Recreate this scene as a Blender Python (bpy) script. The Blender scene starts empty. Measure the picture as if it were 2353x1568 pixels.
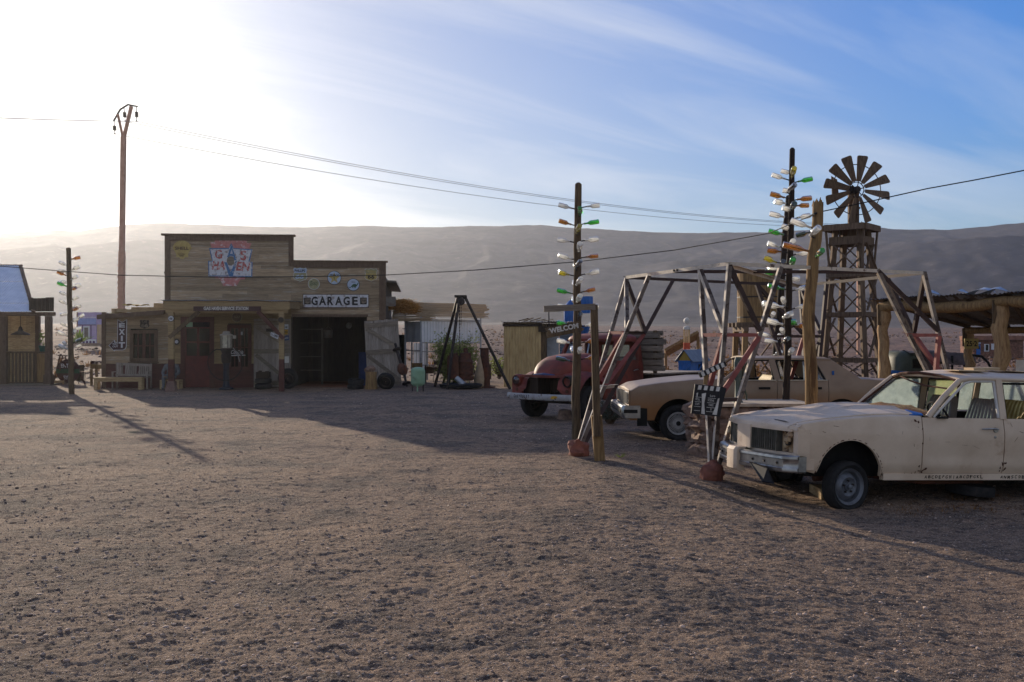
import bpy, math, random
import numpy as np
from mathutils import Vector as V, Matrix, noise as NZ
R = random.Random(11)
sc = bpy.context.scene
COL = sc.collection
F, CX, CY, H = 2288.0, 1176.5, 784.0, 1.75       # the photo's own measure: 2353 px wide, 35 mm lens
rad = math.radians
def W(x, y, Y): return V(((x-CX)/F*Y, Y, H-(y-CY)/F*Y))
def S(r, g, b):
    f = lambda c: ((c/255)/12.92 if c/255 <= .04045 else ((c/255+.055)/1.055)**2.4)
    return (f(r), f(g), f(b), 1)
def ss(a, b, x):
    t = np.clip((x-a)/(b-a), 0, 1); return t*t*(3-2*t)
def terr(X, Y):
    X = np.asarray(X, float); Y = np.asarray(Y, float)
    z = -.32*(1-ss(10.5, 18, Y))*ss(.6, 4.2, X)
    s = ss(-12, 22, X*60/np.maximum(Y, 20))
    st = 46+84*s
    d = np.maximum(0, Y-st)
    return z+.022*d*ss(0, 30, d)
def gz(X, Y): return float(terr(X, Y))
def G(x, y):
    Y = H*F/(y-CY)
    for _ in range(12):
        X = (x-CX)/F*Y
        Y = (H-gz(X, Y))*F/(y-CY)
    return V(((x-CX)/F*Y, Y, gz((x-CX)/F*Y, Y)))
def on(x, Y): X = (x-CX)/F*Y; return V((X, Y, gz(X, Y)))
Zv = V((0, 0, 1))
# ---------------------------------------------------------------- frames and mesh builder
class Fr:
    def __init__(s, o, u=(1,0,0), v=(0,1,0), w=(0,0,1)):
        s.o, s.u, s.v, s.w = V(o), V(u), V(v), V(w)
    def __call__(s, p): return s.o+s.u*p[0]+s.v*p[1]+s.w*p[2]
    def off(s, a, b, c): return Fr(s((a, b, c)), s.u, s.v, s.w)
def yaw(o, ang, pitch=0, roll=0):
    M = Matrix.Rotation(ang, 3, 'Z') @ Matrix.Rotation(pitch, 3, 'Y') @ Matrix.Rotation(roll, 3, 'X')
    return Fr(o, M.col[0], M.col[1], M.col[2])
class MB:
    def __init__(s, fr=None): s.v, s.f, s.m, s.cur, s.fr = [], [], [], 0, fr
    def add(s, vs, fs):
        o = len(s.v)
        s.v += [s.fr(p) if s.fr else V(p) for p in vs]
        s.f += [tuple(i+o for i in f) for f in fs]; s.m += [s.cur]*len(fs); return s
    def box(s, c, d, M=None):
        x, y, z = d[0]/2, d[1]/2, d[2]/2; c = V(c)
        p = [V((i*x, j*y, k*z)) for i in (-1, 1) for j in (-1, 1) for k in (-1, 1)]
        if M: p = [M @ q for q in p]
        return s.add([c+q for q in p], [(0,1,3,2),(4,6,7,5),(0,4,5,1),(2,3,7,6),(0,2,6,4),(1,5,7,3)])
    def bx(s, a0, a1, b0, b1, c0, c1): return s.box(((a0+a1)/2, (b0+b1)/2, (c0+c1)/2), (abs(a1-a0), abs(b1-b0), abs(c1-c0)))
    def beam(s, a, b, w, h, up=(0,0,1), j=0):
        a, b = V(a), V(b); d = b-a; d.normalize(); up = V(up)
        if abs(d.dot(up)) > .97: up = V((0,1,0)) if abs(d.y) < .9 else V((1,0,0))
        x = d.cross(up).normalized(); y = x.cross(d).normalized()
        vs = []
        for p in (a, b):
            for i, k in ((-1,-1),(1,-1),(1,1),(-1,1)):
                vs.append(p+x*(i*w/2+(R.uniform(-j, j) if j else 0))+y*(k*h/2+(R.uniform(-j, j) if j else 0)))
        return s.add(vs, [(3,2,1,0),(4,5,6,7),(0,1,5,4),(1,2,6,5),(2,3,7,6),(3,0,4,7)])
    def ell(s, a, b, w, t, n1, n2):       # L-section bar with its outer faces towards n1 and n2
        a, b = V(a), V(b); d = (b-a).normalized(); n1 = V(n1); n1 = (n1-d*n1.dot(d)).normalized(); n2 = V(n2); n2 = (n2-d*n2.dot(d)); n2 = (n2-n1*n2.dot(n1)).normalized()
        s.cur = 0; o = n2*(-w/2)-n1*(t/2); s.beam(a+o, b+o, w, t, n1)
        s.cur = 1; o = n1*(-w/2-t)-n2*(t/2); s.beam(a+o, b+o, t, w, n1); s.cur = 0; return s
    def angle(s, a, b, w, t, up=(0,0,1)):       # L-section bar: two plates meeting at a corner
        a, b = V(a), V(b); d = (b-a).normalized(); up = V(up)
        if abs(d.dot(up)) > .97: up = V((0,1,0))
        x = d.cross(up).normalized(); y = x.cross(d).normalized()
        s.beam(a+x*(w/2), b+x*(w/2), w, t, y); s.beam(a+y*(w/2+t/2+.0015), b+y*(w/2+t/2+.0015), t, w, y); return s
    def tube(s, pts, r, n=8, cap=True, sq=None):
        pts = [V(p) for p in pts]; N = len(pts)
        rs = list(r) if hasattr(r, '__len__') else [r]*N
        vs, fs = [], []
        d0 = (pts[1]-pts[0]).normalized()
        ref = V((0,0,1)) if abs(d0.z) < .9 else V((1,0,0))
        x = d0.cross(ref).normalized()
        for i, p in enumerate(pts):
            d = (pts[min(i+1, N-1)]-pts[max(i-1, 0)]).normalized()
            x = (x-d*x.dot(d)).normalized(); y = d.cross(x)
            for k in range(n):
                a = 2*math.pi*k/n
                vs.append(p+(x*math.cos(a)+y*math.sin(a))*rs[i])
        for i in range(N-1):
            for k in range(n):
                k2 = (k+1) % n
                fs.append((i*n+k, i*n+k2, (i+1)*n+k2, (i+1)*n+k))
        if cap: fs += [tuple(range(n))[::-1], tuple(range((N-1)*n, N*n))]
        return s.add(vs, fs)
    def lathe(s, prof, o, ax, n=24, cap=True):
        o, ax = V(o), V(ax).normalized()
        ref = V((0,0,1)) if abs(ax.z) < .9 else V((1,0,0))
        x = ax.cross(ref).normalized(); y = ax.cross(x)
        vs = [o+ax*t+(x*math.cos(2*math.pi*k/n)+y*math.sin(2*math.pi*k/n))*r for r, t in prof for k in range(n)]
        fs = []
        for i in range(len(prof)-1):
            for k in range(n):
                k2 = (k+1) % n
                fs.append((i*n+k, (i+1)*n+k, (i+1)*n+k2, i*n+k2))
        if cap:
            if prof[0][0] > 1e-5: fs.append(tuple(range(n)))
            if prof[-1][0] > 1e-5: fs.append(tuple(range((len(prof)-1)*n, len(prof)*n))[::-1])
        return s.add(vs, fs)
    def prism(s, pts, v0, v1):       # outline in (u,w) of the frame, from v0 to v1
        n = len(pts)
        vs = [(p[0], v0, p[1]) for p in pts]+[(p[0], v1, p[1]) for p in pts]
        fs = [tuple(range(n)), tuple(range(n, 2*n))[::-1]]+[(i, n+i, n+(i+1) % n, (i+1) % n) for i in range(n)]
        return s.add(vs, fs)
    def flat(s, pts, ax=1, d=0.0):
        return s.add([(p[0], d, p[1]) for p in pts], [tuple(range(len(pts)))])
    def grid(s, rows, closed=False):
        m, n = len(rows), len(rows[0]); vs = [p for r in rows for p in r]; fs = []
        for i in range(m-1):
            for k in range(n if closed else n-1):
                k2 = (k+1) % n
                fs.append((i*n+k, i*n+k2, (i+1)*n+k2, (i+1)*n+k))
        return s.add(vs, fs)
    def rock(s, c, r, sq=(1,1,.8), n=7, m=5, j=.25):
        c = V(c); rows = []; sd = R.random()*100
        for i in range(m+1):
            th = math.pi*i/m
            row = []
            for k in range(n):
                ph = 2*math.pi*k/n
                d = V((math.sin(th)*math.cos(ph), math.sin(th)*math.sin(ph), math.cos(th)))
                q = r*(1+j*2*NZ.noise(d*1.7+V((sd, sd, sd))))
                row.append(c+V((d.x*sq[0], d.y*sq[1], d.z*sq[2]))*q)
            rows.append(row)
        return s.grid(rows, True)
LOC = {}
def mk(name, vs, fs, mi, mats, origin, smooth):
    me = bpy.data.meshes.new(name)
    me.from_pydata([tuple(p-origin) for p in vs], [], fs)
    for m in (mats if isinstance(mats, (list, tuple)) else [mats]): me.materials.append(m)
    if mi and max(mi) > 0: me.polygons.foreach_set('material_index', mi)
    if smooth:
        me.polygons.foreach_set('use_smooth', [True]*len(fs))
        me.set_sharp_from_angle(angle=rad(smooth if smooth > 1 else 38))
    me.update(); return me
def tag(o, label=None, cat=None, group=None, kind=None):
    if label: o['label'] = label
    if cat: o['category'] = cat
    if group: o['group'] = group
    if kind: o['kind'] = kind
    return o
def obj(name, mb, mats, parent=None, label=None, cat=None, group=None, kind=None, smooth=0, loc=None):
    if parent is not None: org = LOC[parent.name]
    elif loc is not None: org = V(loc)
    else:
        xs = [p.x for p in mb.v]; ys = [p.y for p in mb.v]; zs = [p.z for p in mb.v]
        org = V(((min(xs)+max(xs))/2, (min(ys)+max(ys))/2, min(zs)))
    o = bpy.data.objects.new(name, mk(name, mb.v, mb.f, mb.m, mats, org, smooth))
    COL.objects.link(o); LOC[o.name] = org
    if parent is not None: o.parent = parent
    else: o.location = org
    return tag(o, label, cat, group, kind)
def islands(name, mb, m, parent, smooth=0):
    """one part per connected piece of the builder"""
    p = list(range(len(mb.v)))
    def fd(i):
        while p[i] != i: p[i] = p[p[i]]; i = p[i]
        return i
    for f in mb.f:
        a = fd(f[0])
        for k in f[1:]: p[fd(k)] = a
    gr = {}
    for fi, f in enumerate(mb.f): gr.setdefault(fd(f[0]), []).append(f)
    for fs in gr.values():
        ix = sorted({i for f in fs for i in f}); mp = {i: k for k, i in enumerate(ix)}
        q = MB(); q.add([mb.v[i] for i in ix], [tuple(mp[i] for i in f) for f in fs]); obj(name, q, m, parent, smooth=smooth)
def thing(name, loc, label, cat, group=None):
    o = bpy.data.objects.new(name, None); COL.objects.link(o); o.location = loc
    o.empty_display_size = .2
    LOC[o.name] = V(loc); return tag(o, label, cat, group)
def copy_at(o, M, label=None, group=None):
    c = o.copy(); COL.objects.link(c); c.matrix_world = M
    if label: c['label'] = label
    if group: c['group'] = group
    for ch in list(o.children):
        d = ch.copy(); COL.objects.link(d); d.parent = c
    return c
# ---------------------------------------------------------------- materials
def mat(name, c1, c2=None, scale=6, rough=.8, metal=0, bump=0, stretch=(1,1,1), isl=0, zt=None, c3=None, c3a=.5, c3s=1.5, spec=.3, det=6, c3w=.06, dist=.3):
    m = bpy.data.materials.new(name); m.use_nodes = True
    N, L = m.node_tree.nodes, m.node_tree.links
    b = N['Principled BSDF']
    b.inputs['Roughness'].default_value = rough; b.inputs['Metallic'].default_value = metal
    b.inputs['Specular IOR Level'].default_value = spec
    if c2 is None: c2 = tuple(x*.75 for x in c1[:3])+(1,)
    tc = N.new('ShaderNodeTexCoord'); mp = N.new('ShaderNodeMapping')
    mp.inputs['Scale'].default_value = [scale*q for q in stretch]
    L.new(tc.outputs['Object'], mp.inputs[0])
    nz = N.new('ShaderNodeTexNoise'); nz.inputs['Scale'].default_value = 1; nz.inputs['Detail'].default_value = det
    nz.inputs['Roughness'].default_value = .62; nz.inputs['Distortion'].default_value = dist
    L.new(mp.outputs[0], nz.inputs['Vector'])
    rp = N.new('ShaderNodeValToRGB'); rp.color_ramp.elements[0].position = .32; rp.color_ramp.elements[1].position = .68
    rp.color_ramp.elements[0].color = c1; rp.color_ramp.elements[1].color = c2
    L.new(nz.outputs['Fac'], rp.inputs[0]); out = rp.outputs[0]
    if c3:
        n2 = N.new('ShaderNodeTexNoise'); n2.inputs['Scale'].default_value = c3s; n2.inputs['Detail'].default_value = 8; n2.inputs['Roughness'].default_value = .68
        mp2 = N.new('ShaderNodeMapping'); mp2.inputs['Scale'].default_value = stretch; mp2.inputs['Location'].default_value = (3.1, 7.7, 1.3)
        L.new(tc.outputs['Object'], mp2.inputs[0]); L.new(mp2.outputs[0], n2.inputs['Vector'])
        r2 = N.new('ShaderNodeValToRGB'); r2.color_ramp.elements[0].position = c3a; r2.color_ramp.elements[1].position = c3a+c3w
        L.new(n2.outputs['Fac'], r2.inputs[0])
        mx = N.new('ShaderNodeMix'); mx.data_type = 'RGBA'; L.new(r2.outputs[0], mx.inputs[0]); L.new(out, mx.inputs[6]); mx.inputs[7].default_value = c3
        out = mx.outputs[2]
    if zt:       # a second paint tone below a given height
        sp = N.new('ShaderNodeSeparateXYZ'); L.new(tc.outputs['Object'], sp.inputs[0]); mr0 = N.new('ShaderNodeMapRange'); mr0.inputs[1].default_value = zt[0]; mr0.inputs[2].default_value = zt[1]; mr0.inputs[3].default_value = 1; mr0.inputs[4].default_value = 0
        L.new(sp.outputs[2], mr0.inputs[0]); mz = N.new('ShaderNodeMix'); mz.data_type = 'RGBA'; mz.inputs[7].default_value = zt[2]; L.new(mr0.outputs[0], mz.inputs[0]); L.new(out, mz.inputs[6]); out = mz.outputs[2]
    if isl:
        ge = N.new('ShaderNodeNewGeometry'); mr = N.new('ShaderNodeMapRange')
        mr.inputs[3].default_value = 1-isl; mr.inputs[4].default_value = 1+isl
        L.new(ge.outputs['Random Per Island'], mr.inputs[0])
        hv = N.new('ShaderNodeHueSaturation'); L.new(mr.outputs[0], hv.inputs['Value']); L.new(out, hv.inputs['Color']); out = hv.outputs[0]
    L.new(out, b.inputs['Base Color'])
    if bump:
        bp = N.new('ShaderNodeBump'); bp.inputs['Strength'].default_value = min(1, bump); bp.inputs['Distance'].default_value = .02*max(1, bump)
        L.new(nz.outputs['Fac'], bp.inputs['Height']); L.new(bp.outputs[0], b.inputs['Normal'])
    return m
def glass(name, tint, dust, dusta, gl=.12, tr=.3, rough=.05, fm=.5):
    m = bpy.data.materials.new(name); m.use_nodes = True
    N, L = m.node_tree.nodes, m.node_tree.links; N.remove(N['Principled BSDF'])
    o = N['Material Output']
    t = N.new('ShaderNodeBsdfTransparent'); t.inputs[0].default_value = tint
    d = N.new('ShaderNodeBsdfTranslucent'); d.inputs[0].default_value = dust
    df = N.new('ShaderNodeBsdfDiffuse'); df.inputs[0].default_value = dust
    m0 = N.new('ShaderNodeMixShader'); m0.inputs[0].default_value = tr; L.new(d.outputs[0], m0.inputs[1]); L.new(df.outputs[0], m0.inputs[2])
    nz = N.new('ShaderNodeTexNoise'); nz.inputs['Scale'].default_value = 9; nz.inputs['Detail'].default_value = 5
    tc = N.new('ShaderNodeTexCoord'); L.new(tc.outputs['Object'], nz.inputs['Vector'])
    mr = N.new('ShaderNodeMapRange'); mr.inputs[1].default_value = .3; mr.inputs[2].default_value = .7
    mr.inputs[3].default_value = dusta*.6; mr.inputs[4].default_value = min(1, dusta*1.35); L.new(nz.outputs['Fac'], mr.inputs[0])
    m1 = N.new('ShaderNodeMixShader'); L.new(mr.outputs[0], m1.inputs[0]); L.new(t.outputs[0], m1.inputs[1]); L.new(m0.outputs[0], m1.inputs[2])
    g = N.new('ShaderNodeBsdfGlossy'); g.inputs['Roughness'].default_value = rough
    lw = N.new('ShaderNodeLayerWeight'); lw.inputs[0].default_value = .35
    ma = N.new('ShaderNodeMath'); ma.operation = 'MULTIPLY_ADD'; ma.inputs[1].default_value = fm; ma.inputs[2].default_value = gl
    L.new(lw.outputs['Fresnel'], ma.inputs[0])
    m2 = N.new('ShaderNodeMixShader'); L.new(ma.outputs[0], m2.inputs[0]); L.new(m1.outputs[0], m2.inputs[1]); L.new(g.outputs[0], m2.inputs[2])
    L.new(m2.outputs[0], o.inputs[0]); return m
M = {}
M['clap'] = mat('weathered_clapboard', S(172,150,122), S(126,108,87), 5, .85, bump=.4, stretch=(.6,.6,9), isl=.28, c3=S(168,158,142), c3a=.56, c3s=2.2)
M['clap_y'] = mat('yellowed_clapboard', S(172,148,110), S(132,112,82), 5, .85, bump=.4, stretch=(.6,.6,9), isl=.22)
M['maroon'] = mat('maroon_paint', S(96,56,50), S(72,44,40), 6, .75, bump=.2, stretch=(.6,.6,6), isl=.15, c3=S(90,70,60), c3a=.62)
M['trim'] = mat('brown_trim_wood', S(112,92,76), S(84,66,54), 5, .85, bump=.3, stretch=(3,3,1), isl=.15)
M['post'] = mat('old_post_wood', S(112,92,68), S(62,50,40), 9, .9, bump=.7, stretch=(3,3,.35), isl=.1)
M['post_y'] = mat('yellow_post_wood', S(156,126,84), S(104,80,54), 9, .88, bump=.6, stretch=(3,3,.3), isl=.1, c3=S(84,62,40), c3a=.6)
M['darkpost'] = mat('dark_tarred_wood', S(62,48,38), S(36,29,25), 9, .9, bump=.7, stretch=(3,3,.35), isl=.1)
M['grey_wood'] = mat('grey_barn_wood', S(166,156,146), S(128,118,110), 7, .88, bump=.5, stretch=(4,4,.5), isl=.2, c3=S(90,80,72), c3a=.6)
M['grey_wood_h'] = mat('grey_plank_wood', S(140,128,114), S(100,90,80), 7, .88, bump=.5, stretch=(.5,.5,4), isl=.25)
M['tower_wood'] = mat('tower_timber', S(118,98,80), S(78,64,54), 8, .88, bump=.5, stretch=(3,3,.4), isl=.3)
M['tan_wood'] = mat('tan_planks', S(196,172,132), S(150,124,90), 6, .85, bump=.4, stretch=(1,1,6), isl=.15, c3=S(80,60,44), c3a=.66)
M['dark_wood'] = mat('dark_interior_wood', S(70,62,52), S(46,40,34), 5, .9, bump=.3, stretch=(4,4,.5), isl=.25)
M['tin'] = mat('corrugated_tin', S(178,182,190), S(140,144,152), 3, .42, metal=.35, isl=.08, c3=S(130,100,78), c3a=.66, spec=.5)
M['tin_white'] = mat('whitewashed_tin', S(228,232,240), S(206,212,222), 3, .4, metal=.25, spec=.6, c3=S(150,140,130), c3a=.68)
M['tin_tan'] = mat('sand_coloured_tin', S(206,180,130), S(168,140,96), 4, .7, bump=.1, stretch=(3,3,.5), c3=S(120,82,52), c3a=.6, c3w=.12)
M['tin_dark'] = mat('dull_dark_tin', S(120,114,108), S(86,78,70), 4, .6, metal=.2, c3=S(96,66,46), c3a=.56, c3w=.15)
M['rust'] = mat('rusted_iron', S(96,58,42), S(60,40,34), 12, .85, bump=.3, c3=S(120,70,46), c3a=.55, c3w=.2)
M['iron'] = mat('dark_iron', S(62,54,52), S(40,35,35), 14, .6, metal=.4, c3=S(84,54,42), c3a=.6, c3w=.15)
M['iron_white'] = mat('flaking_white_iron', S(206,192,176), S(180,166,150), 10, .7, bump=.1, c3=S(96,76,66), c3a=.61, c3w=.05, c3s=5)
M['iron_shade'] = mat('shaded_flaking_iron', S(120,108,98), S(92,80,74), 10, .75, bump=.1, c3=S(66,52,46), c3a=.5, c3s=5)  # flaking white iron with shade painted in, for flanges turned from the sun
M['iron_brown'] = mat('brown_painted_iron', S(70,52,48), S(52,40,38), 10, .7, bump=.1, c3=S(104,76,66), c3a=.64)
M['iron_red'] = mat('faded_red_iron', S(152,86,78), S(126,66,60), 8, .7, bump=.1, c3=S(90,56,50), c3a=.62, c3s=4)
M['chrome'] = mat('dull_chrome', S(176,176,176), S(130,130,132), 8, .3, metal=.85, c3=S(110,90,74), c3a=.64, c3w=.1)
M['rubber'] = mat('dusty_rubber', S(44,43,44), S(28,28,29), 20, .85, bump=.1, c3=S(72,64,58), c3a=.58, c3w=.2, c3s=4)
M['black'] = mat('flat_black', S(26,25,26), S(18,18,18), 10, .8)
M['cable'] = mat('black_cable_rubber', S(30,29,30), S(22,22,22), 10, .7)
M['wire'] = mat('aluminium_wire', S(150,152,158), S(130,132,138), 10, .5, metal=.3)
M['white_p'] = mat('chalky_white_paint', S(214,210,204), S(186,180,174), 9, .7, c3=S(140,130,120), c3a=.62, c3s=6)
M['blackp'] = mat('worn_black_paint', S(36,34,38), S(24,23,26), 9, .55)
M['stone'] = mat('rubble_stone', S(150,124,108), S(98,80,70), 9, .92, bump=1, isl=.25, c3=S(176,156,138), c3a=.6)
M['redstone'] = mat('red_painted_stone', S(150,94,78), S(112,68,54), 9, .9, bump=1, isl=.1, c3=S(120,92,78), c3a=.58, c3w=.15)
M['concrete'] = mat('concrete_slab', S(190,176,160), S(156,142,128), 8, .9, bump=.3)
M['cream'] = mat('sun_bleached_cream_paint', S(218,197,174), S(198,175,151), 2.2, .55, spec=.4, c3=S(166,132,104), c3a=.57, c3w=.2, c3s=3.0, det=9)
M['beige_car'] = mat('two_tone_tan_paint', S(156,134,112), S(134,112,92), 2, .45, spec=.5, zt=(.55,.85,S(150,104,62)), c3=S(128,104,84), c3a=.6, c3w=.2, c3s=1.8)
M['truck_red'] = mat('faded_red_truck_paint', S(136,58,44), S(86,38,30), 3, .62, spec=.4, bump=.06, c3=S(78,46,40), c3a=.56, c3w=.14, c3s=2.6, det=9)
M['army'] = mat('army_green_paint', S(84,88,74), S(60,64,54), 4, .6, c3=S(120,122,108), c3a=.62)
M['canvas'] = mat('grey_brown_canvas', S(112,98,94), S(80,70,68), 6, .9, bump=.4)
M['tank_green'] = mat('mint_green_paint', S(146,178,146), S(126,160,128), 5, .55, spec=.4, c3=S(110,120,96), c3a=.68)
M['blue'] = mat('bright_blue_paint', S(42,104,178), S(32,86,156), 5, .6, bump=.05)
M['yellowp'] = mat('dull_yellow_paint', S(186,160,80), S(160,134,62), 6, .8, stretch=(4,4,.5))
M['orange'] = mat('orange_red_paint', S(206,94,66), S(184,78,54), 6, .6)
M['sky_roof'] = mat('grey_blue_tin', S(120,136,158), S(96,112,136), 4, .5, spec=.5)
M['straw'] = mat('dry_straw', S(214,160,86), S(150,100,46), 14, .95, isl=.35)
M['reed'] = mat('reed_matting', S(190,166,134), S(146,122,94), 6, .95, stretch=(1,1,26), bump=.5, isl=.2)
M['leaf'] = mat('olive_green_leaves', S(150,158,76), S(100,118,52), 3, .6, isl=.35)
M['greyleaf'] = mat('grey_green_leaves', S(84,92,82), S(52,60,52), 3, .8, isl=.35)
M['dry'] = mat('dry_brown_twigs', S(150,110,66), S(96,66,40), 3, .9, isl=.35)
M['agave'] = mat('agave_leaf', S(150,172,90), S(104,128,62), 3, .6, isl=.2)
M['bark'] = mat('shrub_bark', S(96,78,62), S(64,52,42), 12, .9, bump=.4)
M['pole_pink'] = mat('salmon_concrete', S(200,156,134), S(178,134,112), 4, .85)
M['denim'] = mat('grey_denim', S(118,122,126), S(84,88,94), 9, .9, bump=.3)
M['skin'] = mat('plaster_skin', S(150,124,100), S(120,96,78), 6, .8)
M['seat'] = mat('ribbed_vinyl', S(132,118,106), S(104,92,82), 6, .45, spec=.5)
M['seat_y'] = mat('mustard_vinyl', S(176,152,92), S(150,124,70), 6, .6)
M['paper'] = mat('sun_bleached_paper', S(226,222,214), S(204,200,192), 6, .9)
M['yellow_plate'] = mat('yellow_enamel', S(216,170,62), S(184,140,50), 6, .6, c3=S(110,84,54), c3a=.6, c3s=5)
M['blue_plate'] = mat('blue_enamel', S(56,70,116), S(42,54,92), 6, .6)
M['white_plate'] = mat('white_enamel', S(218,220,224), S(196,198,204), 6, .55, c3=S(140,120,104), c3a=.66, c3s=5)
M['sign_pink'] = mat('faded_pink_paint', S(200,134,130), S(178,112,110), 8, .8, c3=S(206,190,186), c3a=.54, c3s=7)
M['sign_white'] = mat('peeling_white_paint', S(214,214,218), S(190,190,196), 8, .8, c3=S(150,140,136), c3a=.53, c3s=8)
M['sign_blue'] = mat('worn_blue_paint', S(84,124,168), S(66,102,146), 8, .8, c3=S(170,176,184), c3a=.55, c3s=9)
M['sign_red'] = mat('faded_red_lettering', S(184,98,94), S(164,80,78), 8, .8, c3=S(206,184,182), c3a=.53, c3s=9)
M['sign_yel'] = mat('old_yellow_enamel', S(190,170,108), S(166,144,88), 7, .7, c3=S(140,116,70), c3a=.64, c3s=5)
M['sign_bluewhite'] = mat('pale_blue_enamel', S(180,194,214), S(160,174,196), 6, .5, c3=S(130,112,98), c3a=.62, c3s=6)
M['sign_green'] = mat('dark_green_enamel', S(44,84,58), S(32,66,46), 6, .6)
M['sign_olive'] = mat('weathered_olive_enamel', S(170,166,130), S(136,132,100), 9, .7, c3=S(206,200,170), c3a=.58, c3s=8)
M['sign_maroon'] = mat('dark_maroon_enamel', S(72,40,42), S(54,32,34), 6, .6)
M['lilac'] = mat('lilac_wall_paint', S(186,166,204), S(168,148,188), 3, .85)
M['purple'] = mat('purple_trim_paint', S(92,64,108), S(76,54,92), 3, .85)
M['bluewall'] = mat('pale_blue_wall_paint', S(152,166,214), S(138,150,200), 3, .85)
M['brick'] = mat('mud_brick', S(150,108,90), S(112,78,66), 3, .92, isl=.3, bump=.3)
M['sand_wall'] = mat('sand_plaster', S(206,178,142), S(184,156,122), 3, .9)
M['dirt_red'] = mat('red_earth', S(150,100,74), S(120,78,58), 5, .95, bump=.5)
for k_ in ('leaf','agave','dry','straw'):
    m = M[k_]; N, L = m.node_tree.nodes, m.node_tree.links; tr = N.new('ShaderNodeBsdfTranslucent'); mxs = N.new('ShaderNodeMixShader'); mxs.inputs[0].default_value = .4; b = N['Principled BSDF']
    L.new(b.inputs['Base Color'].links[0].from_socket, tr.inputs[0]); L.new(b.outputs[0], mxs.inputs[1]); L.new(tr.outputs[0], mxs.inputs[2]); L.new(mxs.outputs[0], N['Material Output'].inputs[0])
M['pot'] = mat('teal_pot', S(40,92,84), S(30,72,66), 5, .5)
M['panel_glass'] = glass('window_glass', (.5,.52,.55,1), (.5,.5,.5,1), .1, .1)
M['dark_glass'] = glass('dark_window_glass', (.12,.13,.14,1), (.3,.3,.3,1), .04, .012, .3, .04, .10)
M['dusty_glass'] = glass('dusty_car_glass', (.6,.72,.74,1), (.80,.85,.82,1), .62, .05, .45)
M['dusty_yellow'] = glass('dusty_yellowed_car_glass', (.6,.7,.5,1), (.82,.84,.62,1), .66, .05, .45)
M['thin_glass'] = glass('car_window_glass', (.75,.85,.9,1), (.7,.72,.7,1), .1, .12)
M['gl_clear'] = glass('clear_bottle_glass', (.90,.92,.90,1), (.97,.95,.90,1), .78, .14, .15)
M['gl_green'] = glass('green_bottle_glass', (.12,.66,.10,1), (.09,.52,.07,1), .40, .08, .2)
M['gl_dark'] = glass('dark_green_bottle_glass', (.06,.16,.06,1), (.06,.14,.05,1), .25, .1, .4)
M['gl_amber'] = glass('amber_bottle_glass', (.62,.36,.04,1), (.48,.27,.03,1), .36, .06, .2)
M['gl_yellow'] = glass('yellow_green_bottle_glass', (.7,.64,.06,1), (.66,.6,.08,1), .4, .08, .2)
M['gl_black'] = glass('blackened_bottle_glass', (.03,.03,.035,1), (.05,.05,.055,1), .6, .12, .8)
def text(mb, s, c, w, h, t=.006, bold=0.0, shear=0.0, ang=0.0):
    """lettering centred on c=(u,v,z) of mb's frame, facing -v, w x h in size, t proud of v"""
    cu = bpy.data.curves.new('lettering_curve', 'FONT'); cu.body = s; cu.extrude = .05; cu.offset = bold; cu.shear = shear
    cu.resolution_u = 3
    o = bpy.data.objects.new('lettering_curve', cu); 
    me = bpy.data.meshes.new_from_object(o)
    bpy.data.objects.remove(o); bpy.data.curves.remove(cu)
    xs = [v.co.x for v in me.vertices]; ys = [v.co.y for v in me.vertices]
    x0, x1, y0, y1 = min(xs), max(xs), min(ys), max(ys)
    ca, sa = math.cos(ang), math.sin(ang); vs = []
    for v in me.vertices:
        a = ((v.co.x-x0)/(x1-x0)-.5)*w; b = ((v.co.y-y0)/(y1-y0)-.5)*h
        vs.append((c[0]+a*ca-b*sa, c[1]-t*(.5+v.co.z/.1), c[2]+a*sa+b*ca))
    mb.add(vs, [tuple(p.vertices) for p in me.polygons]); bpy.data.meshes.remove(me); return mb
class Plane:
    """vertical plane at distance Y0 under photo column x0, turned by ang; local u along it, v behind it, z up"""
    def __init__(s, x0, Y0, ang):
        s.ta = math.tan(ang); s.o = V(((x0-CX)/F*Y0, Y0, 0))
        s.fr = Fr(s.o, (math.cos(ang), math.sin(ang), 0), (-math.sin(ang), math.cos(ang), 0))
    def uz(s, x, y, v=0):
        o = s.fr((0, v, 0)); dx = (x-CX)/F
        t = (o.y-s.ta*o.x)/(1-s.ta*dx)
        return ((V((dx*t, t, 0))-o).dot(s.fr.u), H-(y-CY)/F*t)
    def rect(s, x0, y0, x1, y1, v=0):
        a = s.uz(x0, y1, v); b = s.uz(x1, y0, v); return a[0], b[0], a[1], b[1]
def boards(mb, u0, u1, z0, z1, h=.14, v=0, holes=(), t=.022, lens=(1.6, 3.4)):
    n = max(1, round((z1-z0)/h)); h = (z1-z0)/n
    for i in range(n):
        a, b = z0+i*h, z0+(i+1)*h
        segs = [(u0, u1)]
        for (p, q, r, s2) in holes:
            if r < b-.01 and s2 > a+.01:
                ns = []
                for (x, y) in segs:
                    if q <= x or p >= y: ns.append((x, y)); continue
                    if p > x: ns.append((x, p))
                    if q < y: ns.append((q, y))
                segs = ns
        for (x, y) in segs:
            while x < y-.02:
                e = min(y, x+R.uniform(*lens))
                if y-e < .3: e = y
                j = R.uniform(-.003, .003); g = .004
                mb.add([(x+.001, v-t-j, a), (e-.001, v-t-j, a), (e-.001, v-.006-j, b-g), (x+.001, v-.006-j, b-g),
                        (x+.001, v+.012, a), (e-.001, v+.012, a), (e-.001, v+.012, b-g), (x+.001, v+.012, b-g)],
                       [(0,1,2,3), (4,7,6,5), (0,4,5,1), (3,2,6,7), (0,3,7,4), (1,5,6,2)])
                x = e
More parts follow.
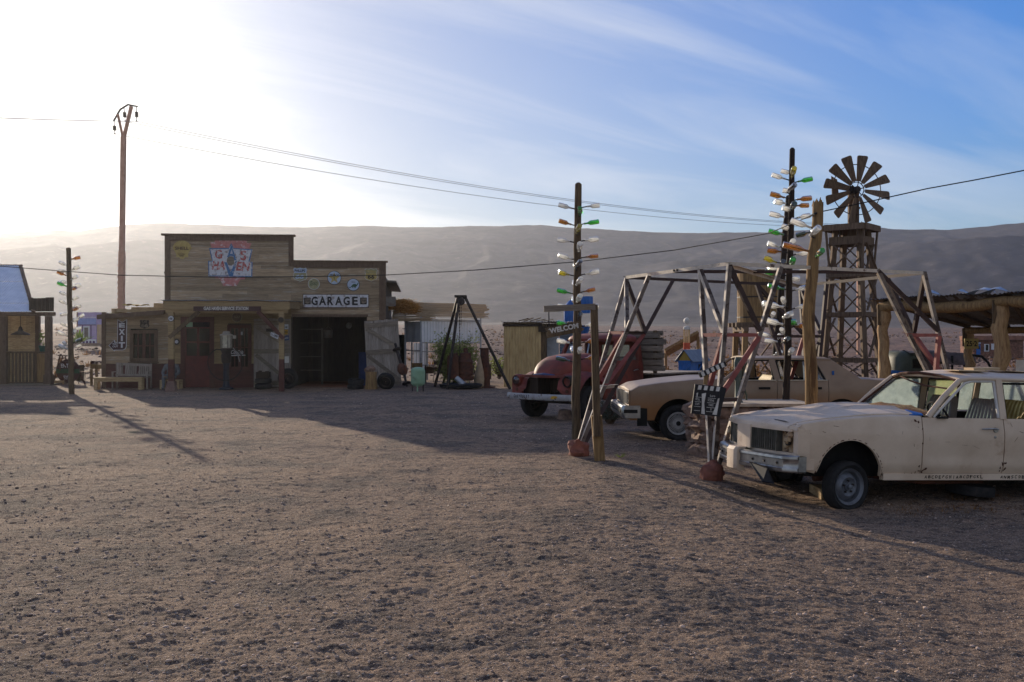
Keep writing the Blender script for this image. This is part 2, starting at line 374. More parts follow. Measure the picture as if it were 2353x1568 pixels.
def planks_v(mb, u0, u1, z0, z1, w=.14, v=0, t=.025, jag=0.0, gap=.006):
    n = max(1, round((u1-u0)/w)); w = (u1-u0)/n
    for i in range(n):
        mb.bx(u0+i*w+gap/2, u0+(i+1)*w-gap/2, v+R.uniform(0, .005), v+t+R.uniform(0, .004), z0-R.uniform(0, jag*.3), z1+R.uniform(-jag, jag))
def corr(mb, fr, w, l, pitch=.08, amp=.012, t=.003, sag=0.0, jag=0.0, w2=None):
    """corrugated sheet: w along fr.u, l along fr.v, ribs along v"""
    n = int(w/pitch*6); m = 4; rows = []
    for side in (0, 1):
        r2 = []
        for j in range(m+1):
            row = []
            for i in range(n+1):
                a = w*i/n
                if w2 is not None: a = min(a, w+(w2-w)*j/m)
                z = amp*math.sin(2*math.pi*a/pitch)-side*t
                b = l*j/m
                if jag and j in (0, m): b += jag*NZ.noise(V((a*3, j, 7.3)))
                z += sag*NZ.noise(V((a*1.7, b*1.3, 2.2)))
                row.append(fr((a, b, z)))
            r2.append(row)
        mb.grid(r2)
# ================================================================ camera, light, air
cam = bpy.data.objects.new('camera', bpy.data.cameras.new('camera')); COL.objects.link(cam)
cam.data.sensor_width = 36; cam.data.lens = 36*F/2353; cam.data.clip_end = 12000; cam.data.clip_start = .05
cam.location = (0, 0, H); cam.rotation_euler = (rad(90), 0, 0); sc.camera = cam
SUN_AZ = math.atan2(CX+95, F); SUN_EL = math.atan2(CY-178, math.hypot(F, CX+95))
sun = bpy.data.objects.new('sun', bpy.data.lights.new('sun', 'SUN')); COL.objects.link(sun)
sun.data.energy = 5.0; sun.data.angle = rad(.5); sun.data.color = (1, .84, .64)
sun.rotation_euler = (math.pi/2-SUN_EL, 0, math.pi+SUN_AZ)
wd = bpy.data.worlds.new('World'); sc.world = wd; wd.use_nodes = True
N, L = wd.node_tree.nodes, wd.node_tree.links
bg = N['Background']; bg.inputs[1].default_value = .15
sk = N.new('ShaderNodeTexSky'); sk.sky_type = 'NISHITA'; sk.sun_disc = False
sk.sun_elevation = SUN_EL; sk.sun_rotation = -SUN_AZ; sk.altitude = 900; sk.air_density = 1.0; sk.dust_density = .75; sk.ozone_density = 3.0
tc = N.new('ShaderNodeTexCoord'); sep = N.new('ShaderNodeSeparateXYZ'); L.new(tc.outputs['Generated'], sep.inputs[0])
def mth(op, a, b=None, c=None):
    n = N.new('ShaderNodeMath'); n.operation = op
    for i, q in enumerate((a, b, c)):
        if q is None: continue
        if isinstance(q, (int, float)): n.inputs[i].default_value = q
        else: L.new(q, n.inputs[i])
    return n.outputs[0]
zz = mth('ADD', mth('MAXIMUM', sep.outputs[2], 0.0), .12)
cmb = N.new('ShaderNodeCombineXYZ'); L.new(mth('DIVIDE', sep.outputs[0], zz), cmb.inputs[0]); L.new(mth('DIVIDE', sep.outputs[1], zz), cmb.inputs[1])
mp = N.new('ShaderNodeMapping'); mp.vector_type = 'TEXTURE'; mp.inputs['Rotation'].default_value = (0, 0, rad(34)); mp.inputs['Scale'].default_value = (3.6, .95, 1)
L.new(cmb.outputs[0], mp.inputs[0])
n1 = N.new('ShaderNodeTexNoise'); n1.inputs['Scale'].default_value = 1.5; n1.inputs['Detail'].default_value = 9; n1.inputs['Roughness'].default_value = .56; n1.inputs['Distortion'].default_value = .7
L.new(mp.outputs[0], n1.inputs['Vector'])
r1 = N.new('ShaderNodeValToRGB'); r1.color_ramp.elements[0].position = .44; r1.color_ramp.elements[1].position = .70
L.new(n1.outputs['Fac'], r1.inputs[0])
# cirrus thickens towards the sun's side of the sky
side = N.new('ShaderNodeMapRange'); side.inputs[1].default_value = -.55; side.inputs[2].default_value = .6; side.inputs[3].default_value = 1.0; side.inputs[4].default_value = .30
L.new(sep.outputs[0], side.inputs[0])
cf = mth('MULTIPLY', r1.outputs[0], side.outputs[0])
cf = mth('MULTIPLY', cf, .85)
hs = N.new('ShaderNodeHueSaturation'); L.new(sk.outputs[0], hs.inputs['Color'])
vd_ = N.new('ShaderNodeVectorMath'); vd_.operation = 'DOT_PRODUCT'; L.new(tc.outputs['Generated'], vd_.inputs[0]); vd_.inputs[1].default_value = (-math.sin(SUN_AZ)*math.cos(SUN_EL), math.cos(SUN_AZ)*math.cos(SUN_EL), math.sin(SUN_EL))
half = mth('MULTIPLY_ADD', vd_.outputs['Value'], .5, .5)
sat_ = N.new('ShaderNodeValToRGB'); L.new(half, sat_.inputs[0]); e_ = sat_.color_ramp.elements
e_[0].position = .25; e_[0].color = (.30,)*3+(1,); e_[1].position = .97; e_[1].color = (.5,)*3+(1,)
for p_, v_ in ((.52, .40), (.66, .78), (.80, .76)): q_ = e_.new(p_); q_.color = (v_*(.88 if v_ > .5 else 1),)*3+(1,)
L.new(mth('MULTIPLY', sat_.outputs[0], 2.0), hs.inputs['Saturation']); hs.inputs['Hue'].default_value = .515; hs.inputs['Value'].default_value = 1.45

# bright parts of the sky roll off as they do in the photo, then a tight dusty glow round the sun, then thin cirrus
bw2 = N.new('ShaderNodeRGBToBW'); L.new(hs.outputs[0], bw2.inputs[0]); kk = mth('DIVIDE', 1.0, mth('ADD', 1.0, mth('DIVIDE', bw2.outputs[0], 3.9)))
def vmix(bt, fac, A, B):
    n = N.new('ShaderNodeMix'); n.data_type = 'RGBA'; n.blend_type = bt
    for k_, q in ((0, fac), (6, A), (7, B)):
        if isinstance(q, (int, float, tuple)): n.inputs[k_].default_value = q
        else: L.new(q, n.inputs[k_])
    return n.outputs[2]
kc = N.new('ShaderNodeCombineColor')
for i_ in range(3): L.new(kk, kc.inputs[i_])
base = vmix('MULTIPLY', 1, hs.outputs[0], kc.outputs[0])
base = vmix('MIX', cf, base, (4.6, 4.75, 5.0, 1))
gl = mth('MULTIPLY', mth('POWER', 2.71828, mth('MULTIPLY', mth('SUBTRACT', vd_.outputs['Value'], 1.0), 58.0)), 4.2)
gc = N.new('ShaderNodeCombineColor'); L.new(gl, gc.inputs[0]); L.new(mth('MULTIPLY', gl, .95), gc.inputs[1]); L.new(mth('MULTIPLY', gl, .84), gc.inputs[2])
L.new(vmix('ADD', 1, base, gc.outputs[0]), bg.inputs[0])
sc.view_settings.view_transform = 'Standard'; sc.view_settings.look = 'None'; sc.view_settings.exposure = 0.26; sc.view_settings.gamma = 1
sc.cycles.max_bounces = 7; sc.cycles.transparent_max_bounces = 14; sc.cycles.volume_bounces = 0
sc.cycles.use_denoising = True; sc.cycles.caustics_reflective = False; sc.cycles.caustics_refractive = False
# air
hz = MB(); hz.bx(-2300, 2300, -60, 2700, -6, 228)
mh = bpy.data.materials.new('haze_air'); mh.use_nodes = True; nt = mh.node_tree
for n in list(nt.nodes):
    if n.type != 'OUTPUT_MATERIAL': nt.nodes.remove(n)
pv = nt.nodes.new('ShaderNodeVolumePrincipled'); pv.inputs['Color'].default_value = (.84, .89, 1.0, 1); pv.inputs['Density'].default_value = .00016; pv.inputs['Anisotropy'].default_value = .68
nt.links.new(pv.outputs[0], nt.nodes['Material Output'].inputs['Volume'])
pass
obj('haze', hz, mh, label='thin bright dust haze in the air over the desert plain', kind='stuff')
# ================================================================ ground and hills
rng = np.random.default_rng(5)
VT = {}
def vnoise(x, y, seed):
    if seed not in VT: VT[seed] = np.random.default_rng(seed).random((256, 256))
    T = VT[seed]
    xi = np.floor(x).astype(int); yi = np.floor(y).astype(int); fx = x-xi; fy = y-yi
    fx = fx*fx*(3-2*fx); fy = fy*fy*(3-2*fy)
    g = lambda a, b: T[a % 256, b % 256]
    return (g(xi, yi)*(1-fx)+g(xi+1, yi)*fx)*(1-fy)+(g(xi, yi+1)*(1-fx)+g(xi+1, yi+1)*fx)*fy-.5
def fbm(x, y, seed, o=5, gain=.5):
    s, a, f = 0, 1, 1
    for i in range(o): s = s+a*vnoise(x*f+13.7*i, y*f+5.1*i, seed+i); a *= gain; f *= 2.03
    return s
def npmesh(name, P, nr, nc, m, kind, label, smooth=True):
    idx = np.arange(nr*nc).reshape(nr, nc)
    q = np.stack([idx[:-1, :-1], idx[:-1, 1:], idx[1:, 1:], idx[1:, :-1]], -1).reshape(-1, 4)
    me = bpy.data.meshes.new(name); me.vertices.add(len(P)); me.vertices.foreach_set('co', P.ravel().astype(np.float32))
    me.loops.add(len(q)*4); me.loops.foreach_set('vertex_index', q.ravel().astype(np.int32))
    me.polygons.add(len(q)); me.polygons.foreach_set('loop_start', np.arange(0, len(q)*4, 4, dtype=np.int32))
    me.polygons.foreach_set('loop_total', np.full(len(q), 4, np.int32)); me.polygons.foreach_set('use_smooth', np.full(len(q), smooth))
    me.materials.append(m); me.update(); me.validate()
    o = bpy.data.objects.new(name, me); COL.objects.link(o); return tag(o, label, None, None, kind)
def ground_mat():
    m = bpy.data.materials.new('stony_desert_dirt'); m.use_nodes = True
    N, L = m.node_tree.nodes, m.node_tree.links; b = N['Principled BSDF']; b.inputs['Roughness'].default_value = .95; b.inputs['Specular IOR Level'].default_value = .12
    tc = N.new('ShaderNodeTexCoord')
    def noise(s, d, rgh=.6, sx=1, sy=1):
        mp = N.new('ShaderNodeMapping'); mp.inputs['Scale'].default_value = (s*sx, s*sy, s); L.new(tc.outputs['Object'], mp.inputs[0])
        n = N.new('ShaderNodeTexNoise'); n.inputs['Scale'].default_value = 1; n.inputs['Detail'].default_value = d; n.inputs['Roughness'].default_value = rgh
        L.new(mp.outputs[0], n.inputs['Vector']); return n.outputs['Fac']
    def ramp(f, p0, p1, c0, c1):
        r = N.new('ShaderNodeValToRGB'); e = r.color_ramp.elements; e[0].position, e[1].position = p0, p1; e[0].color, e[1].color = c0, c1
        L.new(f, r.inputs[0]); return r.outputs[0]
    def mix(f, a, c):
        x = N.new('ShaderNodeMix'); x.data_type = 'RGBA'
        if isinstance(f, float): x.inputs[0].default_value = f
        else: L.new(f, x.inputs[0])
        for i, q in ((6, a), (7, c)):
            if isinstance(q, tuple): x.inputs[i].default_value = q
            else: L.new(q, x.inputs[i])
        return x.outputs[2]
    W1, B1 = (1,1,1,1), (0,0,0,1)
    base = ramp(noise(.35, 7), .35, .66, S(172,140,112), S(132,108,92))
    patch = ramp(noise(.8, 9, .66), .49, .60, B1, W1)          # dark gravel patches
    base = mix(patch, base, S(76,66,62))
    pale = ramp(noise(1.3, 8, .62, .6), .60, .70, B1, W1)
    base = mix(pale, base, S(190,152,122))
    grit = ramp(noise(46, 4, .7), .40, .66, S(72,64,60), S(200,176,152))
    base = mix(.50, base, grit)
    clod = ramp(noise(9, 9, .78, .7), .50, .60, B1, W1); base = mix(clod, base, S(84,72,66))
    fleck = ramp(noise(70, 2, .5), .66, .70, B1, W1); base = mix(fleck, base, S(206,186,164))
    vo = N.new('ShaderNodeTexVoronoi'); vo.inputs['Scale'].default_value = 30; L.new(tc.outputs['Object'], vo.inputs['Vector'])
    peb = ramp(vo.outputs['Distance'], .12, .2, W1, B1)
    pc = N.new('ShaderNodeHueSaturation'); L.new(vo.outputs['Color'], pc.inputs['Color']); pc.inputs['Saturation'].default_value = .12; pc.inputs['Value'].default_value = .42
    base = mix(peb, base, pc.outputs[0])
    # the far plain is strewn with darker, redder scree
    geo = N.new('ShaderNodeNewGeometry'); sp = N.new('ShaderNodeSeparateXYZ'); L.new(geo.outputs['Position'], sp.inputs[0])
    mr = N.new('ShaderNodeMapRange'); mr.inputs[1].default_value = 42; mr.inputs[2].default_value = 75; L.new(sp.outputs[1], mr.inputs[0])
    far = ramp(noise(.6, 9, .72, 1, .5), .38, .62, S(126,100,92), S(84,68,66))
    far = mix(ramp(noise(1.6, 9, .75), .58, .63, B1, W1), far, S(176,146,112))
    base = mix(mr.outputs[0], base, far)
    L.new(base, b.inputs['Base Color'])
    a1 = N.new('ShaderNodeMath'); a1.operation = 'MULTIPLY_ADD'; a1.inputs[1].default_value = .6
    L.new(noise(22, 6, .65), a1.inputs[0]); L.new(noise(85, 3, .6), a1.inputs[2])
    a2 = N.new('ShaderNodeMath'); a2.operation = 'MULTIPLY_ADD'; a2.inputs[1].default_value = .35; L.new(peb, a2.inputs[0]); L.new(a1.outputs[0], a2.inputs[2])
    bp = N.new('ShaderNodeBump'); bp.inputs['Strength'].default_value = .9; bp.inputs['Distance'].default_value = .03
    L.new(a2.outputs[0], bp.inputs['Height']); L.new(bp.outputs[0], b.inputs['Normal']); return m
MG = ground_mat()
def gnoise(X, Y, d):
    z = .05*fbm(X*.5, Y*.5, 40, 3)*ss(2, 5, d)*(1-ss(30, 45, d))
    fade = 1-ss(22, 46, d)
    for k_ in (-.75, .75):       # old wheel tracks curving towards the garage
        z = z-.012*np.exp(-((X-(-.9-.9*np.sin((Y-3)*.11)+k_))/.13)**2)*fade-.010*np.exp(-((X-(2.1-.035*(Y-14)**2/6+k_*.9))/.13)**2)*fade
    z = z+fade*(.017*fbm(X*2.2, Y*3.2, 50, 5, .55)+.016*np.maximum(0, fbm(X*9, Y*9, 60, 3, .6)))+(1-ss(9, 20, d))*.010*fbm(X*24, Y*30, 66, 3, .6)
    return z
nr, nc = 1250, 640
d = np.concatenate([np.linspace(-60, 2.5, 14)[:-1], 2.6*np.power(70/2.6, np.linspace(0, 1, 1150)), np.linspace(72, 520, nr-1163)])
tt = np.linspace(-1, 1, nc); tt = np.sign(tt)*(.66*np.abs(tt)+.9*np.abs(tt)**6)
D, T = np.meshgrid(d, tt, indexing='ij')
X = T*np.maximum(np.abs(D), 3.2)*1.02+np.where(D < 3, T*80*ss(3, -10, D), 0); Y = D
Zg = terr(X, Y)+gnoise(X, Y, D)+ss(60, 120, D)*.9*fbm(X*.07, Y*.07, 70, 4)
Zg = Zg*1.0
npmesh('ground', np.stack([X, Y, Zg], -1).reshape(-1, 3), nr, nc, MG, 'structure', 'stony brown dirt yard running out into the desert plain')
# hills
def prof(tab, x): 
    xs, ys = zip(*tab); return np.interp(x, xs, ys)
crest = [(-1400,600),(-600,560),(-200,548),(0,538),(60,533),(130,529),(185,532),(250,521),(330,514),(420,514),(500,518),(600,521),(720,523),(830,519),(920,522),(1010,522),(1060,520),(1150,519),(1240,518),(1300,523),(1400,528),(1500,534),(1600,536),(1700,535),(1760,534),(1870,528),(2020,524),(2100,528),(2180,528),(2230,524),(2290,518),(2353,512),(2600,490),(3200,500),(4200,560)]
spur = [(-1400,640),(-200,580),(0,572),(60,564),(123,557),(165,566),(210,560),(260,551),(340,543),(400,550),(480,566),(600,584),(760,606),(900,640),(1000,672),(1100,690),(1200,668),(1300,640),(1400,610),(1480,604),(1560,596),(1640,590),(1700,600),(1790,585),(1900,562),(2000,556),(2120,552),(2240,544),(2353,536),(2700,520),(4200,600)]
na, nrr = 620, 170
az = np.linspace(rad(-58), rad(58), na); rr = np.concatenate([np.linspace(330, 800, 30), np.linspace(815, 1500, 100), np.linspace(1520, 2300, 40)])
RR, AZ = np.meshgrid(rr, az, indexing='ij')
X = RR*np.sin(AZ); Y = RR*np.cos(AZ); px = CX+F*np.tan(AZ)
z0 = terr(X, Y)-.6
f1 = fbm(px*.02, px*0+.5, 80, 4)*3
zc = H+(CY-prof(crest, px)+f1*.5)/F*1500*np.cos(AZ)
t = np.clip((RR-850)/(1500-850), 0, 1)
gul = np.abs(fbm(X*.011+3, Y*.004, 90, 5))*2
main = z0*(1-t)+(zc)*(t**1.08)-gul*20*np.sin(np.pi*t)**1.2*t
main = np.where(RR > 1500, zc-(RR-1500)*.02, main)
rs = 1190+110*fbm(AZ*4, AZ*0, 95, 3)
zs = H+(CY-prof(spur, px))/F*rs*np.cos(AZ)
ts = (RR-840)/(rs-840)
sp_ = np.where(ts < 1, np.maximum(0, ts)**1.3*(zs-z0)+z0, zs-(RR-rs)*.30)-np.abs(fbm(X*.02, Y*.007, 120, 5))*11*np.clip(ts, 0, 1)*np.clip(1.25-ts, 0, 1)*2
Zh = np.maximum(main, sp_)+1.2*fbm(X*.05, Y*.05, 130, 4)*np.clip(t*8, 0, 1)
mh2 = mat('scree_hillside', S(84,77,80), S(48,46,54), .03, .95, det=13, c3=S(102,92,90), c3a=.56, c3s=.09, c3w=.14, spec=.1)
npmesh('hills', np.stack([X, Y, Zh], -1).reshape(-1, 3), nrr, na, mh2, 'structure', 'long bare flat-topped desert hills behind the settlement')
# gravel, far scree and shrubs
def scatter(name, n, pick, size, m, label, kind='stuff', sq=(1,1,.55), nn=6, mm=4, col=None):
    P, Fc, base = [], [], []
    for k in range(9):
        q = MB(); q.rock((0,0,0), 1, (1, R.uniform(.6,1), R.uniform(.3,.55)), nn, mm, .3); base.append((np.array([tuple(v) for v in q.v]), q.f))
    xy = np.array([pick() for i in range(n)]); zs = terr(xy[:,0], xy[:,1])+gnoise(xy[:,0], xy[:,1], xy[:,1]); off = 0
    for i in range(n):
        x, y = xy[i]; r = size(y); bv, bf = base[R.randrange(9)]
        a = R.uniform(0, 6.28); c, s_ = math.cos(a), math.sin(a)
        pv_ = bv*r; pv_ = np.stack([pv_[:,0]*c-pv_[:,1]*s_, pv_[:,0]*s_+pv_[:,1]*c, pv_[:,2]], -1)
        P.append(pv_+np.array([x, y, zs[i]+r*.12])); Fc += [tuple(j+off for j in f) for f in bf]; off += len(bv)
    P = np.concatenate(P); me = bpy.data.meshes.new(name); me.from_pydata(P.tolist(), [], Fc); me.materials.append(m)
    me.polygons.foreach_set('use_smooth', [True]*len(Fc)); me.update()
    o = bpy.data.objects.new(name, me); COL.objects.link(o); return tag(o, label, None, None, kind)
MS = mat('gravel_stone', S(190,166,146), S(132,116,108), 3, .9, isl=.45, spec=.2)
def near():
    while True:
        y = 3.6*(34/3.6)**(R.random()**1.25); x = R.uniform(-.56, .56)*y
        if NZ.noise(V((x*.8, y*.8, 3.3)))+R.random()*.9 > .35: return x, y
def nearest():
    y = 3.6*(15/3.6)**R.random(); return R.uniform(-.56, .56)*y, y
scatter('fine_gravel', 22000, nearest, lambda y: R.uniform(.0025,.0055)*(1+y*.05), MS, 'fine grit and pebbles covering the front of the dirt yard', nn=5, mm=3)
scatter('gravel', 14000, near, lambda y: R.choice([.004,.005,.005,.006,.007,.008,.013])*R.uniform(.6, 1.5)*(1+y*.03), MS, 'small loose stones strewn over the dirt yard')
def plain():
    y = 46*(330/46)**R.random(); return R.uniform(-.56, .56)*y, y
scatter('scree', 6500, plain, lambda y: R.uniform(.06, .2)*(.5+y/160), mat('scree_rock', S(128,104,96), S(80,68,66), 2, .95, isl=.4), 'dark broken rocks covering the plain below the hills')
def tufts(name, n, pick, h, m, label, blades=26):
    mb = MB()
    for i in range(n):
        x, y = pick(); hh = h(y); z = gz(x, y)-.03
        for k in range(blades):
            a = R.uniform(0, 6.28); l = R.uniform(.2, 1)*hh; w = hh*.06
            b = V((x+math.cos(a)*hh*R.uniform(0, .45), y+math.sin(a)*hh*R.uniform(0, .45), z))
            e = b+V((math.cos(a)*l*.75, math.sin(a)*l*.75, R.uniform(.3, 1)*hh*.75)); s_ = V((-math.sin(a)*w, math.cos(a)*w, 0))
            mb.add([b-s_, b+s_, e+s_*.4, e-s_*.4], [(0,1,2,3)])
    return obj(name, mb, m, None, label, None, None, 'stuff')
tufts('dry_shrubs', 700, plain, lambda y: R.uniform(.25, .75)*(.6+y/200), M['dry'], 'low dry shrubs dotting the plain below the hills', 16)
# ================================================================ service station
PF = Plane(530, 37.2, rad(5)); FR = PF.fr
st = thing('service_station', PF.fr((0,0,0)), 'weathered clapboard service station with stepped false front, porch and dark open garage bay', 'building')
u = lambda x, y=700, v=0: PF.uz(x, y, v)[0]
zf = lambda x, y, v=0: PF.uz(x, y, v)[1]
uL, uM, uR, uLL = u(388), u(669), u(885), u(240)
zT, zG = zf(530, 543), zf(780, 603)
door = PF.rect(417, 741, 491, 891); win = PF.rect(524, 748, 577, 850); lwin = PF.rect(300, 760, 362, 830); bay = PF.rect(673, 729, 842, 892)
zP = zf(450, 722)
# main false front above the porch, porch wall, garage wall, lean-to wall
mb = MB(FR); boards(mb, uL, uM, zf(530,693), zT, .135); obj('false_front', mb, M['clap'], st)
mb = MB(FR); boards(mb, uL, uM, zf(530,836), zf(530,693), .135, 0, [door, win]); obj('porch_wall', mb, M['clap_y'], st, 'yellowed upper porch wall')
mb = MB(FR); boards(mb, uL, uM, 0, zf(530,836), .14, 0, [door, win]); obj('porch_wainscot', mb, M['maroon'], st, 'dark maroon lower wall boards')
mb = MB(FR); boards(mb, uM+.004, uR, zf(780,728), zG, .135, 0, []); boards(mb, bay[1]+.02, uR, 0, zf(780,728), .135); obj('garage_wall', mb, M['clap'], st)
mb = MB(FR)
zl = zf(310, 719)
n = 11
wl0 = zf(310, 836)
boards(mb, uLL, uL, wl0, zl-.02, .14, 0, [lwin]); obj('lean_to_wall', mb, M['clap'], st)
mb = MB(FR); boards(mb, uLL, uL, 0, wl0, .14, 0, [lwin]); obj('lean_to_wainscot', mb, M['maroon'], st, 'dark maroon lower wall boards')
# trims
mb = MB(FR)
tw = .16
def vt(ua, ub, z0, z1, v0=-.05, v1=.05): mb.bx(ua, ub, v0, v1, z0, z1)
vt(uL-.14, uL+.06, zf(388,690), zT); vt(uM-.09, uM+.09, zf(669,612), zT); vt(uR-.22, uR+.03, 0, zG); vt(uLL-.09, uLL+.06, 0, zl+.02); 
mb.bx(uL-.26, uM+.16, -.1, .12, zT, zT+.07); mb.bx(uL-.14, uM+.09, -.06, .0, zT-.17, zT-.002)
mb.bx(uM+.092, uR+.1, -.1, .12, zG, zG+.06); mb.bx(uM+.092, uR-.222, -.06, .0, zG-.2, zG-.002)
mb.bx(bay[0]-.04, bay[1]+.06, -.045, .03, bay[3], bay[3]+.10)
islands('trim', mb, M['trim'], st)
# carcass behind: side walls, back, garage room, roofs
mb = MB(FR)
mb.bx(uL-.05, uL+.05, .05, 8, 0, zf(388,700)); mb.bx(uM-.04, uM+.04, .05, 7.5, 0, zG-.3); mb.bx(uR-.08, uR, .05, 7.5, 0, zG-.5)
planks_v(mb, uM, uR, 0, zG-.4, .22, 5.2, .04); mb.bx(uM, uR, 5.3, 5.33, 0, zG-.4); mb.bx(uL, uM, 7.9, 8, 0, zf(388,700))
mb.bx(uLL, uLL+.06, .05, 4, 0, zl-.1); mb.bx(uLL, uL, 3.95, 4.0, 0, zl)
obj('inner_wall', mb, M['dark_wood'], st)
mb = MB(FR)
mb.add([(uL-.2,.1,zT-1.4),(uM,.1,zT-1.4),(uM,8,zT-2.2),(uL-.2,8,zT-2.2),(uL-.2,.1,zT-1.33),(uM,.1,zT-1.33),(uM,8,zT-2.13),(uL-.2,8,zT-2.13)], [(0,1,2,3),(7,6,5,4),(0,3,7,4),(1,5,6,2),(0,4,5,1),(2,6,7,3)])
mb.add([(uM+.05,.1,zG-.55),(uR+.42,.1,zG-.75),(uR+.42,7.5,zG-.75),(uM+.05,7.5,zG-.55),(uM+.05,.1,zG-.48),(uR+.42,.1,zG-.68),(uR+.42,7.5,zG-.68),(uM+.05,7.5,zG-.48)], [(0,1,2,3),(7,6,5,4),(0,3,7,4),(1,5,6,2),(0,4,5,1),(2,6,7,3)])
mb.bx(uR+.04, uR+.4, -.04, .06, zf(880,704), zf(880,682))
obj('roof', mb, M['tin_dark'], st)
# lean-to roof: sloping up to the main wall
zl0, zl1 = zf(231, 727), zf(384, 716)
mb = MB(FR)
a0 = u(230)
mb.add([(a0,-.3,zl0),(uL,-.3,zl1),(uL,4,zl1+.1),(a0,4,zl0+.1),(a0,-.3,zl0+.05),(uL,-.3,zl1+.05),(uL,4,zl1+.15),(a0,4,zl0+.15)], [(3,2,1,0),(4,5,6,7),(0,4,7,3),(1,2,6,5),(0,1,5,4),(3,7,6,2)])
mb.beam((a0,-.32,zl0-.04), (uL-.1,-.32,zl1-.04), .05, .16); mb.beam((a0,-.3,zl0-.03),(a0,3.9,zl0+.05),.05,.14)
obj('lean_to_roof', mb, M['trim'], st)
# windows and door
def window(r, name, cols, rows, frame, curtains=False, lab=None):
    mb = MB(FR); t = .11
    mb.bx(r[0]-.02, r[0]+t, -.06, .06, r[2]-.02, r[3]+.02); mb.bx(r[1]-t, r[1]+.02, -.06, .06, r[2]-.02, r[3]+.02)
    mb.bx(r[0]+t, r[1]-t, -.058, .06, r[3]-t, r[3]+.02); mb.bx(r[0]+t, r[1]-t, -.058, .06, r[2]-.02, r[2]+t)
    mb.bx(r[0]-.06, r[1]+.06, -.1, -.061, r[2]-.08, r[2]-.03)
    w = obj(name, mb, frame, st, lab)
    mb = MB(FR); a, b, c, d = r[0]+t, r[1]-t, r[2]+t, r[3]-t
    mid = (a+b)/2; mb.bx(mid-.05, mid+.05, -.03, .03, c, d)
    for k in range(1, rows): zz = c+(d-c)*k/rows; mb.bx(a, mid-.05, -.02, .02, zz-.018, zz+.018); mb.bx(mid+.05, b, -.02, .02, zz-.018, zz+.018)
    for (p, q) in ((a, mid-.05), (mid+.05, b)):
        h = (p+q)/2; mb.bx(h-.018, h+.018, -.024, .024, c, d)
    obj('sash', mb, M['maroon'], w)
    mb = MB(FR); mb.bx(a, b, .032, .038, c, d); obj('pane', mb, M['dark_glass'], w)
    mb = MB(FR); vb = .25 if curtains else .06; mb.bx(a-.15*curtains, b+.15*curtains, vb, vb+.02, c-.05, d+.05); obj('interior_dark_sheet', mb, M['black'], w)  # black sheet stands in for the unlit room behind the pane
    if curtains:
        mb = MB(FR)
        for (p, q) in ((a+.03, a+.17), (a+.22, a+.36), (b-.40, b-.2), (b-.17, b-.02)):
            rows_ = [[(p+(q-p)*i/8, .1+.02*math.sin(i*2), z) for i in range(9)] for z in (c, c+.3*(1+R.random()*.4))]
            mb.grid(rows_)
        obj('curtain', mb, M['paper'], w)
window(lwin, 'window', 2, 2, M['trim'], True, 'brown window frame with faded half curtains')
window(win, 'window', 2, 2, M['maroon'])
mb = MB(FR); t = .14
mb.bx(door[0]-.02, door[0]+t, -.06, .08, 0, door[3]); mb.bx(door[1]-t, door[1]+.02, -.06, .08, 0, door[3]); mb.bx(door[0]-.02, door[1]+.02, -.064, .08, door[3]+.001, door[3]+.2)
dw = obj('door_frame', mb, M['maroon'], st)
dl = PF.rect(426, 752, 485, 889); gw = PF.rect(428.5, 755, 482, 818)
mb = MB(FR)
mb.bx(dl[0], gw[0], -.02, .03, .03, dl[3]); mb.bx(gw[1], dl[1], -.02, .03, .03, dl[3]); mb.bx(gw[0], gw[1], -.02, .03, .03, gw[2]); mb.bx(gw[0], gw[1], -.02, .03, gw[3], dl[3])
mx_, mz_ = (gw[0]+gw[1])/2, (gw[2]+gw[3])/2
mb.bx(mx_-.04, mx_+.04, -.022, .03, gw[2], gw[3]); mb.bx(gw[0], mx_-.04, -.018, .03, mz_-.03, mz_+.03); mb.bx(mx_+.04, gw[1], -.018, .03, mz_-.03, mz_+.03)
for z in (.35, .75): mb.bx(gw[0]+.05, gw[1]-.05, -.028, -.021, z, z+.015)
dr = obj('door', mb, mat('dull_red_door_paint', S(112,52,50), S(88,42,42), 5, .7, bump=.1), dw)
mb = MB(FR); mb.bx(gw[0], gw[1], .032, .038, gw[2], gw[3]); obj('door_pane', mb, M['dark_glass'], dw); mb = MB(FR); mb.bx(gw[0]-.04, gw[1]+.04, .05, .06, gw[2]-.04, gw[3]+.04); obj('interior_dark_sheet', mb, M['black'], dw)  # black sheet behind the door pane paints the darkness indoors
# porch
VP = -2.75
pu = lambda x, y=700: PF.uz(x, y, VP)[0]
pz = lambda x, y: PF.uz(x, y, VP)[1]
p0, p1 = pu(376), pu(666)
mb = MB(); zr0, zr1 = pz(520, 691), pz(520, 691)+.07
a = FR((p0-.08, VP-.12, zr0)); b = FR((p0-.08, -.03, zr1)); vd = (b-a); ln = vd.length; vd.normalize()
corr(mb, Fr(a, FR.u, vd, FR.u.cross(vd)), p1-p0+.16, ln, .09, .014, .004, .03, .05)
obj('porch_roof', mb, M['tin'], st, smooth=1)
mb = MB(FR)
mb.bx(p0, p1, VP-.05, VP, pz(520,702), pz(520,692)); mb.bx(p0, p1, VP-.062, VP-.011, pz(520,712), pz(520,702.5)); 
mb.bx(pu(380), pu(660), VP+.01, VP+.13, pz(520,720), pz(520,709.5))
mb.beam((p0+.02, VP, pz(380,700)), (p0+.02, 0, pz(380,700)+.05), .05, .26); mb.beam((p1-.02, VP, pz(660,700)), (p1-.02, 0, pz(660,700)+.05), .05, .26)
for k in range(7): q = p0+.3+(p1-p0-.6)*k/6; mb.beam((q, VP+.05, pz(520,695)), (q, -.02, pz(520,695)+.05), .06, .1)
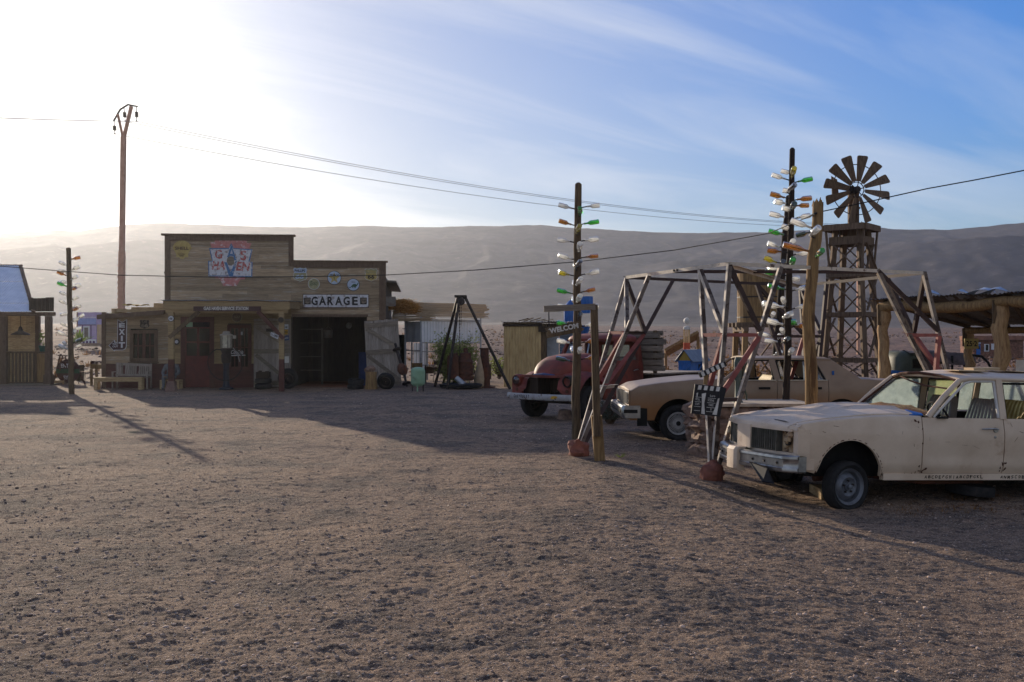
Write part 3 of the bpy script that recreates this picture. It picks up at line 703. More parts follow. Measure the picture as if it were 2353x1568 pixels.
obj('porch_fascia', mb, M['clap_y'], st, 'pale yellowish porch fascia boards and rafters')
for (x0, x1, xb) in ((387.5, 400, 392), (641.5, 653, 647)):
    ua, ub = pu(x0, 800), pu(x1, 800); g_ = 0
    mb = MB(FR); zc_ = pz(xb, 826)
    mb.bx(ua, ub, VP-.09, VP+.09, g_, zc_); pst = obj('porch_post', mb, M['maroon'], st)
    mb = MB(FR); mb.bx(ua, ub, VP-.09, VP+.09, zc_+.001, pz(xb, 718)); obj('post_upper', mb, M['clap_y'], pst)
    if x0 < 400:
        mb = MB(FR); c = (ua+ub)/2
        rows_ = [[(c+sx*w, VP+sy*w, z) for sx, sy in ((-1,-1),(1,-1),(1,1),(-1,1))] for w, z in ((.185,-.05),(.17,.10),(.105,.37))]
        mb.grid(rows_, True); mb.add([(c+sx*.105, VP+sy*.105, .37) for sx, sy in ((-1,-1),(1,-1),(1,1),(-1,1))], [(0,1,2,3)])
        obj('post_base', mb, mat('painted_plinth', S(128,104,96), S(108,86,80), 6, .9), pst)
mb = MB(FR); mb.beam((pu(457,718), VP-.03, pz(457,716)), (pu(390,770), VP-.03, pz(390,776)), .13, .16, (0,1,0), .006); obj('brace', mb, M['post'], st)
mb = MB(FR); mb.beam((pu(593,716), VP-.03, pz(593,716)), (pu(652,775), VP-.03, pz(652,779)), .13, .15, (0,1,0), .006); obj('brace', mb, M['maroon'], st)
# barn doors of the garage
def barn_door(fr, w, h, name='barn_door', label=None):
    mb = MB(fr); planks_v(mb, 0, w, 0, h, .13, 0, .03, .02); d = obj(name, mb, M['grey_wood'], st, label)
    mb = MB(fr)
    for z in (.14, h*.52, h*.93): mb.beam((.01, -.018, z), (w-.01, -.018, z+.02), .034, .17, (0,0,1))
    mb.beam((.08, -.02, h*.88), (w-.06, -.02, h*.58), .032, .13); mb.beam((.08, -.02, h*.47), (w-.06, -.02, .22), .032, .13)
    obj('door_ledge', mb, M['grey_wood_h'], d); return d
r = PF.rect(583, 731, 668, 889, -.12)
barn_door(FR.off(r[0], -.14, .03), r[1]-r[0], r[3]-.05, label='grey plank garage door folded flat against the porch wall')
a = PF.uz(843, 735, -.1); b_ = PF.uz(921, 735, -.9)
ang = rad(-16); c0 = FR((bay[1]+.05, -.12, .02)); ux = (FR.u*math.cos(ang)+FR.v*math.sin(ang)).normalized(); vx = Zv.cross(ux)
lean = rad(3.2); ux2 = ux; wz = (Zv*math.cos(lean)-ux*math.sin(lean)).normalized(); ux3 = wz.cross(vx)*-1
barn_door(Fr(c0, vx.cross(wz), vx, wz), 1.33, 2.48, label='grey plank garage door hanging open and leaning')
mb = MB(FR); 
for q in (uM+.02,): mb.bx(q, uR-.1, .1, 5.3, -.01, .012)
obj('garage_floor', mb, M['dirt_red'], st)
# leftover boards and yellow sheet lying on the lean-to roof
mb = MB(FR)
zq = zf(310, 711)
mb.bx(u(246), u(386), .9, 1.0, zf(310,716), zf(310,709.5)); mb.bx(u(272), u(384), 1.6, 1.66, zf(310,709), zf(310,703)); mb.bx(u(316), u(372), 2.2, 2.26, zf(310,703), zf(310,692))
mb.beam((u(243), .8, zf(243,714)), (u(262), 1.5, zf(262,713)), .1, .2)
obj('roof_lumber', mb, M['tan_wood'], None, 'stacked timber offcuts lying on the low lean-to roof', 'lumber')
mb = MB()
c = FR((u(292), 1.0, zf(292, 704)))
rows_ = [[c+FR.u*(i*.12-.45)+FR.v*(j*.12-.2)+Zv*(.1*NZ.noise(V((i*.6, j*.7, 4)))+.08) for i in range(9)] for j in range(5)]
mb.grid(rows_); obj('crumpled_sheet', mb, M['yellowp'], None, 'crumpled yellow plastic sheet on the lean-to roof', 'sheet', smooth=1)
# ---------------------------------------------------------------- signs on the walls (all mounted on the station: things of their own)
def disc(mb, c, r, v0, v1, n=40, sx=1.0):
    mb.prism([(c[0]+r*sx*math.cos(2*math.pi*k/n), c[1]+r*math.sin(2*math.pi*k/n)) for k in range(n)], v0, v1)
def ring(mb, c, r0, r1, v0, v1, n=40):
    o_ = [(c[0]+r1*math.cos(2*math.pi*k/n), c[1]+r1*math.sin(2*math.pi*k/n)) for k in range(n)]; i_ = [(c[0]+r0*math.cos(2*math.pi*k/n), c[1]+r0*math.sin(2*math.pi*k/n)) for k in range(n)]
    vs = [(p[0], v0, p[1]) for p in o_+i_]+[(p[0], v1, p[1]) for p in o_+i_]; fs = []
    for k in range(n):
        k2 = (k+1) % n; fs += [(k, k2, n+k2, n+k), (2*n+k, 3*n+k, 3*n+k2, 2*n+k2), (k, 2*n+k, 2*n+k2, k2), (n+k, n+k2, 3*n+k2, 3*n+k)]
    mb.add(vs, fs)
Q6 = lambda x, y, v=0: PF.uz((1130+x/5.229)/1.7408, (1000+y/5.229)/1.7408, v)
Q5 = lambda x, y, v=0: PF.uz((650+x/4.706)/1.7408, (920+y/4.706)/1.7408, v)
def sign(name, label): 
    return name, label
def layers(name, label, lays, texts=(), cat='sign', fr=None):
    """a flat sign: first layer is the plate, the rest its painted fields, each a thin raised part"""
    root = None
    for i, (pn, draw, m) in enumerate(lays):
        mb = MB(fr or FR); v = -.045-.004*i; draw(mb, v, v-.004 if i else v+.03)
        if i == 0: root = obj(name, mb, m, None, label, cat)
        else: obj(pn, mb, m, root)
    k = len(lays)
    for (s, c, w, h, m, bold, shear, ang) in texts:
        mb = MB(fr or FR); text(mb, s, (c[0], -.046-.004*k, c[1]), w, h, .004, bold, shear, ang); obj('lettering', mb, m, root)
    return root
P_ = lambda pts: (lambda mb, a, b: mb.prism(pts, a, b))
q = [Q5(*p) for p in ((1000,180),(1588,195),(1590,250),(1676,255),(1640,360),(1700,370),(1645,600),(1700,607),(1695,890),(1560,897),(1550,935),(1470,935),(1395,1060),(1150,1058),(1080,920),(1000,915),(995,880),(870,877),(865,585),(935,585),(880,345),(930,345),(898,235),(980,235))]
blue = [Q5(*p) for p in ((880,345),(1250,345),(1300,250),(1345,345),(1700,368),(1645,600),(1700,607),(1695,888),(870,877),(865,585),(938,585))]
white = [Q5(*p) for p in ((905,365),(1252,365),(1300,280),(1335,362),(1672,385),(1620,615),(1680,622),(1675,870),(888,860),(882,600),(958,600))]
drip = [Q5(*p) for p in ((1230,700),(1330,690),(1320,820),(1285,1010),(1265,1040),(1240,940))]
acap = [[Q5(*p) for p in t] for t in (((1298,290),(1325,330),(1400,580),(1350,580),(1330,500),(1262,500),(1262,560),(1220,520)),)]
ac = acap[0]
vee = [Q5(*p) for p in ((1385,580),(1405,590),(1330,880),(1262,890),(1175,610),(1215,610),(1290,800))]
c = lambda x, y: Q5(x, y)
dz = lambda a: a/4.706/1.7408/61.5
TX = [('G', c(1062,465), dz(130), dz(165), M['sign_red'], .02, 0, 0), ('S', c(1528,485), dz(110), dz(185), M['sign_red'], .02, 0, 0), ('HA', c(1060,670), dz(240), dz(165), M['sign_red'], .03, .2, 0), ('EN', c(1525,690), dz(270), dz(165), M['sign_red'], .03, .2, 0)]
peel = [Q5(*p) for p in ((1250,500),(1330,505),(1360,560),(1350,640),(1300,680),(1240,660),(1215,600),(1225,540))]
def aface(mb, a, b):
    P0 = lambda *t: [Q5(*p) for p in t]
    mb.prism(P0((1298,290),(1322,330),(1258,515),(1220,520)), a, b); mb.prism(P0((1300,330),(1322,335),(1402,575),(1358,580)), a, b); mb.prism(P0((1270,455),(1345,455),(1355,500),(1258,500)), a-.0005, b)
layers('service_sign', 'big shield-shaped sign in faded pink, white and blue reading GAS HAVEN', [('plate', P_(q), M['sign_pink']), ('blue_border', P_(blue), M['sign_blue']), ('white_field', P_(white), M['sign_white']), ('blue_point', P_(vee), M['sign_blue']), ('bare_patch', P_(peel), M['grey_wood_h']), ('blue_letter', aface, M['sign_blue'])], TX)
# scallop-shell emblem
sc_ = []
cx_, cy_ = 372, 345
for k in range(22):
    a_ = math.pi*(1.08-1.16*k/21); rr_ = 172+(7 if k % 2 else -5); sc_.append(Q5(cx_+rr_*math.cos(a_), cy_-140*math.sin(a_)*(1 if True else 1)))
shell = sc_+[Q5(*p) for p in ((540,350),(480,465),(490,520),(425,520),(400,550),(345,548),(320,520),(265,515),(265,470),(205,350))]
def rays(mb, a, b):
    for k in range(7):
        t_ = (k-3); mb.prism([Q5(365+t_*9-3, 505), Q5(365+t_*9+3, 505), Q5(365+t_*22+4, 430+abs(t_)*7), Q5(365+t_*22-4, 430+abs(t_)*7)], a, b)
layers('shell_sign', 'tan scallop-shell sign with a fluted edge, top corner of the false front', [('plate', P_(shell), M['sign_yel']), ('flutes', rays, M['trim'])], [('SHELL', c(372,350), dz(250), dz(62), M['trim'], .03, 0, 0)])
c = lambda x, y: Q6(x, y)
dz = lambda a: a/5.229/1.7408/61.5
def shield(x0, y0, w, h, k=1.0):
    P0 = [(0,.1),(.1,0),(.27,.06),(.5,.0),(.73,.06),(.9,0),(1,.16),(.93,.3),(.96,.5),(1,.7),(.9,.85),(.7,.92),(.5,1),(.3,.92),(.1,.85),(0,.7),(.04,.5),(.07,.3)]
    P0 = [(.5+(a-.5)*k, .5+(b-.5)*k) for a, b in P0]
    return [Q6(x0+a*w, y0+b*h) for a, b in P0]
def halfshield(x0, y0, w, h, lo):
    return [p for p in []]
def band(x0, y0, w, h, pts): return [Q6(x0+a*w, y0+b*h) for a, b in pts]
up = [(.02,.14),(.11,.03),(.27,.08),(.5,.03),(.73,.08),(.89,.03),(.97,.17),(.92,.3),(.93,.38),(.07,.38),(.08,.3)]
layers('shield_sign', 'pale blue and olive shield sign numbered 66, next to the tall false front', [('plate', P_(shield(226,376,294,288)), M['white_plate']), ('lower_field', P_(shield(226,376,294,288,.95)), M['sign_olive']), ('upper_field', P_(band(226,376,294,288,up)), M['sign_bluewhite'])],
       [('PHILLIPS', c(366,440), dz(215), dz(55), M['blackp'], .03, 0, 0), ('66', c(360,565), dz(180), dz(90), M['sign_bluewhite'], .05, .15, 0)])
layers('shield_sign', 'old yellow shield sign numbered 66 at the right end of the garage wall', [('plate', P_(shield(1720,390,270,270)), M['white_plate']), ('lower_field', P_(shield(1720,390,270,270,.95)), M['sign_yel']), ('upper_field', P_(band(1720,390,270,270,up)), M['sign_olive'])],
       [('Phillips', c(1855,460), dz(190), dz(70), M['sign_yel'], .03, 0, 0), ('66', c(1855,565), dz(140), dz(90), M['blackp'], .03, .1, 0)])
def circ(x, y, rpx, k=1.0):
    def f(mb, a, b): disc(mb, c(x, y), dz(rpx)*k, a, b)
    return f
layers('round_sign', 'round weathered olive sign with cursive lettering, lowest left of the round signs', [('plate', circ(658,715,120), M['white_plate']), ('field', circ(658,715,112), M['sign_olive'])], [('Esso', c(660,700), dz(150), dz(90), M['sign_green'], 0, .25, 0)])
def star(mb, a, b):
    ct = c(1085,597); r_ = dz(125)
    pts = [(ct[0]+(r_ if k % 2 == 0 else r_*.40)*math.sin(math.pi*k/5), ct[1]+(r_ if k % 2 == 0 else r_*.40)*math.cos(math.pi*k/5)) for k in range(10)]
    mb.prism(pts, a, b)
layers('round_sign', 'round pale blue sign with a golden five-pointed star', [('rim', circ(1085,587,145), M['blackp']), ('field', circ(1085,587,136), M['sign_bluewhite']), ('star', star, M['sign_yel'])], [('TEXACO', c(1088,530), dz(205), dz(42), M['blackp'], .03, 0, 0), ('T', c(1085,610), dz(40), dz(60), M['sign_green'], .02, 0, 0)])
dino = [(1378,762),(1400,790),(1435,770),(1460,735),(1490,715),(1525,715),(1550,730),(1560,720),(1575,690),(1592,692),(1590,705),(1572,735),(1555,765),(1535,775),(1535,800),(1522,800),(1515,778),(1505,778),(1508,800),(1495,800),(1488,775),(1475,775),(1472,800),(1458,800),(1458,775),(1440,785),(1415,800),(1388,795)]
layers('round_sign', 'round pale blue sign with a green long-necked dinosaur', [('rim', circ(1482,730,132), M['blackp']), ('field', circ(1482,730,122), M['sign_bluewhite']), ('dinosaur', P_([c(*p) for p in dino]), M['sign_green'])], [('DINO', c(1487,676), dz(78), dz(24), M['blackp'], .02, 0, 0)])
gr = [c(425,925),c(1810,925),c(1810,1215),c(425,1215)]
ginner = [c(440,942),c(1796,942),c(1796,1200),c(440,1200)]
def letters_bits(mb, a, b):
    for (x0, x1, y) in ((755,860,1105),(915,960,1080),(1095,1130,1085)):
        mb.prism([c(x0,y-14),c(x1,y-14),c(x1,y+10),c(x0,y+10)], a, b)
def sevens(mb, a, b):
    for x0 in (452, 1625): mb.prism([c(x0,1000),c(x0+140,1000),c(x0+140,1142),c(x0,1142)], a, b)
def sev_in(mb, a, b):
    for x0 in (452, 1625): mb.prism([c(x0+22,1022),c(x0+125,1015),c(x0+118,1110),c(x0+70,1128),c(x0+30,1110)], a, b)
gs = layers('garage_sign', 'long grey-white framed sign reading GARAGE above the open bay', [('frame', P_(gr), M['trim']), ('field', P_(ginner), M['sign_white']), ('emblem_square', sevens, M['iron']), ('emblem_field', sev_in, M['grey_wood_h'])],
       [(ch_, c(x_, 1070), dz(w_), dz(182), M['blackp'], .035, 0, 0) for ch_, x_, w_ in (('G',675,132),('A',842,150),('R',1005,125),('A',1178,150),('G',1343,135),('E',1518,120))]+
       [('7up', c(x_,1068), dz(88), dz(60), M['iron'], .02, .2, rad(12)) for x_ in (526, 1698)])
# EXIT arrow
Q2 = lambda x, y, v=0: PF.uz((400+x/3.484)/1.7408, (1150+y/3.484)/1.7408, v)
dz2 = lambda a: a/3.484/1.7408/61.5
ar = [(248,448),(312,485),(380,446),(376,800),(372,840),(350,868),(320,878),(212,878),(205,893),(125,812),(205,735),(214,745),(214,765),(245,765)]
cxx, cyy = 270, 690
ar_in = [(256,462),(312,494),(372,458),(368,800),(364,836),(345,860),(318,870),(206,870),(200,880),(134,812),(200,745),(206,772),(252,773)]
layers('exit_sign', 'maroon bent arrow sign with white edge reading EXIT WAY OUT', [('edge', P_([Q2(*p) for p in ar]), M['white_plate']), ('field', P_([Q2(*p) for p in ar_in]), M['sign_maroon'])],
       [('E', Q2(311,530), dz2(80), dz2(62), M['white_plate'], .05, 0, 0), ('X', Q2(311,622), dz2(80), dz2(78), M['white_plate'], .05, 0, 0), ('I', Q2(311,712), dz2(26), dz2(74), M['white_plate'], .05, 0, 0), ('T', Q2(310,803), dz2(84), dz2(78), M['white_plate'], .05, 0, 0),
        ('WAY', Q2(218,790), dz2(74), dz2(25), M['white_plate'], .02, 0, 0), ('OUT', Q2(219,824), dz2(74), dz2(25), M['white_plate'], .02, 0, 0)])
sh2 = [Q2(558+a_*132, 455+b_*120) for a_, b_ in [(0,.1),(.1,0),(.27,.06),(.5,.0),(.73,.06),(.9,0),(1,.16),(.93,.3),(.96,.5),(1,.7),(.9,.85),(.7,.92),(.5,1),(.3,.92),(.1,.85),(0,.7),(.04,.5),(.07,.3)]]
layers('shield_sign', 'small dark grey shield sign numbered 66 above the curtained window', [('plate', P_(sh2), M['iron'])], [('66', Q2(626,532), dz2(100), dz2(52), M['grey_wood_h'], .05, 0, 0), ('US', Q2(626,480), dz2(70), dz2(20), M['grey_wood_h'], .02, 0, 0)])
# signs on the porch
FP = FR.off(0, VP+.0, 0)
Q3 = lambda x, y: PF.uz((600+x/2.24)/1.7408, (900+y/2.24)/1.7408, VP)
dz3 = lambda a: a/2.24/1.7408/66.5
FPp = FR.off(0, VP-.06, 0)
layers('name_board', 'long maroon porch board lettered GAS HAVEN SERVICE STATION', [('plate', P_([Q3(395,732),Q3(997,732),Q3(997,775),Q3(395,775)]), M['sign_maroon'])],
       [('GAS', Q3(518,750), dz3(62), dz3(32), M['white_p'], .05, 0, 0), ('HAVEN', Q3(599,750), dz3(80), dz3(32), M['white_p'], .05, 0, 0), ('SERVICE', Q3(705,750), dz3(114), dz3(32), M['white_p'], .05, 0, 0), ('STATION', Q3(830,750), dz3(112), dz3(32), M['white_p'], .05, 0, 0)], fr=FPp)
def rnd(x, y, r_): 
    return lambda mb, a, b: disc(mb, Q3(x, y), dz3(r_), a, b)
FPq = FR.off(0, VP-.1, 0)
layers('round_plaque', 'small round grey plaque high on the left porch post', [('plate', rnd(198,840,27), M['iron']), ('face', rnd(198,840,23), M['sign_white'])], [('66', Q3(198,840), dz3(26), dz3(22), M['iron'], .03, 0, 0)], fr=FPq)
layers('round_plaque', 'small round dark plaque high on the right porch post', [('plate', rnd(1178,853,27), M['trim']), ('face', rnd(1178,853,23), M['iron'])], (), fr=FPq)
FW = FR
Qw = lambda x, y: PF.uz((600+x/2.24)/1.7408, (900+y/2.24)/1.7408, -.02)
dzw = lambda a: a/2.24/1.7408/61.5
layers('round_plaque', 'larger dim round sign on the wall above the porch window', [('plate', lambda mb, a, b: disc(mb, Qw(780,826), dzw(46), a, b), M['sign_olive']), ('face', lambda mb, a, b: disc(mb, Qw(780,826), dzw(41), a, b), M['trim'])], [('GULF', Qw(780,826), dzw(50), dzw(20), M['sign_olive'], .02, 0, 0)])
layers('round_plaque', 'round dark plaque on the wall behind the left porch post', [('plate', lambda mb, a, b: disc(mb, Qw(240,1048), dzw(27), a, b), M['iron']), ('face', lambda mb, a, b: disc(mb, Qw(240,1048), dzw(15), a, b), M['sign_white'])])
layers('green_plaque', 'pale green rectangular plaque above the red door', [('plate', P_([Qw(325,870),Qw(382,870),Qw(382,915),Qw(325,915)]), M['tank_green'])])
# licence plates and papers
def plate(label, pts, m, s=None, w=0, h=0, ang=0, fr=FPq, Q=Q3, d=dz3, tm='blackp', c0=None, cat='plate', nm='licence_plate'):
    layers(nm, label, [('plate', P_([Q(*p) for p in pts]), M[m])], [(s, Q(*c0), d(w), d(h), M[tm], .03, 0, ang)] if s else (), cat, fr)
plate('tilted cream licence plate 11-1890 nailed below the maroon brace', ((1090,960),(1158,990),(1150,1025),(1083,992)), 'white_plate', '11-1890', 62, 22, rad(-22), c0=(1121,992))
plate('white licence plate at the top of the grey door edge', ((1200,892),(1245,892),(1245,935),(1200,935)), 'white_plate', '3 HK', 40, 18, 0, c0=(1222,918), fr=FR.off(0,-.17,0), Q=Qw, d=dzw)
plate('orange-yellow licence plate 1953 under the white plate', ((1201,940),(1242,940),(1240,982),(1201,982)), 'yellow_plate', '1953', 36, 22, 0, c0=(1221,962), fr=FR.off(0,-.17,0), Q=Qw, d=dzw)
plate('blue licence plate tilted beside the right porch post', ((1201,998),(1250,990),(1253,1032),(1203,1040)), 'blue_plate', 'LAND', 40, 16, rad(8), c0=(1226,1015), fr=FR.off(0,-.17,0), Q=Qw, d=dzw, tm='white_plate')
plate('dark narrow licence plate behind the maroon brace', ((1047,930),(1112,930),(1112,958),(1047,958)), 'iron', fr=FR.off(0,-.17,0), Q=Qw, d=dzw)
plate('torn white paper notice pinned to the grey garage door', ((1200,1180),(1250,1176),(1250,1236),(1200,1236)), 'paper', fr=FR.off(0,-.17,0), Q=Qw, d=dzw, cat='notice', nm='paper_notice')
plate('small white sticker in the porch window beside the pump', ((742,990),(770,990),(770,1020),(742,1020)), 'paper', fr=FR.off(0,.02,0), Q=Qw, d=dzw, cat='sticker', nm='window_sticker')
plate('grey sticker high in the right pane of the porch window', ((803,958),(830,958),(830,988),(803,988)), 'sign_white', fr=FR.off(0,.02,0), Q=Qw, d=dzw, cat='sticker', nm='window_sticker')
mb = MB(FR); text(mb, 'Coca', (Qw(762,1140)[0], -.07, Qw(762,1140)[1]), dzw(66), dzw(34), .004, .01, .35); text(mb, 'Cola', (Qw(812,1140)[0], -.07, Qw(812,1140)[1]), dzw(50), dzw(34), .004, .01, .35)
mb.prism([Qw(716,1158),Qw(740,1168),Qw(790,1162),Qw(858,1165),Qw(856,1172),Qw(790,1172),Qw(740,1176),Qw(720,1172)], -.078, -.07)
obj('script_sign', mb, M['white_plate'], None, 'white cursive cola lettering with a swoosh under the porch window', 'sign')
# ================================================================ props at the station
def tyre_prof(Rr, w, ri):
    h = w/2
    return [(ri, -h*.72), (ri+.02, -h*.86), ((Rr+ri)/2, -h), (Rr-.03, -h*.9), (Rr-.008, -h*.74), (Rr, -h*.4), (Rr, h*.4), (Rr-.008, h*.74), (Rr-.03, h*.9), ((Rr+ri)/2, h), (ri+.02, h*.86), (ri, h*.72)]
def tyre(name, c, ax, Rr, w, ri, label, rim=None):
    mb = MB(); mb.lathe(tyre_prof(Rr, w, ri)+[(ri, -w*.36)], c, ax, 36, False)
    o = obj(name, mb, M['rubber'], None, label, 'tyre', smooth=1)
    if rim:
        axv = V(ax).normalized(); mb = MB()
        mb.lathe([(.02, -.02), (ri*.35, -.03), (ri*.5, .0), (ri*.8, .02), (ri*.93, -.03), (ri, -.05), (ri, -.08)], V(c)-axv*.03, ax, 30, False)
        rm = obj('rim', mb, rim, o, smooth=1)
        mb = MB(); x = axv.cross(Zv).normalized(); y = axv.cross(x)
        for k in range(14):
            a = 6.283*k/14; p = V(c)-axv*.062+(x*math.cos(a)+y*math.sin(a))*ri*.66
            mb.lathe([(.014, 0), (.014, .012)], p, axv, 8)
        obj('rim_holes', mb, M['black'], rm)
    return o
gp = lambda x, y: G(x, y)
def at(x, Yd): return V(((x-CX)/F*Yd, Yd, gz((x-CX)/F*Yd, Yd)))
# stacked tyres by the porch door
c = at(605, 36.4)
for k, (lab) in enumerate(('bottom dusty tyre of the stack below the grey door folded against the wall', 'upper tyre of the stack, under the dark crate')):
    tyre('stacked_tyre', c+V((0,0,.10+k*.2)), (0,0,1), .30, .19, .18, lab)
mb = MB(yaw(c+V((0,0,.4)), rad(4))); mb.bx(-.24,.24,-.15,.15,0,.02)
for s_ in (-1,1): mb.bx(-.24,.24,s_*.15-.01,s_*.15+.01,.02,.22); mb.bx(s_*.23-.01,s_*.23+.01,-.139,.139,.02,.22)
mb.bx(-.16,-.06,-.1,.05,.02,.27); mb.bx(.08,.2,-.08,.06,.02,.25)
obj('wooden_crate', mb, M['darkpost'], None, 'dark wooden crate with bits in it on top of two stacked tyres', 'crate')
c = at(662, 36.75); tyre('leaning_tyre', c+V((0,0,.37)), (-.05,.95,.22), .38, .2, .21, 'big tyre with rim leaning behind the right porch post', M['iron'])
c = at(817, 36.2)
for k, lab in enumerate(('bottom tyre of the pair at the open bay', 'top tyre of the pair at the open bay, tilted')):
    tyre('stacked_tyre', c+V((0.02*k,0,.09+k*.19)), (.05*k,-.12*k,1), .30, .18, .18, lab)
mb = MB(); c = at(853, 36.0); mb.lathe([(.23,0),(.215,.15),(.20,.4),(.205,.62),(.19,.64)], c, (0,0,1), 14); obj('tree_stump', mb, M['post_y'], None, 'upright sawn log stump at the hanging garage door', 'stump', smooth=1)
mb = MB(); mb.rock(c+V((-.02,0,.75)), .17, (1.1,.8,.8)); mb.rock(c+V((-.16,-.03,.70)), .1); obj('rock', mb, M['stone'], None, 'grey rock set on top of the log stump', 'rock', smooth=1)
c = at(887, 36.0); tyre('leaning_tyre', c+V((0,0,.30)), (.12,.9,.42), .32, .2, .2, 'tyre with steel rim leaning against the hanging garage door', M['iron'])
# axle leaning beside the door
a_, b_ = W(908, 790, 36.1), W(936, 888, 35.4)
ax_ = (b_-a_).normalized(); mb = MB(); mb.tube([a_, a_+(b_-a_)*.3, a_+(b_-a_)*.42, a_+(b_-a_)*.55, b_], [.05,.055,.06,.05,.045], 10)
t_ = thing('drive_axle', b_, 'rusted drive axle standing on end beside the hanging garage door', 'axle'); obj('shaft', mb, M['iron'], t_, smooth=1)
for f_ in (.14, .93): mb = MB(); mb.lathe([(.03,-.03),(.15,-.02),(.16,.0),(.15,.02),(.03,.05)], a_+(b_-a_)*f_, ax_, 20); obj('hub', mb, M['iron'], t_, smooth=1)
mb = MB(); mb.lathe([(.05,-.26),(.12,-.2),(.19,-.04),(.17,.08),(.08,.2)], a_+(b_-a_)*.62, ax_+V((.2,0,0)), 18); obj('differential', mb, M['rust'], t_, smooth=1)
# visible fuel pump
c = at(520, 36.0); t_ = thing('fuel_pump', c, 'tall old visible-glass fuel pump with looped hose in front of the porch window', 'pump')
s_ = 63.5; Hh = lambda y: (893-y)/s_
mb = MB(); mb.lathe([(.26,0),(.25,.05),(.13,.1),(.11,.2),(.10,.85),(.13,.95)], c, (0,0,1), 20); obj('column', mb, mat('dark_blue_pump_paint', S(46,52,66), S(34,36,46), 5, .5), t_, smooth=1)
mb = MB(); mb.lathe([(.13,.951),(.17,1.0),(.18,1.25),(.15,1.3),(.19,1.4),(.21,1.48),(.12,1.5)], c, (0,0,1), 20); mb.lathe([(.09,0),(.11,.05),(.09,.09)], c+V((0,-.17,1.38)), (0,-1,0), 16); obj('pump_head', mb, M['iron'], t_, smooth=1)
mb = MB(); mb.lathe([(.20,1.501),(.2,1.94)], c, (0,0,1), 24, False); mb.lathe([(.02,1.5),(.02,1.98)], c, (0,0,1), 8); obj('glass_cylinder', mb, M['gl_clear'], t_, smooth=1)
mb = MB()
for k in range(6): a = 6.28*k/6; mb.tube([c+V((.215*math.cos(a),.215*math.sin(a),1.5)), c+V((.215*math.cos(a),.215*math.sin(a),1.95))], .011, 6)
obj('glass_guard', mb, M['iron'], t_)
mb = MB(); mb.lathe([(.23,1.951),(.23,1.98),(.13,2.02),(.12,2.09),(.02,2.11)], c, (0,0,1), 20); obj('cap', mb, M['white_p'], t_, smooth=1)
mb = MB(); pts = [c+V((.62*math.sin(a)*(1.02), -.12, 1.02-.70*math.cos(a)*(1 if math.cos(a)>0 else .72))) for a in [rad(q) for q in range(-150, 151, 12)]]
pts = [c+V((-.06,-.16,1.42))]+pts+[c+V((.1,-.16,1.42))]; mb.tube(pts, .02, 8); obj('hose', mb, M['cable'], t_, smooth=1)
mb = MB(); mb.tube([c+V((.28,-.13,1.5)), c+V((.45,-.13,1.28)), c+V((.52,-.13,1.0))], [.014,.022,.012], 8); obj('nozzle', mb, M['chrome'], t_)
# benches
def slat_bench():
    fr = FR.off(u(287,850), -.62, 0); t_ = thing('garden_bench', fr((0,0,0)), 'grey slatted garden bench with a broken slat under the curtained window', 'bench')
    Wd = u(358,850)-u(277,850)
    mb = MB(fr); x0, x1 = -.15, Wd-.15
    for k in range(4): mb.bx(x0, x1, -.05-.11*k-.09, -.05-.11*k, .42, .45)
    obj('seat', mb, M['grey_wood_h'], t_)
    mb = MB(fr); mb.beam((x0, .06, .92), (x1, .06, .86), .05, .09); mb.beam((x0, .02, .52), (x1, .02, .5), .05, .07)
    n = 17
    for k in range(n):
        if k in (3,): continue
        x = x0+.08+(x1-x0-.16)*k/(n-1); j = .12 if k == 10 else 0
        mb.beam((x, .02, .52), (x+j, .06, .88), .05, .018)
    obj('backrest', mb, M['grey_wood'], t_)
    for x in (x0+.03, x1-.03):
        mb = MB(fr); mb.beam((x, .08, 0), (x, .06, .92), .05, .06); obj('leg', mb, M['grey_wood'], t_)
        mb = MB(fr); mb.beam((x, -.44, 0), (x, -.44, .62), .05, .06); obj('leg', mb, M['grey_wood'], t_)
        mb = MB(fr); mb.bx(x-.03, x+.03, -.47, .04, .622, .65); obj('armrest', mb, M['grey_wood'], t_)
slat_bench()
fr = FR.off(u(243,880), -1.15, 0); t_ = thing('plank_bench', fr((.9,0,0)), 'low backless plank bench in front of the slatted bench', 'bench')
Wd = u(349,880)-u(243,880)
mb = MB(fr); mb.bx(-.03, Wd+.03, -.2, .2, .40, .45); mb.bx(0, Wd, -.18, -.14, .30, .399); obj('seat', mb, M['tan_wood'], t_)
for x in (.06, Wd-.06):
    for y in (-.14,.14): mb = MB(fr); mb.bx(x-.06, x+.06, y-.04, y+.04, 0, .398 if y > 0 else .299); obj('leg', mb, M['tan_wood'], t_)
# seated dummy behind the left porch post
def skinned(name, pts, edges, radii, m, parent, sub=1):
    me = bpy.data.meshes.new(name); me.from_pydata([tuple(p) for p in pts], edges, []); o = bpy.data.objects.new(name, me); COL.objects.link(o)
    s_ = o.modifiers.new('skin', 'SKIN'); s_.use_smooth_shade = True
    lay = me.skin_vertices[0].data if me.skin_vertices else None
    if lay is None:
        bpy.context.view_layer.objects.active = o; bpy.context.view_layer.update(); lay = me.skin_vertices[0].data
    for i, r in enumerate(radii): lay[i].radius = (r, r); lay[i].use_root = (i == 0)
    if sub: o.modifiers.new('sub', 'SUBSURF').levels = sub; o.modifiers['sub'].render_levels = sub
    dg = bpy.context.evaluated_depsgraph_get()
    me2 = bpy.data.meshes.new_from_object(o.evaluated_get(dg)); bpy.data.objects.remove(o)
    mb = MB(); mb.add([v.co for v in me2.vertices], [tuple(p.vertices) for p in me2.polygons]); bpy.data.meshes.remove(me2)
    return obj(name, mb, m, parent, smooth=80) if parent else mb
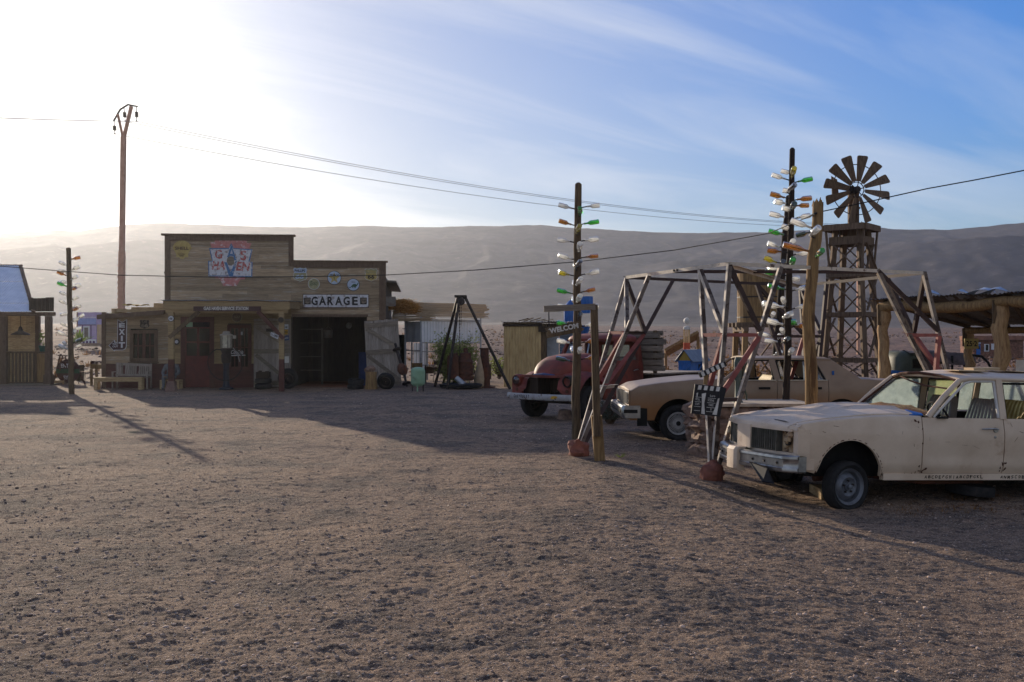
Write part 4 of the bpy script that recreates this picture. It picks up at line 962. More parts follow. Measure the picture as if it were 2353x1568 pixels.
def dummy():
    c = at(394, 36.2); f = yaw(c, rad(5)); t_ = thing('person', c, 'seated dummy figure in a grey jacket, slumped on a low seat behind the porch post', 'person')
    P = lambda *a: f(a)
    pts = [P(0,0,.46), P(0,.02,.66), P(0,0,.86), P(0,-.02,.95), P(0,-.05,1.08), P(0,-.06,1.17),
           P(.2,0,.84), P(.29,-.08,.6), P(.2,-.3,.5), P(.15,-.38,.47), P(-.2,0,.84), P(-.29,-.08,.6), P(-.2,-.3,.5), P(-.15,-.38,.47),
           P(.11,-.05,.46), P(.17,-.42,.48), P(.17,-.45,.1), P(.18,-.58,.05), P(-.11,-.05,.46), P(-.17,-.42,.48), P(-.17,-.45,.1), P(-.18,-.58,.05)]
    ed = [(0,1),(1,2),(2,3),(3,4),(4,5),(2,6),(6,7),(7,8),(8,9),(2,10),(10,11),(11,12),(12,13),(0,14),(14,15),(15,16),(16,17),(0,18),(18,19),(19,20),(20,21)]
    rd = [.16,.16,.15,.06,.10,.085,.08,.06,.045,.04,.08,.06,.045,.04,.1,.075,.05,.05,.1,.075,.05,.05]
    skinned('body', pts, ed, rd, M['denim'], t_, 2)
    mb = MB(f); rows_ = []
    for i in range(9):
        th = math.pi*i/8; rows_.append([(.1*math.sin(th)*math.cos(p)*.92, -.06+.12*math.sin(th)*math.sin(p), 1.12+.13*math.cos(th)) for p in [6.283*k/14 for k in range(14)]])
    mb.grid(rows_, True); mb.rock((0,-.19,1.10), .025, n=6, m=4)
    for s_ in (-1,1): mb.rock((s_*.04,-.165,1.14), .015); mb.rock((s_*.1,-.05,1.12), .022)
    obj('head', mb, M['skin'], t_, smooth=1)
    for s_ in (-1, 1):
        mb = MB(f); b0 = V((s_*.13,-.41,.47)); mb.box(b0, (.08,.09,.035))
        for k in range(4): x = -.03+.02*k; mb.tube([b0+V((x,-.03,0)), b0+V((x,-.085-.01*(k in (1,2)),-.005)), b0+V((x,-.11,-.03))], [.01,.009,.007], 6)
        mb.tube([b0+V((-s_*.035,.0,0)), b0+V((-s_*.065,-.03,.0)), b0+V((-s_*.07,-.06,-.015))], [.012,.01,.008], 6)
        obj('hand', mb, M['skin'], t_)
    mb = MB(f); mb.bx(-.34,.34,-.3,.26,.30,.34)
    for x in (-.3,.3):
        for y in (-.26,.22): mb.bx(x-.04,x+.04,y-.04,y+.04,0,.299)
    obj('low_stool', mb, M['tan_wood'], None, 'low timber seat under the seated dummy', 'stool')
dummy()
# inside the open bay
Ci = FR.off(u(712,820,2.5)-.0, 2.6, .012); s2 = 60.0
t_ = thing('metal_shelf', Ci((0,0,0)), 'thin metal rack of shelves standing inside the dark garage bay', 'shelf')
mb = MB(Ci)
for x in (-.48, .48):
    for y in (-.2,.2): mb.bx(x-.015,x+.015,y-.015,y+.015,0,2.25)
for z in (.55, 1.1, 1.65, 2.2): mb.bx(-.464,.464,-.184,.184,z,z+.025)
obj('rack', mb, M['tin_dark'], t_)
mb = MB(Ci.off(2.85,-.5,0)); mb.lathe([(.27,0),(.28,.02),(.27,.04),(.27,.45),(.285,.47),(.27,.49),(.27,1.25),(.285,1.27),(.26,1.3)], Ci((2.3,-.6,0)), (0,0,1), 22) if False else None
mb = MB(); mb.lathe([(.27,0),(.28,.02),(.27,.04),(.27,.45),(.285,.47),(.27,.49),(.27,1.25),(.285,1.27),(.26,1.3)], FR((u(835),1.4,.012)), (0,0,1), 22); obj('steel_drum', mb, M['blue_plate'], None, 'dull blue steel drum inside the garage bay behind the stacked tyres', 'drum', smooth=1)
mb = MB(); c = FR((u(745), 1.6, zf(745,757)-.1)); mb.lathe([(.15,-.22),(.17,.05),(.18,.08)], c, (0,0,1), 18); mb.tube([c+V((-.17,0,.07)), c+V((0,0,.24)), c+V((.17,0,.07))], .008, 6); mb.tube([c+V((0,0,.24)), c+V((0,0,.62))], .006, 5)
obj('hanging_bucket', mb, M['tin_dark'], None, 'dull bucket hanging from the garage bay ceiling', 'bucket', smooth=1)
mb = MB(); mb.lathe([(.02,-.03),(.1,-.02),(.13,0),(.1,.03),(.02,.08)], FR((u(778), 5.1, zf(778,756)+.2)), (0,-1,0), 18); obj('wall_lamp', mb, M['chrome'], None, 'small round lamp on the back wall of the garage bay', 'lamp', smooth=1)
# ================================================================ cabin at the left edge
PC = Plane(60, 39.2, rad(2)); FC = PC.fr; cz = lambda x, y, v=0: PC.uz(x, y, v)[1]; cu_ = lambda x, y=800, v=0: PC.uz(x, y, v)[0]
t_ = thing('cabin', FC((0,0,0)), 'small pale board cabin with tin roof and railed porch', 'building')
VW = 1.5
mb = MB(FC); xl = cu_(-60); xr = cu_(82, 800, VW); boards(mb, xl-2, xr, 0, cz(50,768,VW), .16, VW); planks_v(mb, xl-2, xr, cz(50,767,VW), cz(50,718,VW), .2, VW-.02, .03); mb.bx(xl-2, xr+.02, VW-.06, VW-.021, cz(50,771,VW), cz(50,766,VW))
obj('wall', mb, M['tan_wood'], t_)
mb = MB(FC); mb.bx(xr, xr+.16, VW-.06, VW+.1, 0, cz(80,718,VW)); mb.bx(xl-2, xr-2.9, VW+4.9, VW+5, 0, 2.6); mb.add([(xr-.06,VW+.02,0),(xr-2.9,VW+5,0),(xr-2.9,VW+5,2.6),(xr-.06,VW+.02,2.6)],[(0,1,2,3)]); obj('corner_trim', mb, M['trim'], t_)
# roof: ridge along u, slope down to the porch eave
e0, e1, rdg = V(FC((0,-.35,cz(50,716.5,-.35)))), None, None
ex = cu_(76, 716, -.2); zr = cz(50, 611, 3.4); ze = cz(50, 716.5, -.2)
mb = MB(); yv = V(FC((0,3.4,zr)))-V(FC((0,-.2,ze))); ln = yv.length; vd = yv.normalized()
for k in range(3):
    a = V(FC((xl-3, -.2, ze)))+vd*(ln*(0, .17, .63)[k])
    l_ = ln*((.17, .46, .37)[k])
    f0, f1 = (0, .17, .63)[k], ((.17, .46, .37)[k]+(0, .17, .63)[k]); wA = ex-(xl-3); wB = cu_(44,611,3.4)-(xl-3)
    corr(mb, Fr(a+Zv*.012*k, FC.u, vd, FC.u.cross(vd)), wA+(wB-wA)*f0, l_, .1, .013, .004, w2=wA+(wB-wA)*min(1,f1))
obj('roof', mb, M['tin_white'], t_, smooth=1)
mb = MB(FC); mb.beam((ex+.02,-.2,ze-.02),(cu_(44,611,3.4)+.05,3.4,zr),.14,.1); mb.beam((xl-3,3.45,zr+.02),(cu_(44,611,3.4)+.1,3.45,zr+.02),.14,.06)
mb.add([(ex,-.15,ze-.04),(ex-2.6,6,ze-.04),(cu_(44,611,3.4),3.4,zr-.04)], [(0,1,2)])
mb.bx(xl-3, cu_(128,720), -.12, .0, cz(50,726.5), cz(50,717.5)); obj('fascia', mb, M['trim'], t_)
mb = MB(FC); planks_v(mb, cu_(70,700), cu_(127,700), cz(98,716), cz(98,685), .17, -.14, .03, .025, .004); obj('awning_boards', mb, M['darkpost'], t_)
for x0, x1 in ((2.5, 15.5), (105.5, 118.5)):
    mb = MB(FC); mb.bx(cu_(x0), cu_(x1), -.11, .11, 0, cz(50,727)); mb.bx(cu_(x0)-.04, cu_(x1)+.04, -.15, .15, 0, .42); obj('porch_post', mb, M['trim'], t_)
mb = MB(FC)
for k in range(-2, 9):
    x = cu_(21+8.1*k); 
    if x < xl-1: continue
    mb.bx(x-.035, x+.035, -.03, .03, .14, cz(50,812))
mb.bx(xl-1, cu_(105), -.05, .05, cz(50,812)+.001, cz(50,808)); mb.bx(xl-1, cu_(105), -.04, .04, .08, .139); obj('railing', mb, M['post'], t_)
mb = MB(FC); planks_v(mb, cu_(86), cu_(105), .14, cz(50,813), .13, -.035, .03); obj('railing_panel', mb, M['post_y'], t_)
mb = MB(FC); mb.bx(xl-1, cu_(121), -.25, VW, -.15, .06); obj('porch_deck', mb, M['grey_wood_h'], t_)
mb = MB(); c = FC((cu_(47,800,.5), .5, cz(47,770,.5))); mb.lathe([(.03,.34),(.06,.3),(.1,.16),(.34,.04),(.36,0),(.33,0),(.1,.12)], c, (0,0,1), 22); mb.tube([c+V((0,0,.3)), c+V((0,0,1.05))], .012, 6)
obj('porch_lamp', mb, M['iron'], None, 'dark enamel shade lamp hanging from the cabin porch roof', 'lamp', smooth=1)
c = FC((cu_(100,806), .05, cz(100,807))); t_ = thing('potted_plant', c, 'small leggy plant in a teal pot on the cabin railing', 'plant')
mb = MB(); mb.lathe([(.15,-.02),(.2,.2),(.22,.22),(.19,.22)], c, (0,0,1), 16); obj('pot', mb, M['pot'], t_, smooth=1)
mb = MB()
for k in range(26):
    p = c+V((R.uniform(-.25,.1), R.uniform(-.1,.1), R.uniform(.25,.65))); mb.add([p, p+V((.05,.02,.03)), p+V((.09,0,.09)), p+V((.02,-.02,.06))], [(0,1,2,3)])
for k in range(5): mb.tube([c+V((0,0,.2)), c+V((R.uniform(-.25,.1),0,R.uniform(.35,.6)))], .008, 4)
obj('foliage', mb, M['leaf'], t_)
# things in the gap between cabin and station
c = at(214, 40.6); t_ = thing('stop_sign_stand', c, 'red tripod stand holding a round red sign with a green band', 'sign')
Zz = lambda x, y: (0+ x/2.613)/1.7408
zA = lambda x, y, Y: W(x/2.613/1.7408, (1000+y/2.613)/1.7408, Y)
for (a, b) in (((630,1095),(565,1370)), ((655,1105),(625,1260)), ((685,1110),(683,1210)), ((770,1140),(895,1420)), ((600,1200),(680,1380))):
    mb = MB(); mb.tube([zA(*a, 40.6), zA(*b, 40.3)], .03, 6); obj('leg', mb, M['rust'], t_)
mb = MB(Fr(zA(712,1268,40.4), (1,0,0), (0,1,0), (0,0,1))); disc(mb, (0,0), .48, -.02, .02); sg = obj('sign_plate', mb, M['sign_maroon'], t_, 'round red sign plate with lettering')
mb = MB(Fr(zA(712,1268,40.4), (1,0,0), (0,1,0), (0,0,1))); mb.bx(-.47,.47,-.026,-.021,-.09,.09); obj('green_band', mb, M['sign_green'], sg)
mb = MB(Fr(zA(712,1268,40.4), (1,0,0), (0,1,0), (0,0,1))); text(mb, 'ENTER', (-.03,-.022,.22), .5, .16, .004, .02); text(mb, 'BY', (-.08,-.022,-.26), .2, .16, .004, .02); obj('lettering', mb, M['white_plate'], sg)
mb = MB(); p0_, p1_ = zA(565,1385,40.2), zA(665,1385,40.2); mb.beam(p0_, p1_, .1, .16); obj('timber_offcut', mb, M['tan_wood'], None, 'short pale timber block lying by the red tripod sign', 'timber')
def chair(c, ang, label, m, hs=.45, hb=.85, w=.42, metal=True):
    f = yaw(c, ang); t_ = thing('chair', c, label, 'chair')
    mb = MB(f); mb.bx(-w/2,w/2,-w/2,w/2,hs-.02,hs); obj('seat', mb, m, t_)
    mb = MB(f)
    for s_ in (-1,1): mb.tube([(s_*w/2,w/2,hs), (s_*w/2,w/2+.06,hb)], .014, 6)
    mb.bx(-w/2,w/2,w/2+.03,w/2+.055,hb-.2,hb-.02); obj('backrest', mb, m, t_)
    for s_ in (-1,1):
        for y in (-1,1): mb = MB(f); mb.tube([(s_*w/2,y*w/2,hs-.02),(s_*(w/2+.03),y*(w/2+.04),0)], .014, 6); obj('leg', mb, M['iron'], t_)
chair(at(345/1.0 if False else (915/2.613)/1.7408, 40.9), rad(-95), 'bent metal chair standing on the dirt behind the bottle post', M['rust'], .5, .95)
c = at(236, 39.3); t_ = thing('work_table', c, 'small rough wooden table with oddments beside the station corner', 'table')
mb = MB(yaw(c, 0)); mb.bx(-.42,.42,-.3,.3,.78,.84); mb.bx(-.36,.36,-.26,-.22,.66,.779); obj('tabletop', mb, M['post_y'], t_)
for x in (-.34,.34):
    for y in (-.24,.24): mb = MB(yaw(c,0)); mb.bx(x-.04,x+.04,y-.04,y+.04,0,.65 if y<0 else .779); obj('leg', mb, M['post_y'], t_)
for k in range(3): mb = MB(); mb.rock(c+V((-.25+.22*k,0,.9)), .08, (1,1,.8)); obj('rock', mb, M['stone'], None, ('pale stone at the near end of the rough table', 'pale stone in the middle of the rough table', 'pale stone at the far end of the rough table')[k], 'rock', 'stones on the rough table')
# agave in a pot behind the bottle post
c = at(183, 44); t_ = thing('agave_plant', c, 'green spiky agave on a stump behind the bottle post', 'plant')
mb = MB(); mb.lathe([(.16,0),(.2,.3),(.18,.7)], c, (0,0,1), 10); obj('stump', mb, M['bark'], t_)
mb = MB()
cc_ = W(181, 790, 44)
for k in range(26):
    a = R.uniform(0,6.28); el = R.uniform(.1,1.4); d_ = V((math.cos(a)*math.cos(el), math.sin(a)*math.cos(el), math.sin(el))); l_ = R.uniform(.5,.85); s_ = V((-math.sin(a), math.cos(a), 0))*.05
    mb.add([cc_-s_*.6, cc_+s_*.6, cc_+d_*l_*.6+s_, cc_+d_*l_-Zv*.06, cc_+d_*l_*.6-s_], [(0,1,2,3,4)])
obj('leaf_rosette', mb, M['agave'], t_)
# painted little house far behind
PH = Plane(200, 92, rad(-4)); FH = PH.fr; zg = gz(PH.o.x, 92)
t_ = thing('painted_house', FH((0,0,zg)), 'small lilac and pale blue painted house front with white arches, far behind', 'building')
hr = lambda x0, y0, x1, y1: PH.rect(x0, y0, x1, y1)
def hb(r, v0, v1, name, m, par=t_): mb = MB(FH); mb.bx(r[0], r[1], v0, v1, r[2], r[3]); return obj(name, mb, m, par)
a = hr(179, 718, 221.5, 790); hb(a, 0, 2.4, 'wall', M['lilac'])
hb(hr(176.5, 718, 179, 790), -.05, 2.4, 'corner', M['brick']); hb(hr(221.6, 746, 229, 791), .1, 2.2, 'side_wall', M['sand_wall'])
hb(hr(179.5, 732, 221, 746), -.03, -.001, 'blue_band', M['bluewall'])
hb(hr(179.5, 746.3, 221, 748), -.05, -.001, 'purple_band', M['purple'])
w_ = hb(hr(192, 750, 206, 778), -.06, -.001, 'window', M['white_plate']); hb(hr(194.5, 753, 203.5, 776), -.08, -.061, 'window_pane', M['tin_dark'], w_)
hb(hr(208.5, 748.2, 210, 780), -.04, -.001, 'purple_strip', M['purple']); hb(hr(189.5, 748.2, 191, 780), -.04, -.001, 'purple_strip', M['purple'])
mb = MB(FH); r_ = hr(181, 781, 220, 790); mb.bx(r_[0], r_[1], -.05, -.001, r_[2], r_[3]); k = hb(hr(179.5, 780, 221, 790), -.04, -.001, 'plinth', M['white_plate'])
mb = MB(FH)
for i in range(5):
    cx2 = r_[0]+(r_[1]-r_[0])*(i+.5)/5; w2 = (r_[1]-r_[0])/14
    mb.prism([(cx2-w2, r_[2]), (cx2+w2, r_[2])]+[(cx2+w2*math.cos(q), r_[2]+.15+w2*math.sin(q)) for q in [math.pi*j/8 for j in range(9)]], -.05, -.041)
obj('arch', mb, M['purple'], k)
mb = MB(FH)
for i in range(13): q = hr(181+3.1*i, 728, 183.2+3.1*i, 731.5); mb.prism([(q[0],(q[2]+q[3])/2),((q[0]+q[1])/2,q[2]),(q[1],(q[2]+q[3])/2),((q[0]+q[1])/2,q[3])], -.02, -.001)
obj('diamond_frieze', mb, M['white_plate'], t_)
hb(hr(170, 789, 229, 796), -.4, 2.6, 'stone_base', M['stone'])
# ================================================================ power line
YP = 62.0
pw = lambda x, y, Y=YP: W((400+x/1.913)/1.7408, (380+y/1.913)/1.7408, Y)
b0 = at(277, YP); t_ = thing('power_pole', b0, 'tall salmon concrete power pole with forked top behind the station', 'pole')
top = pw(180, 320); mb = MB(); mb.beam(b0, b0+(top-b0)*.5, .33, .34, (0,1,0)); mb.beam(b0+(top-b0)*.5+Zv*.002, top, .27, .30, (0,1,0))
for k in range(16): z = 1+k*.35; p = b0+(top-b0)*(z/(top.z-b0.z)); mb.box(p+V((-.185,0,0)), (.06,.24,.12))
obj('shaft', mb, M['pole_pink'], t_)
mb = MB(); mb.beam(top-V((.05,0,0)), pw(137,150), .12, .15, (0,1,0)); mb.beam(top+V((.04,0,0)), pw(240,88), .18, .18, (0,1,0)); obj('fork', mb, M['pole_pink'], t_)
mb = MB(); A_ = [pw(105,200), pw(155,112), pw(215,75), pw(288,90)]
for k in range(3): mb.beam(A_[k], A_[k+1], .08, .10, (0,1,0))
obj('crossarm', mb, M['iron'], t_)
INS = []
for (xt, yt, xb, yb) in ((108,205,114,300), (184,97,193,203), (279,93,281,203)):
    mb = MB(); a, b = pw(xt, yt), pw(xb, yb); mb.tube([a, b], .024, 6)
    for k in range(7): q = a+(b-a)*(.36+.055*k); mb.lathe([(.04,-.016),(.13,0),(.04,.026)], q, (0,0,1), 10)
    mb.lathe([(.05,-.02),(.05,.05)], b, (0,0,1), 8); obj('insulator', mb, M['iron'], t_); INS.append(b)
# far pole of the line, behind the windmill
YF = 112.0; bF = at(1972, YF); t_ = thing('power_pole', bF, 'slim far power pole of the line, hidden behind the windmill tower', 'pole')
tF = W(1972, 515, YF); mb = MB(); mb.beam(bF, tF, .26, .26, (0,1,0)); obj('shaft', mb, M['pole_pink'], t_)
ends = [W(1966, 523, YF), W(1976, 519, YF), W(1980, 516.5, YF)]
mb = MB(); mb.beam(W(1964,515,YF), W(1982,512,YF), .1, .1, (0,1,0)); obj('crossarm', mb, M['iron'], t_)
for e in ends: mb = MB(); mb.tube([e, e+Zv*.35], .05, 6); obj('insulator', mb, M['iron'], t_)
wl = ('lowest of the three overhead power wires crossing the sky', 'middle of the three overhead power wires crossing the sky', 'topmost of the three overhead power wires crossing the sky')
for k in range(3):
    a, b = INS[k], ends[k]; mb = MB(); n = 40
    mb.tube([a+(b-a)*(i/n)-Zv*(4*(1.4)*(i/n)*(1-i/n)) for i in range(n+1)], .019, 5)
    # back span, running away behind the left edge
    e = a+V((-22, -3, .6)); mb.tube([a+(e-a)*(i/12)-Zv*(1.0*(i/12)*(1-i/12)) for i in range(13)], .019, 5)
    obj('power_wire', mb, M['wire'], None, wl[k], 'power wire', 'overhead power wires')
# black rubber cable strung across the yard
cp = [(-1100,470,42),(-500,555,38),(-260,585,36),(-60,606,34.5),(0,612,34),(140,623,32.5),(275,632.5,31),(400,635.5,30),(530,638,29),(700,636,27.5),(885,632.5,26),(1100,620.5,23.6),(1330,601.5,21),(1550,575,18.6),(1765,537,16.3),(1862,497,14.95)]
mb = MB(); mb.tube([W(*p) for p in cp], [.00042*p[2]+.0012 for p in cp], 6); mb.tube([W(1886,487,14.95), W(2000,463,14.4), W(2130,434,13.9), W(2240,414,13.6), W(2353,392,13.2), W(2700,312,12.5), V((15,12,5.3)), V((26,11,7.6))], .0085, 6)
mb.tube([W(1862,497,14.95), W(1870,492,14.75), W(1886,487,14.95)], .016, 6)
obj('black_cable', mb, M['cable'], None, 'black cable sagging across the yard from the splintered post', 'cable')
# ================================================================ middle of the yard
Z7 = lambda x, y, Y: W((1600+x/3.484)/1.7408, (1150+y/3.484)/1.7408, Y)
def post(mb, x, y0, Yd, w=.07, zb=None):
    p = Z7(x, y0, Yd); mb.beam(V((p.x, p.y, gz(p.x, p.y))), p, w, w, (0,1,0))
# reed-roofed shade
YS = 42.5; c = at(1000, YS); t_ = thing('reed_shade', c, 'open metal-framed shade with reed-mat roof and whitish tin side panels', 'shade')
for x, y, Y in ((75,345,YS-.5), (292,412,YS-1.2), (1125,425,YS), (165,760,YS+1), (380,760,YS+2.2), (-90,330,YS)):
    mb = MB(); post(mb, x, y, Y); obj('post', mb, M['tin'], t_)
mb = MB(); a, b = Z7(84,485,YS-.5), Z7(290,470,YS-1.2)
def panel(a0, a1, zt, zb_, pitch=.13):
    a0, a1 = V(a0), V(a1); a0.z = a1.z = zb_; u_ = (a1-a0); l_ = u_.length; u_.normalize()
    mb = MB(); corr(mb, Fr(a0, u_, Zv, u_.cross(Zv)), l_, zt-zb_, pitch, .016, .004); return mb
zt, zb_ = Z7(290,475,YS-1.2).z, Z7(290,765,YS-1.2).z
obj('tin_panel', panel(Z7(84,480,YS-.5), Z7(286,480,YS-1.2), zt, zb_, .5), M['tin_white'], t_, 'smooth pale blue end panel', smooth=1)
obj('tin_panel', panel(Z7(300,480,YS-1.2), Z7(1112,490,YS), zt, zb_), M['tin_white'], t_, smooth=1)
obj('tin_panel', panel(Z7(190,780,YS+2), Z7(370,780,YS+2.2), Z7(190,780,YS+2).z, .25), M['tin_white'], t_, 'low whitish panel under the shade', smooth=1)
mb = MB(); mb.beam(Z7(300,458,YS-1.2), Z7(1125,470,YS), .06, .09); mb.beam(Z7(80,470,YS-.5), Z7(290,450,YS-1.2), .05, .06); mb.beam(Z7(80,880,YS-.5), Z7(290,880,YS-1.2), .04, .04); mb.beam(Z7(190,895,YS+2), Z7(520,895,YS+2), .04, .04); mb.beam(Z7(300,770,YS-1.2), Z7(1110,775,YS), .04, .05)
islands('rail', mb, M['tin'], t_)
mb = MB()
def mat_strip(p, q, h, dep):
    p, q = V(p), V(q); n = 34
    for k in range(int(h/.03)):
        z = k*.03; mb.tube([p+Zv*z+V((0,dep*z/h,0)), p+(q-p)*.5+Zv*(z+R.uniform(-.015,.015))+V((0,dep*z/h,0)), q+V((R.uniform(-.15,.1),0,0))+Zv*z+V((0,dep*z/h,0))], R.choice([.012,.015,.019]), 5)
mat_strip(Z7(-120,470,YS-1.4), Z7(460,460,YS-1.4), .55, .8); mat_strip(Z7(230,402,YS-1.5), Z7(1215,428,YS-1), .60, .5); mat_strip(Z7(-60,345,YS+.5), Z7(935,330,YS+1), .36, 1.2)
obj('reed_roof', mb, M['reed'], t_)
mb = MB(); 
for (x0, x1, yc, h) in ((-120, 130, 296, .3), (0, 235, 346, .34), (-130,60,286,.28)):
    for k in range(2200):
        p = Z7(R.uniform(x0, x1), yc+R.uniform(-14,20), YS-1.2+R.uniform(-.5,.9)); p.z += R.uniform(0, h)
        d_ = V((R.uniform(-.35,.35), R.uniform(-.2,.2), R.uniform(-.12,.14))); s_ = V((0,.0,.007)); mb.add([p-s_, p+d_-s_*.4, p+d_+s_*.4, p+s_], [(0,1,2,3)])
obj('straw_bundle', mb, M['straw'], None, 'golden straw heaped on the left end of the reed roof', 'straw')
mb = MB()
for k in range(9): x = -10+k*9; mb.beam(Z7(x,1150,44), Z7(x,660,44), .13, .03, (0,1,0))
obj('board_fence', mb, M['darkpost'], None, 'short dark board fence behind the hanging garage door', 'fence')
mb = MB()
for k in range(70): x = 350+k*10.2; a = Z7(x,1200,44.5); b = Z7(x,1105+R.uniform(-8,8),44.5); mb.beam(a, b, .05, .03, (0,1,0))
mb.beam(Z7(350,1115,44.46), Z7(1068,1115,44.46), .05, .05)
obj('picket_fence', mb, M['bark'], None, 'low dark picket fence behind the hoist and shrub', 'fence')
mb = MB(); p = Z7(1250,1185,43); mb.beam(p-Zv*.3, Z7(1250,1072,43), .14, .14, (0,1,0)); obj('stub_post', mb, M['post'], None, 'short wooden stub post right of the red pipe', 'post')
c = at(978, 41.2); t_ = thing('cafe_table', c, 'thin dark round table under the reed shade', 'table')
mb = MB(); mb.lathe([(.02,.74),(.42,.745),(.43,.765),(.02,.77)], c, (0,0,1), 20); obj('tabletop', mb, M['iron'], t_); mb = MB(); mb.tube([c, c+Zv*.745], .03, 8); mb.lathe([(.25,0),(.04,.05)], c, (0,0,1), 12); obj('pedestal', mb, M['iron'], t_)
c = at(962, 39.6); chair(c, rad(170), 'chair with a tan wooden back beside the green tank', M['post_y'], .45, .9)
c = at(1012, 42.0); chair(c, rad(20), 'thin dark wire chair under the tin panel of the shade', M['iron'], .45, .95)
c = at(1097-20, 39.6); chair(at(1094-22, 39.2), rad(-20), 'grey folding chair with a rounded back behind the hoist leg', M['tin_dark'], .45, .85)
# hoist tripod
ap = Z7(845,118,36.6); t_ = thing('hoist_tripod', V((ap.x,36.6,0)), 'dark steel tripod hoist with chain over an old engine', 'hoist')
mb = MB(); mb.box(ap+V((0,0,-.02)), (.44,.16,.09)); mb.lathe([(.08,-.08),(.08,.08)], ap+V((.16,0,-.05)), (0,1,0), 10); obj('head_plate', mb, M['iron'], t_)
for x, y, dx in ((485,1385,-.1), (660,1425,-.05), (1535,1420,.16), (600,1345,0)):
    g_ = G((1600+x/3.484)/1.7408, (1150+y/3.484)/1.7408); mb = MB(); tp = ap+V((dx,0,-.04))
    if x == 600: mb.beam(g_, g_+(V((ap.x-.4, 38.5, 0))-g_)*.5+Zv*.8, .08, .06); obj('strut', mb, M['iron'], t_)
    else: mb.tube([g_, tp], .055, 8); obj('leg', mb, M['iron'], t_, smooth=1)
mb = MB(); mb.lathe([(.05,-.1),(.13,-.08),(.15,0),(.13,.08),(.05,.1)], Z7(848,198,36.6), (0,1,0), 16); obj('pulley', mb, M['iron'], t_, smooth=1)
for x in (826, 836, 858):
    mb = MB(); a, b = Z7(x,215,36.6), Z7(834 if x != 858 else 850, 1070 if x == 826 else (560 if x == 858 else 900), 36.6)
    n = int((a-b).length/.06)
    for k in range(n): q = a+(b-a)*(k/n); mb.box(q, (.022 if k % 2 else .01, .01 if k % 2 else .022, .062))
    obj('chain', mb, M['iron'], t_)
c = at(1100, 36.5); ec = Z7(830,1240,36.5); t_ = thing('engine_block', V((ec.x,36.5,0)), 'rusty stripped engine block hanging low under the tripod hoist', 'engine')
o = V((ec.x, 36.5, 0)); mb = MB()
mb.bx(o.x-.42,o.x-.02,o.y-.3,o.y+.3,.38,1.22); mb.bx(o.x-.36,o.x-.08,o.y-.26,o.y+.26,1.22,1.3)
for k in range(5): mb.bx(o.x-.44,o.x-.421,o.y-.22+.1*k,o.y-.16+.1*k,.5,1.15)
obj('block', mb, M['rust'], t_)
mb = MB(); mb.lathe([(.26,.3),(.3,.36),(.27,.5),(.3,.56),(.27,.7),(.3,.78),(.27,.9),(.29,.98),(.22,1.1),(.2,1.3),(.08,1.33),(.08,1.5)], o+V((.22,0,0)), (0,0,1), 18); obj('cylinder', mb, M['rust'], t_, smooth=1)
mb = MB(); mb.tube([Z7(785,1262,36.1), Z7(888,1355,36.0)], .10, 14); obj('exhaust_pipe', mb, M['tin'], t_, smooth=1)
mb = MB(); mb.lathe([(.3,.02),(.75,.05),(.8,.16),(.7,.2),(.3,.14)], o+V((.05,0,0)), (0,0,1), 22); obj('worn_tyre', mb, M['rubber'], None, 'flat old tyre lying under the engine block', 'tyre', smooth=1)
# mint tank
c = at(960.5, 34.7); t_ = thing('pressure_tank', c, 'mint green upright pressure tank on short legs', 'tank')
mb = MB(); mb.lathe([(.02,.16),(.16,.18),(.235,.25),(.25,.31),(.25,.68),(.24,.75),(.19,.81),(.1,.838),(.02,.845)], c, (0,0,1), 28, False); obj('vessel', mb, M['tank_green'], t_, smooth=1)
for a in (200, 270, 340): p = c+V((.2*math.cos(rad(a)), .2*math.sin(rad(a)), 0)); mb = MB(); mb.beam(p, p+Zv*.27, .045, .03, (math.cos(rad(a)),math.sin(rad(a)),0)); obj('leg', mb, M['tank_green'] if a == 270 else M['iron'], t_)
# red pipe and sack
p0_, p1_ = Z7(1195,1370,37.3), Z7(1178,855,37.3); p0_.z = 0
t_ = thing('rusty_pipe', p0_, 'thick rust-red pipe standing on a flange between the hoist and the tan shack', 'pipe')
mb = MB(); mb.tube([p0_, p1_], [.175,.155], 18); mb.lathe([(.17,-.02),(.2,-.02),(.2,.03),(.17,.03)], p1_, (0,0,1), 18); obj('shaft', mb, M['rust'], t_, smooth=1)
mb = MB(); mb.lathe([(.36,0),(.35,.05),(.2,.07)], p0_, (0,0,1), 18); obj('flange', mb, M['rust'], t_, smooth=1)
p0_ = Z7(1100,1368,37.1); p0_.z = 0; hs = Z7(1100,965,37.1).z
mb = MB(); mb.lathe([(.16,0),(.20,.1),(.2,.35),(.17,.6),(.10,hs-.3),(.05,hs-.1),(.03,hs)], p0_, V((.03,0,1)), 10); obj('canvas_sack', mb, mat('sun_bleached_canvas', S(190,166,136), S(156,132,106), 5, .95, bump=.5), None, 'tall bleached canvas sack leaning at the rust-red pipe', 'sack', smooth=60)
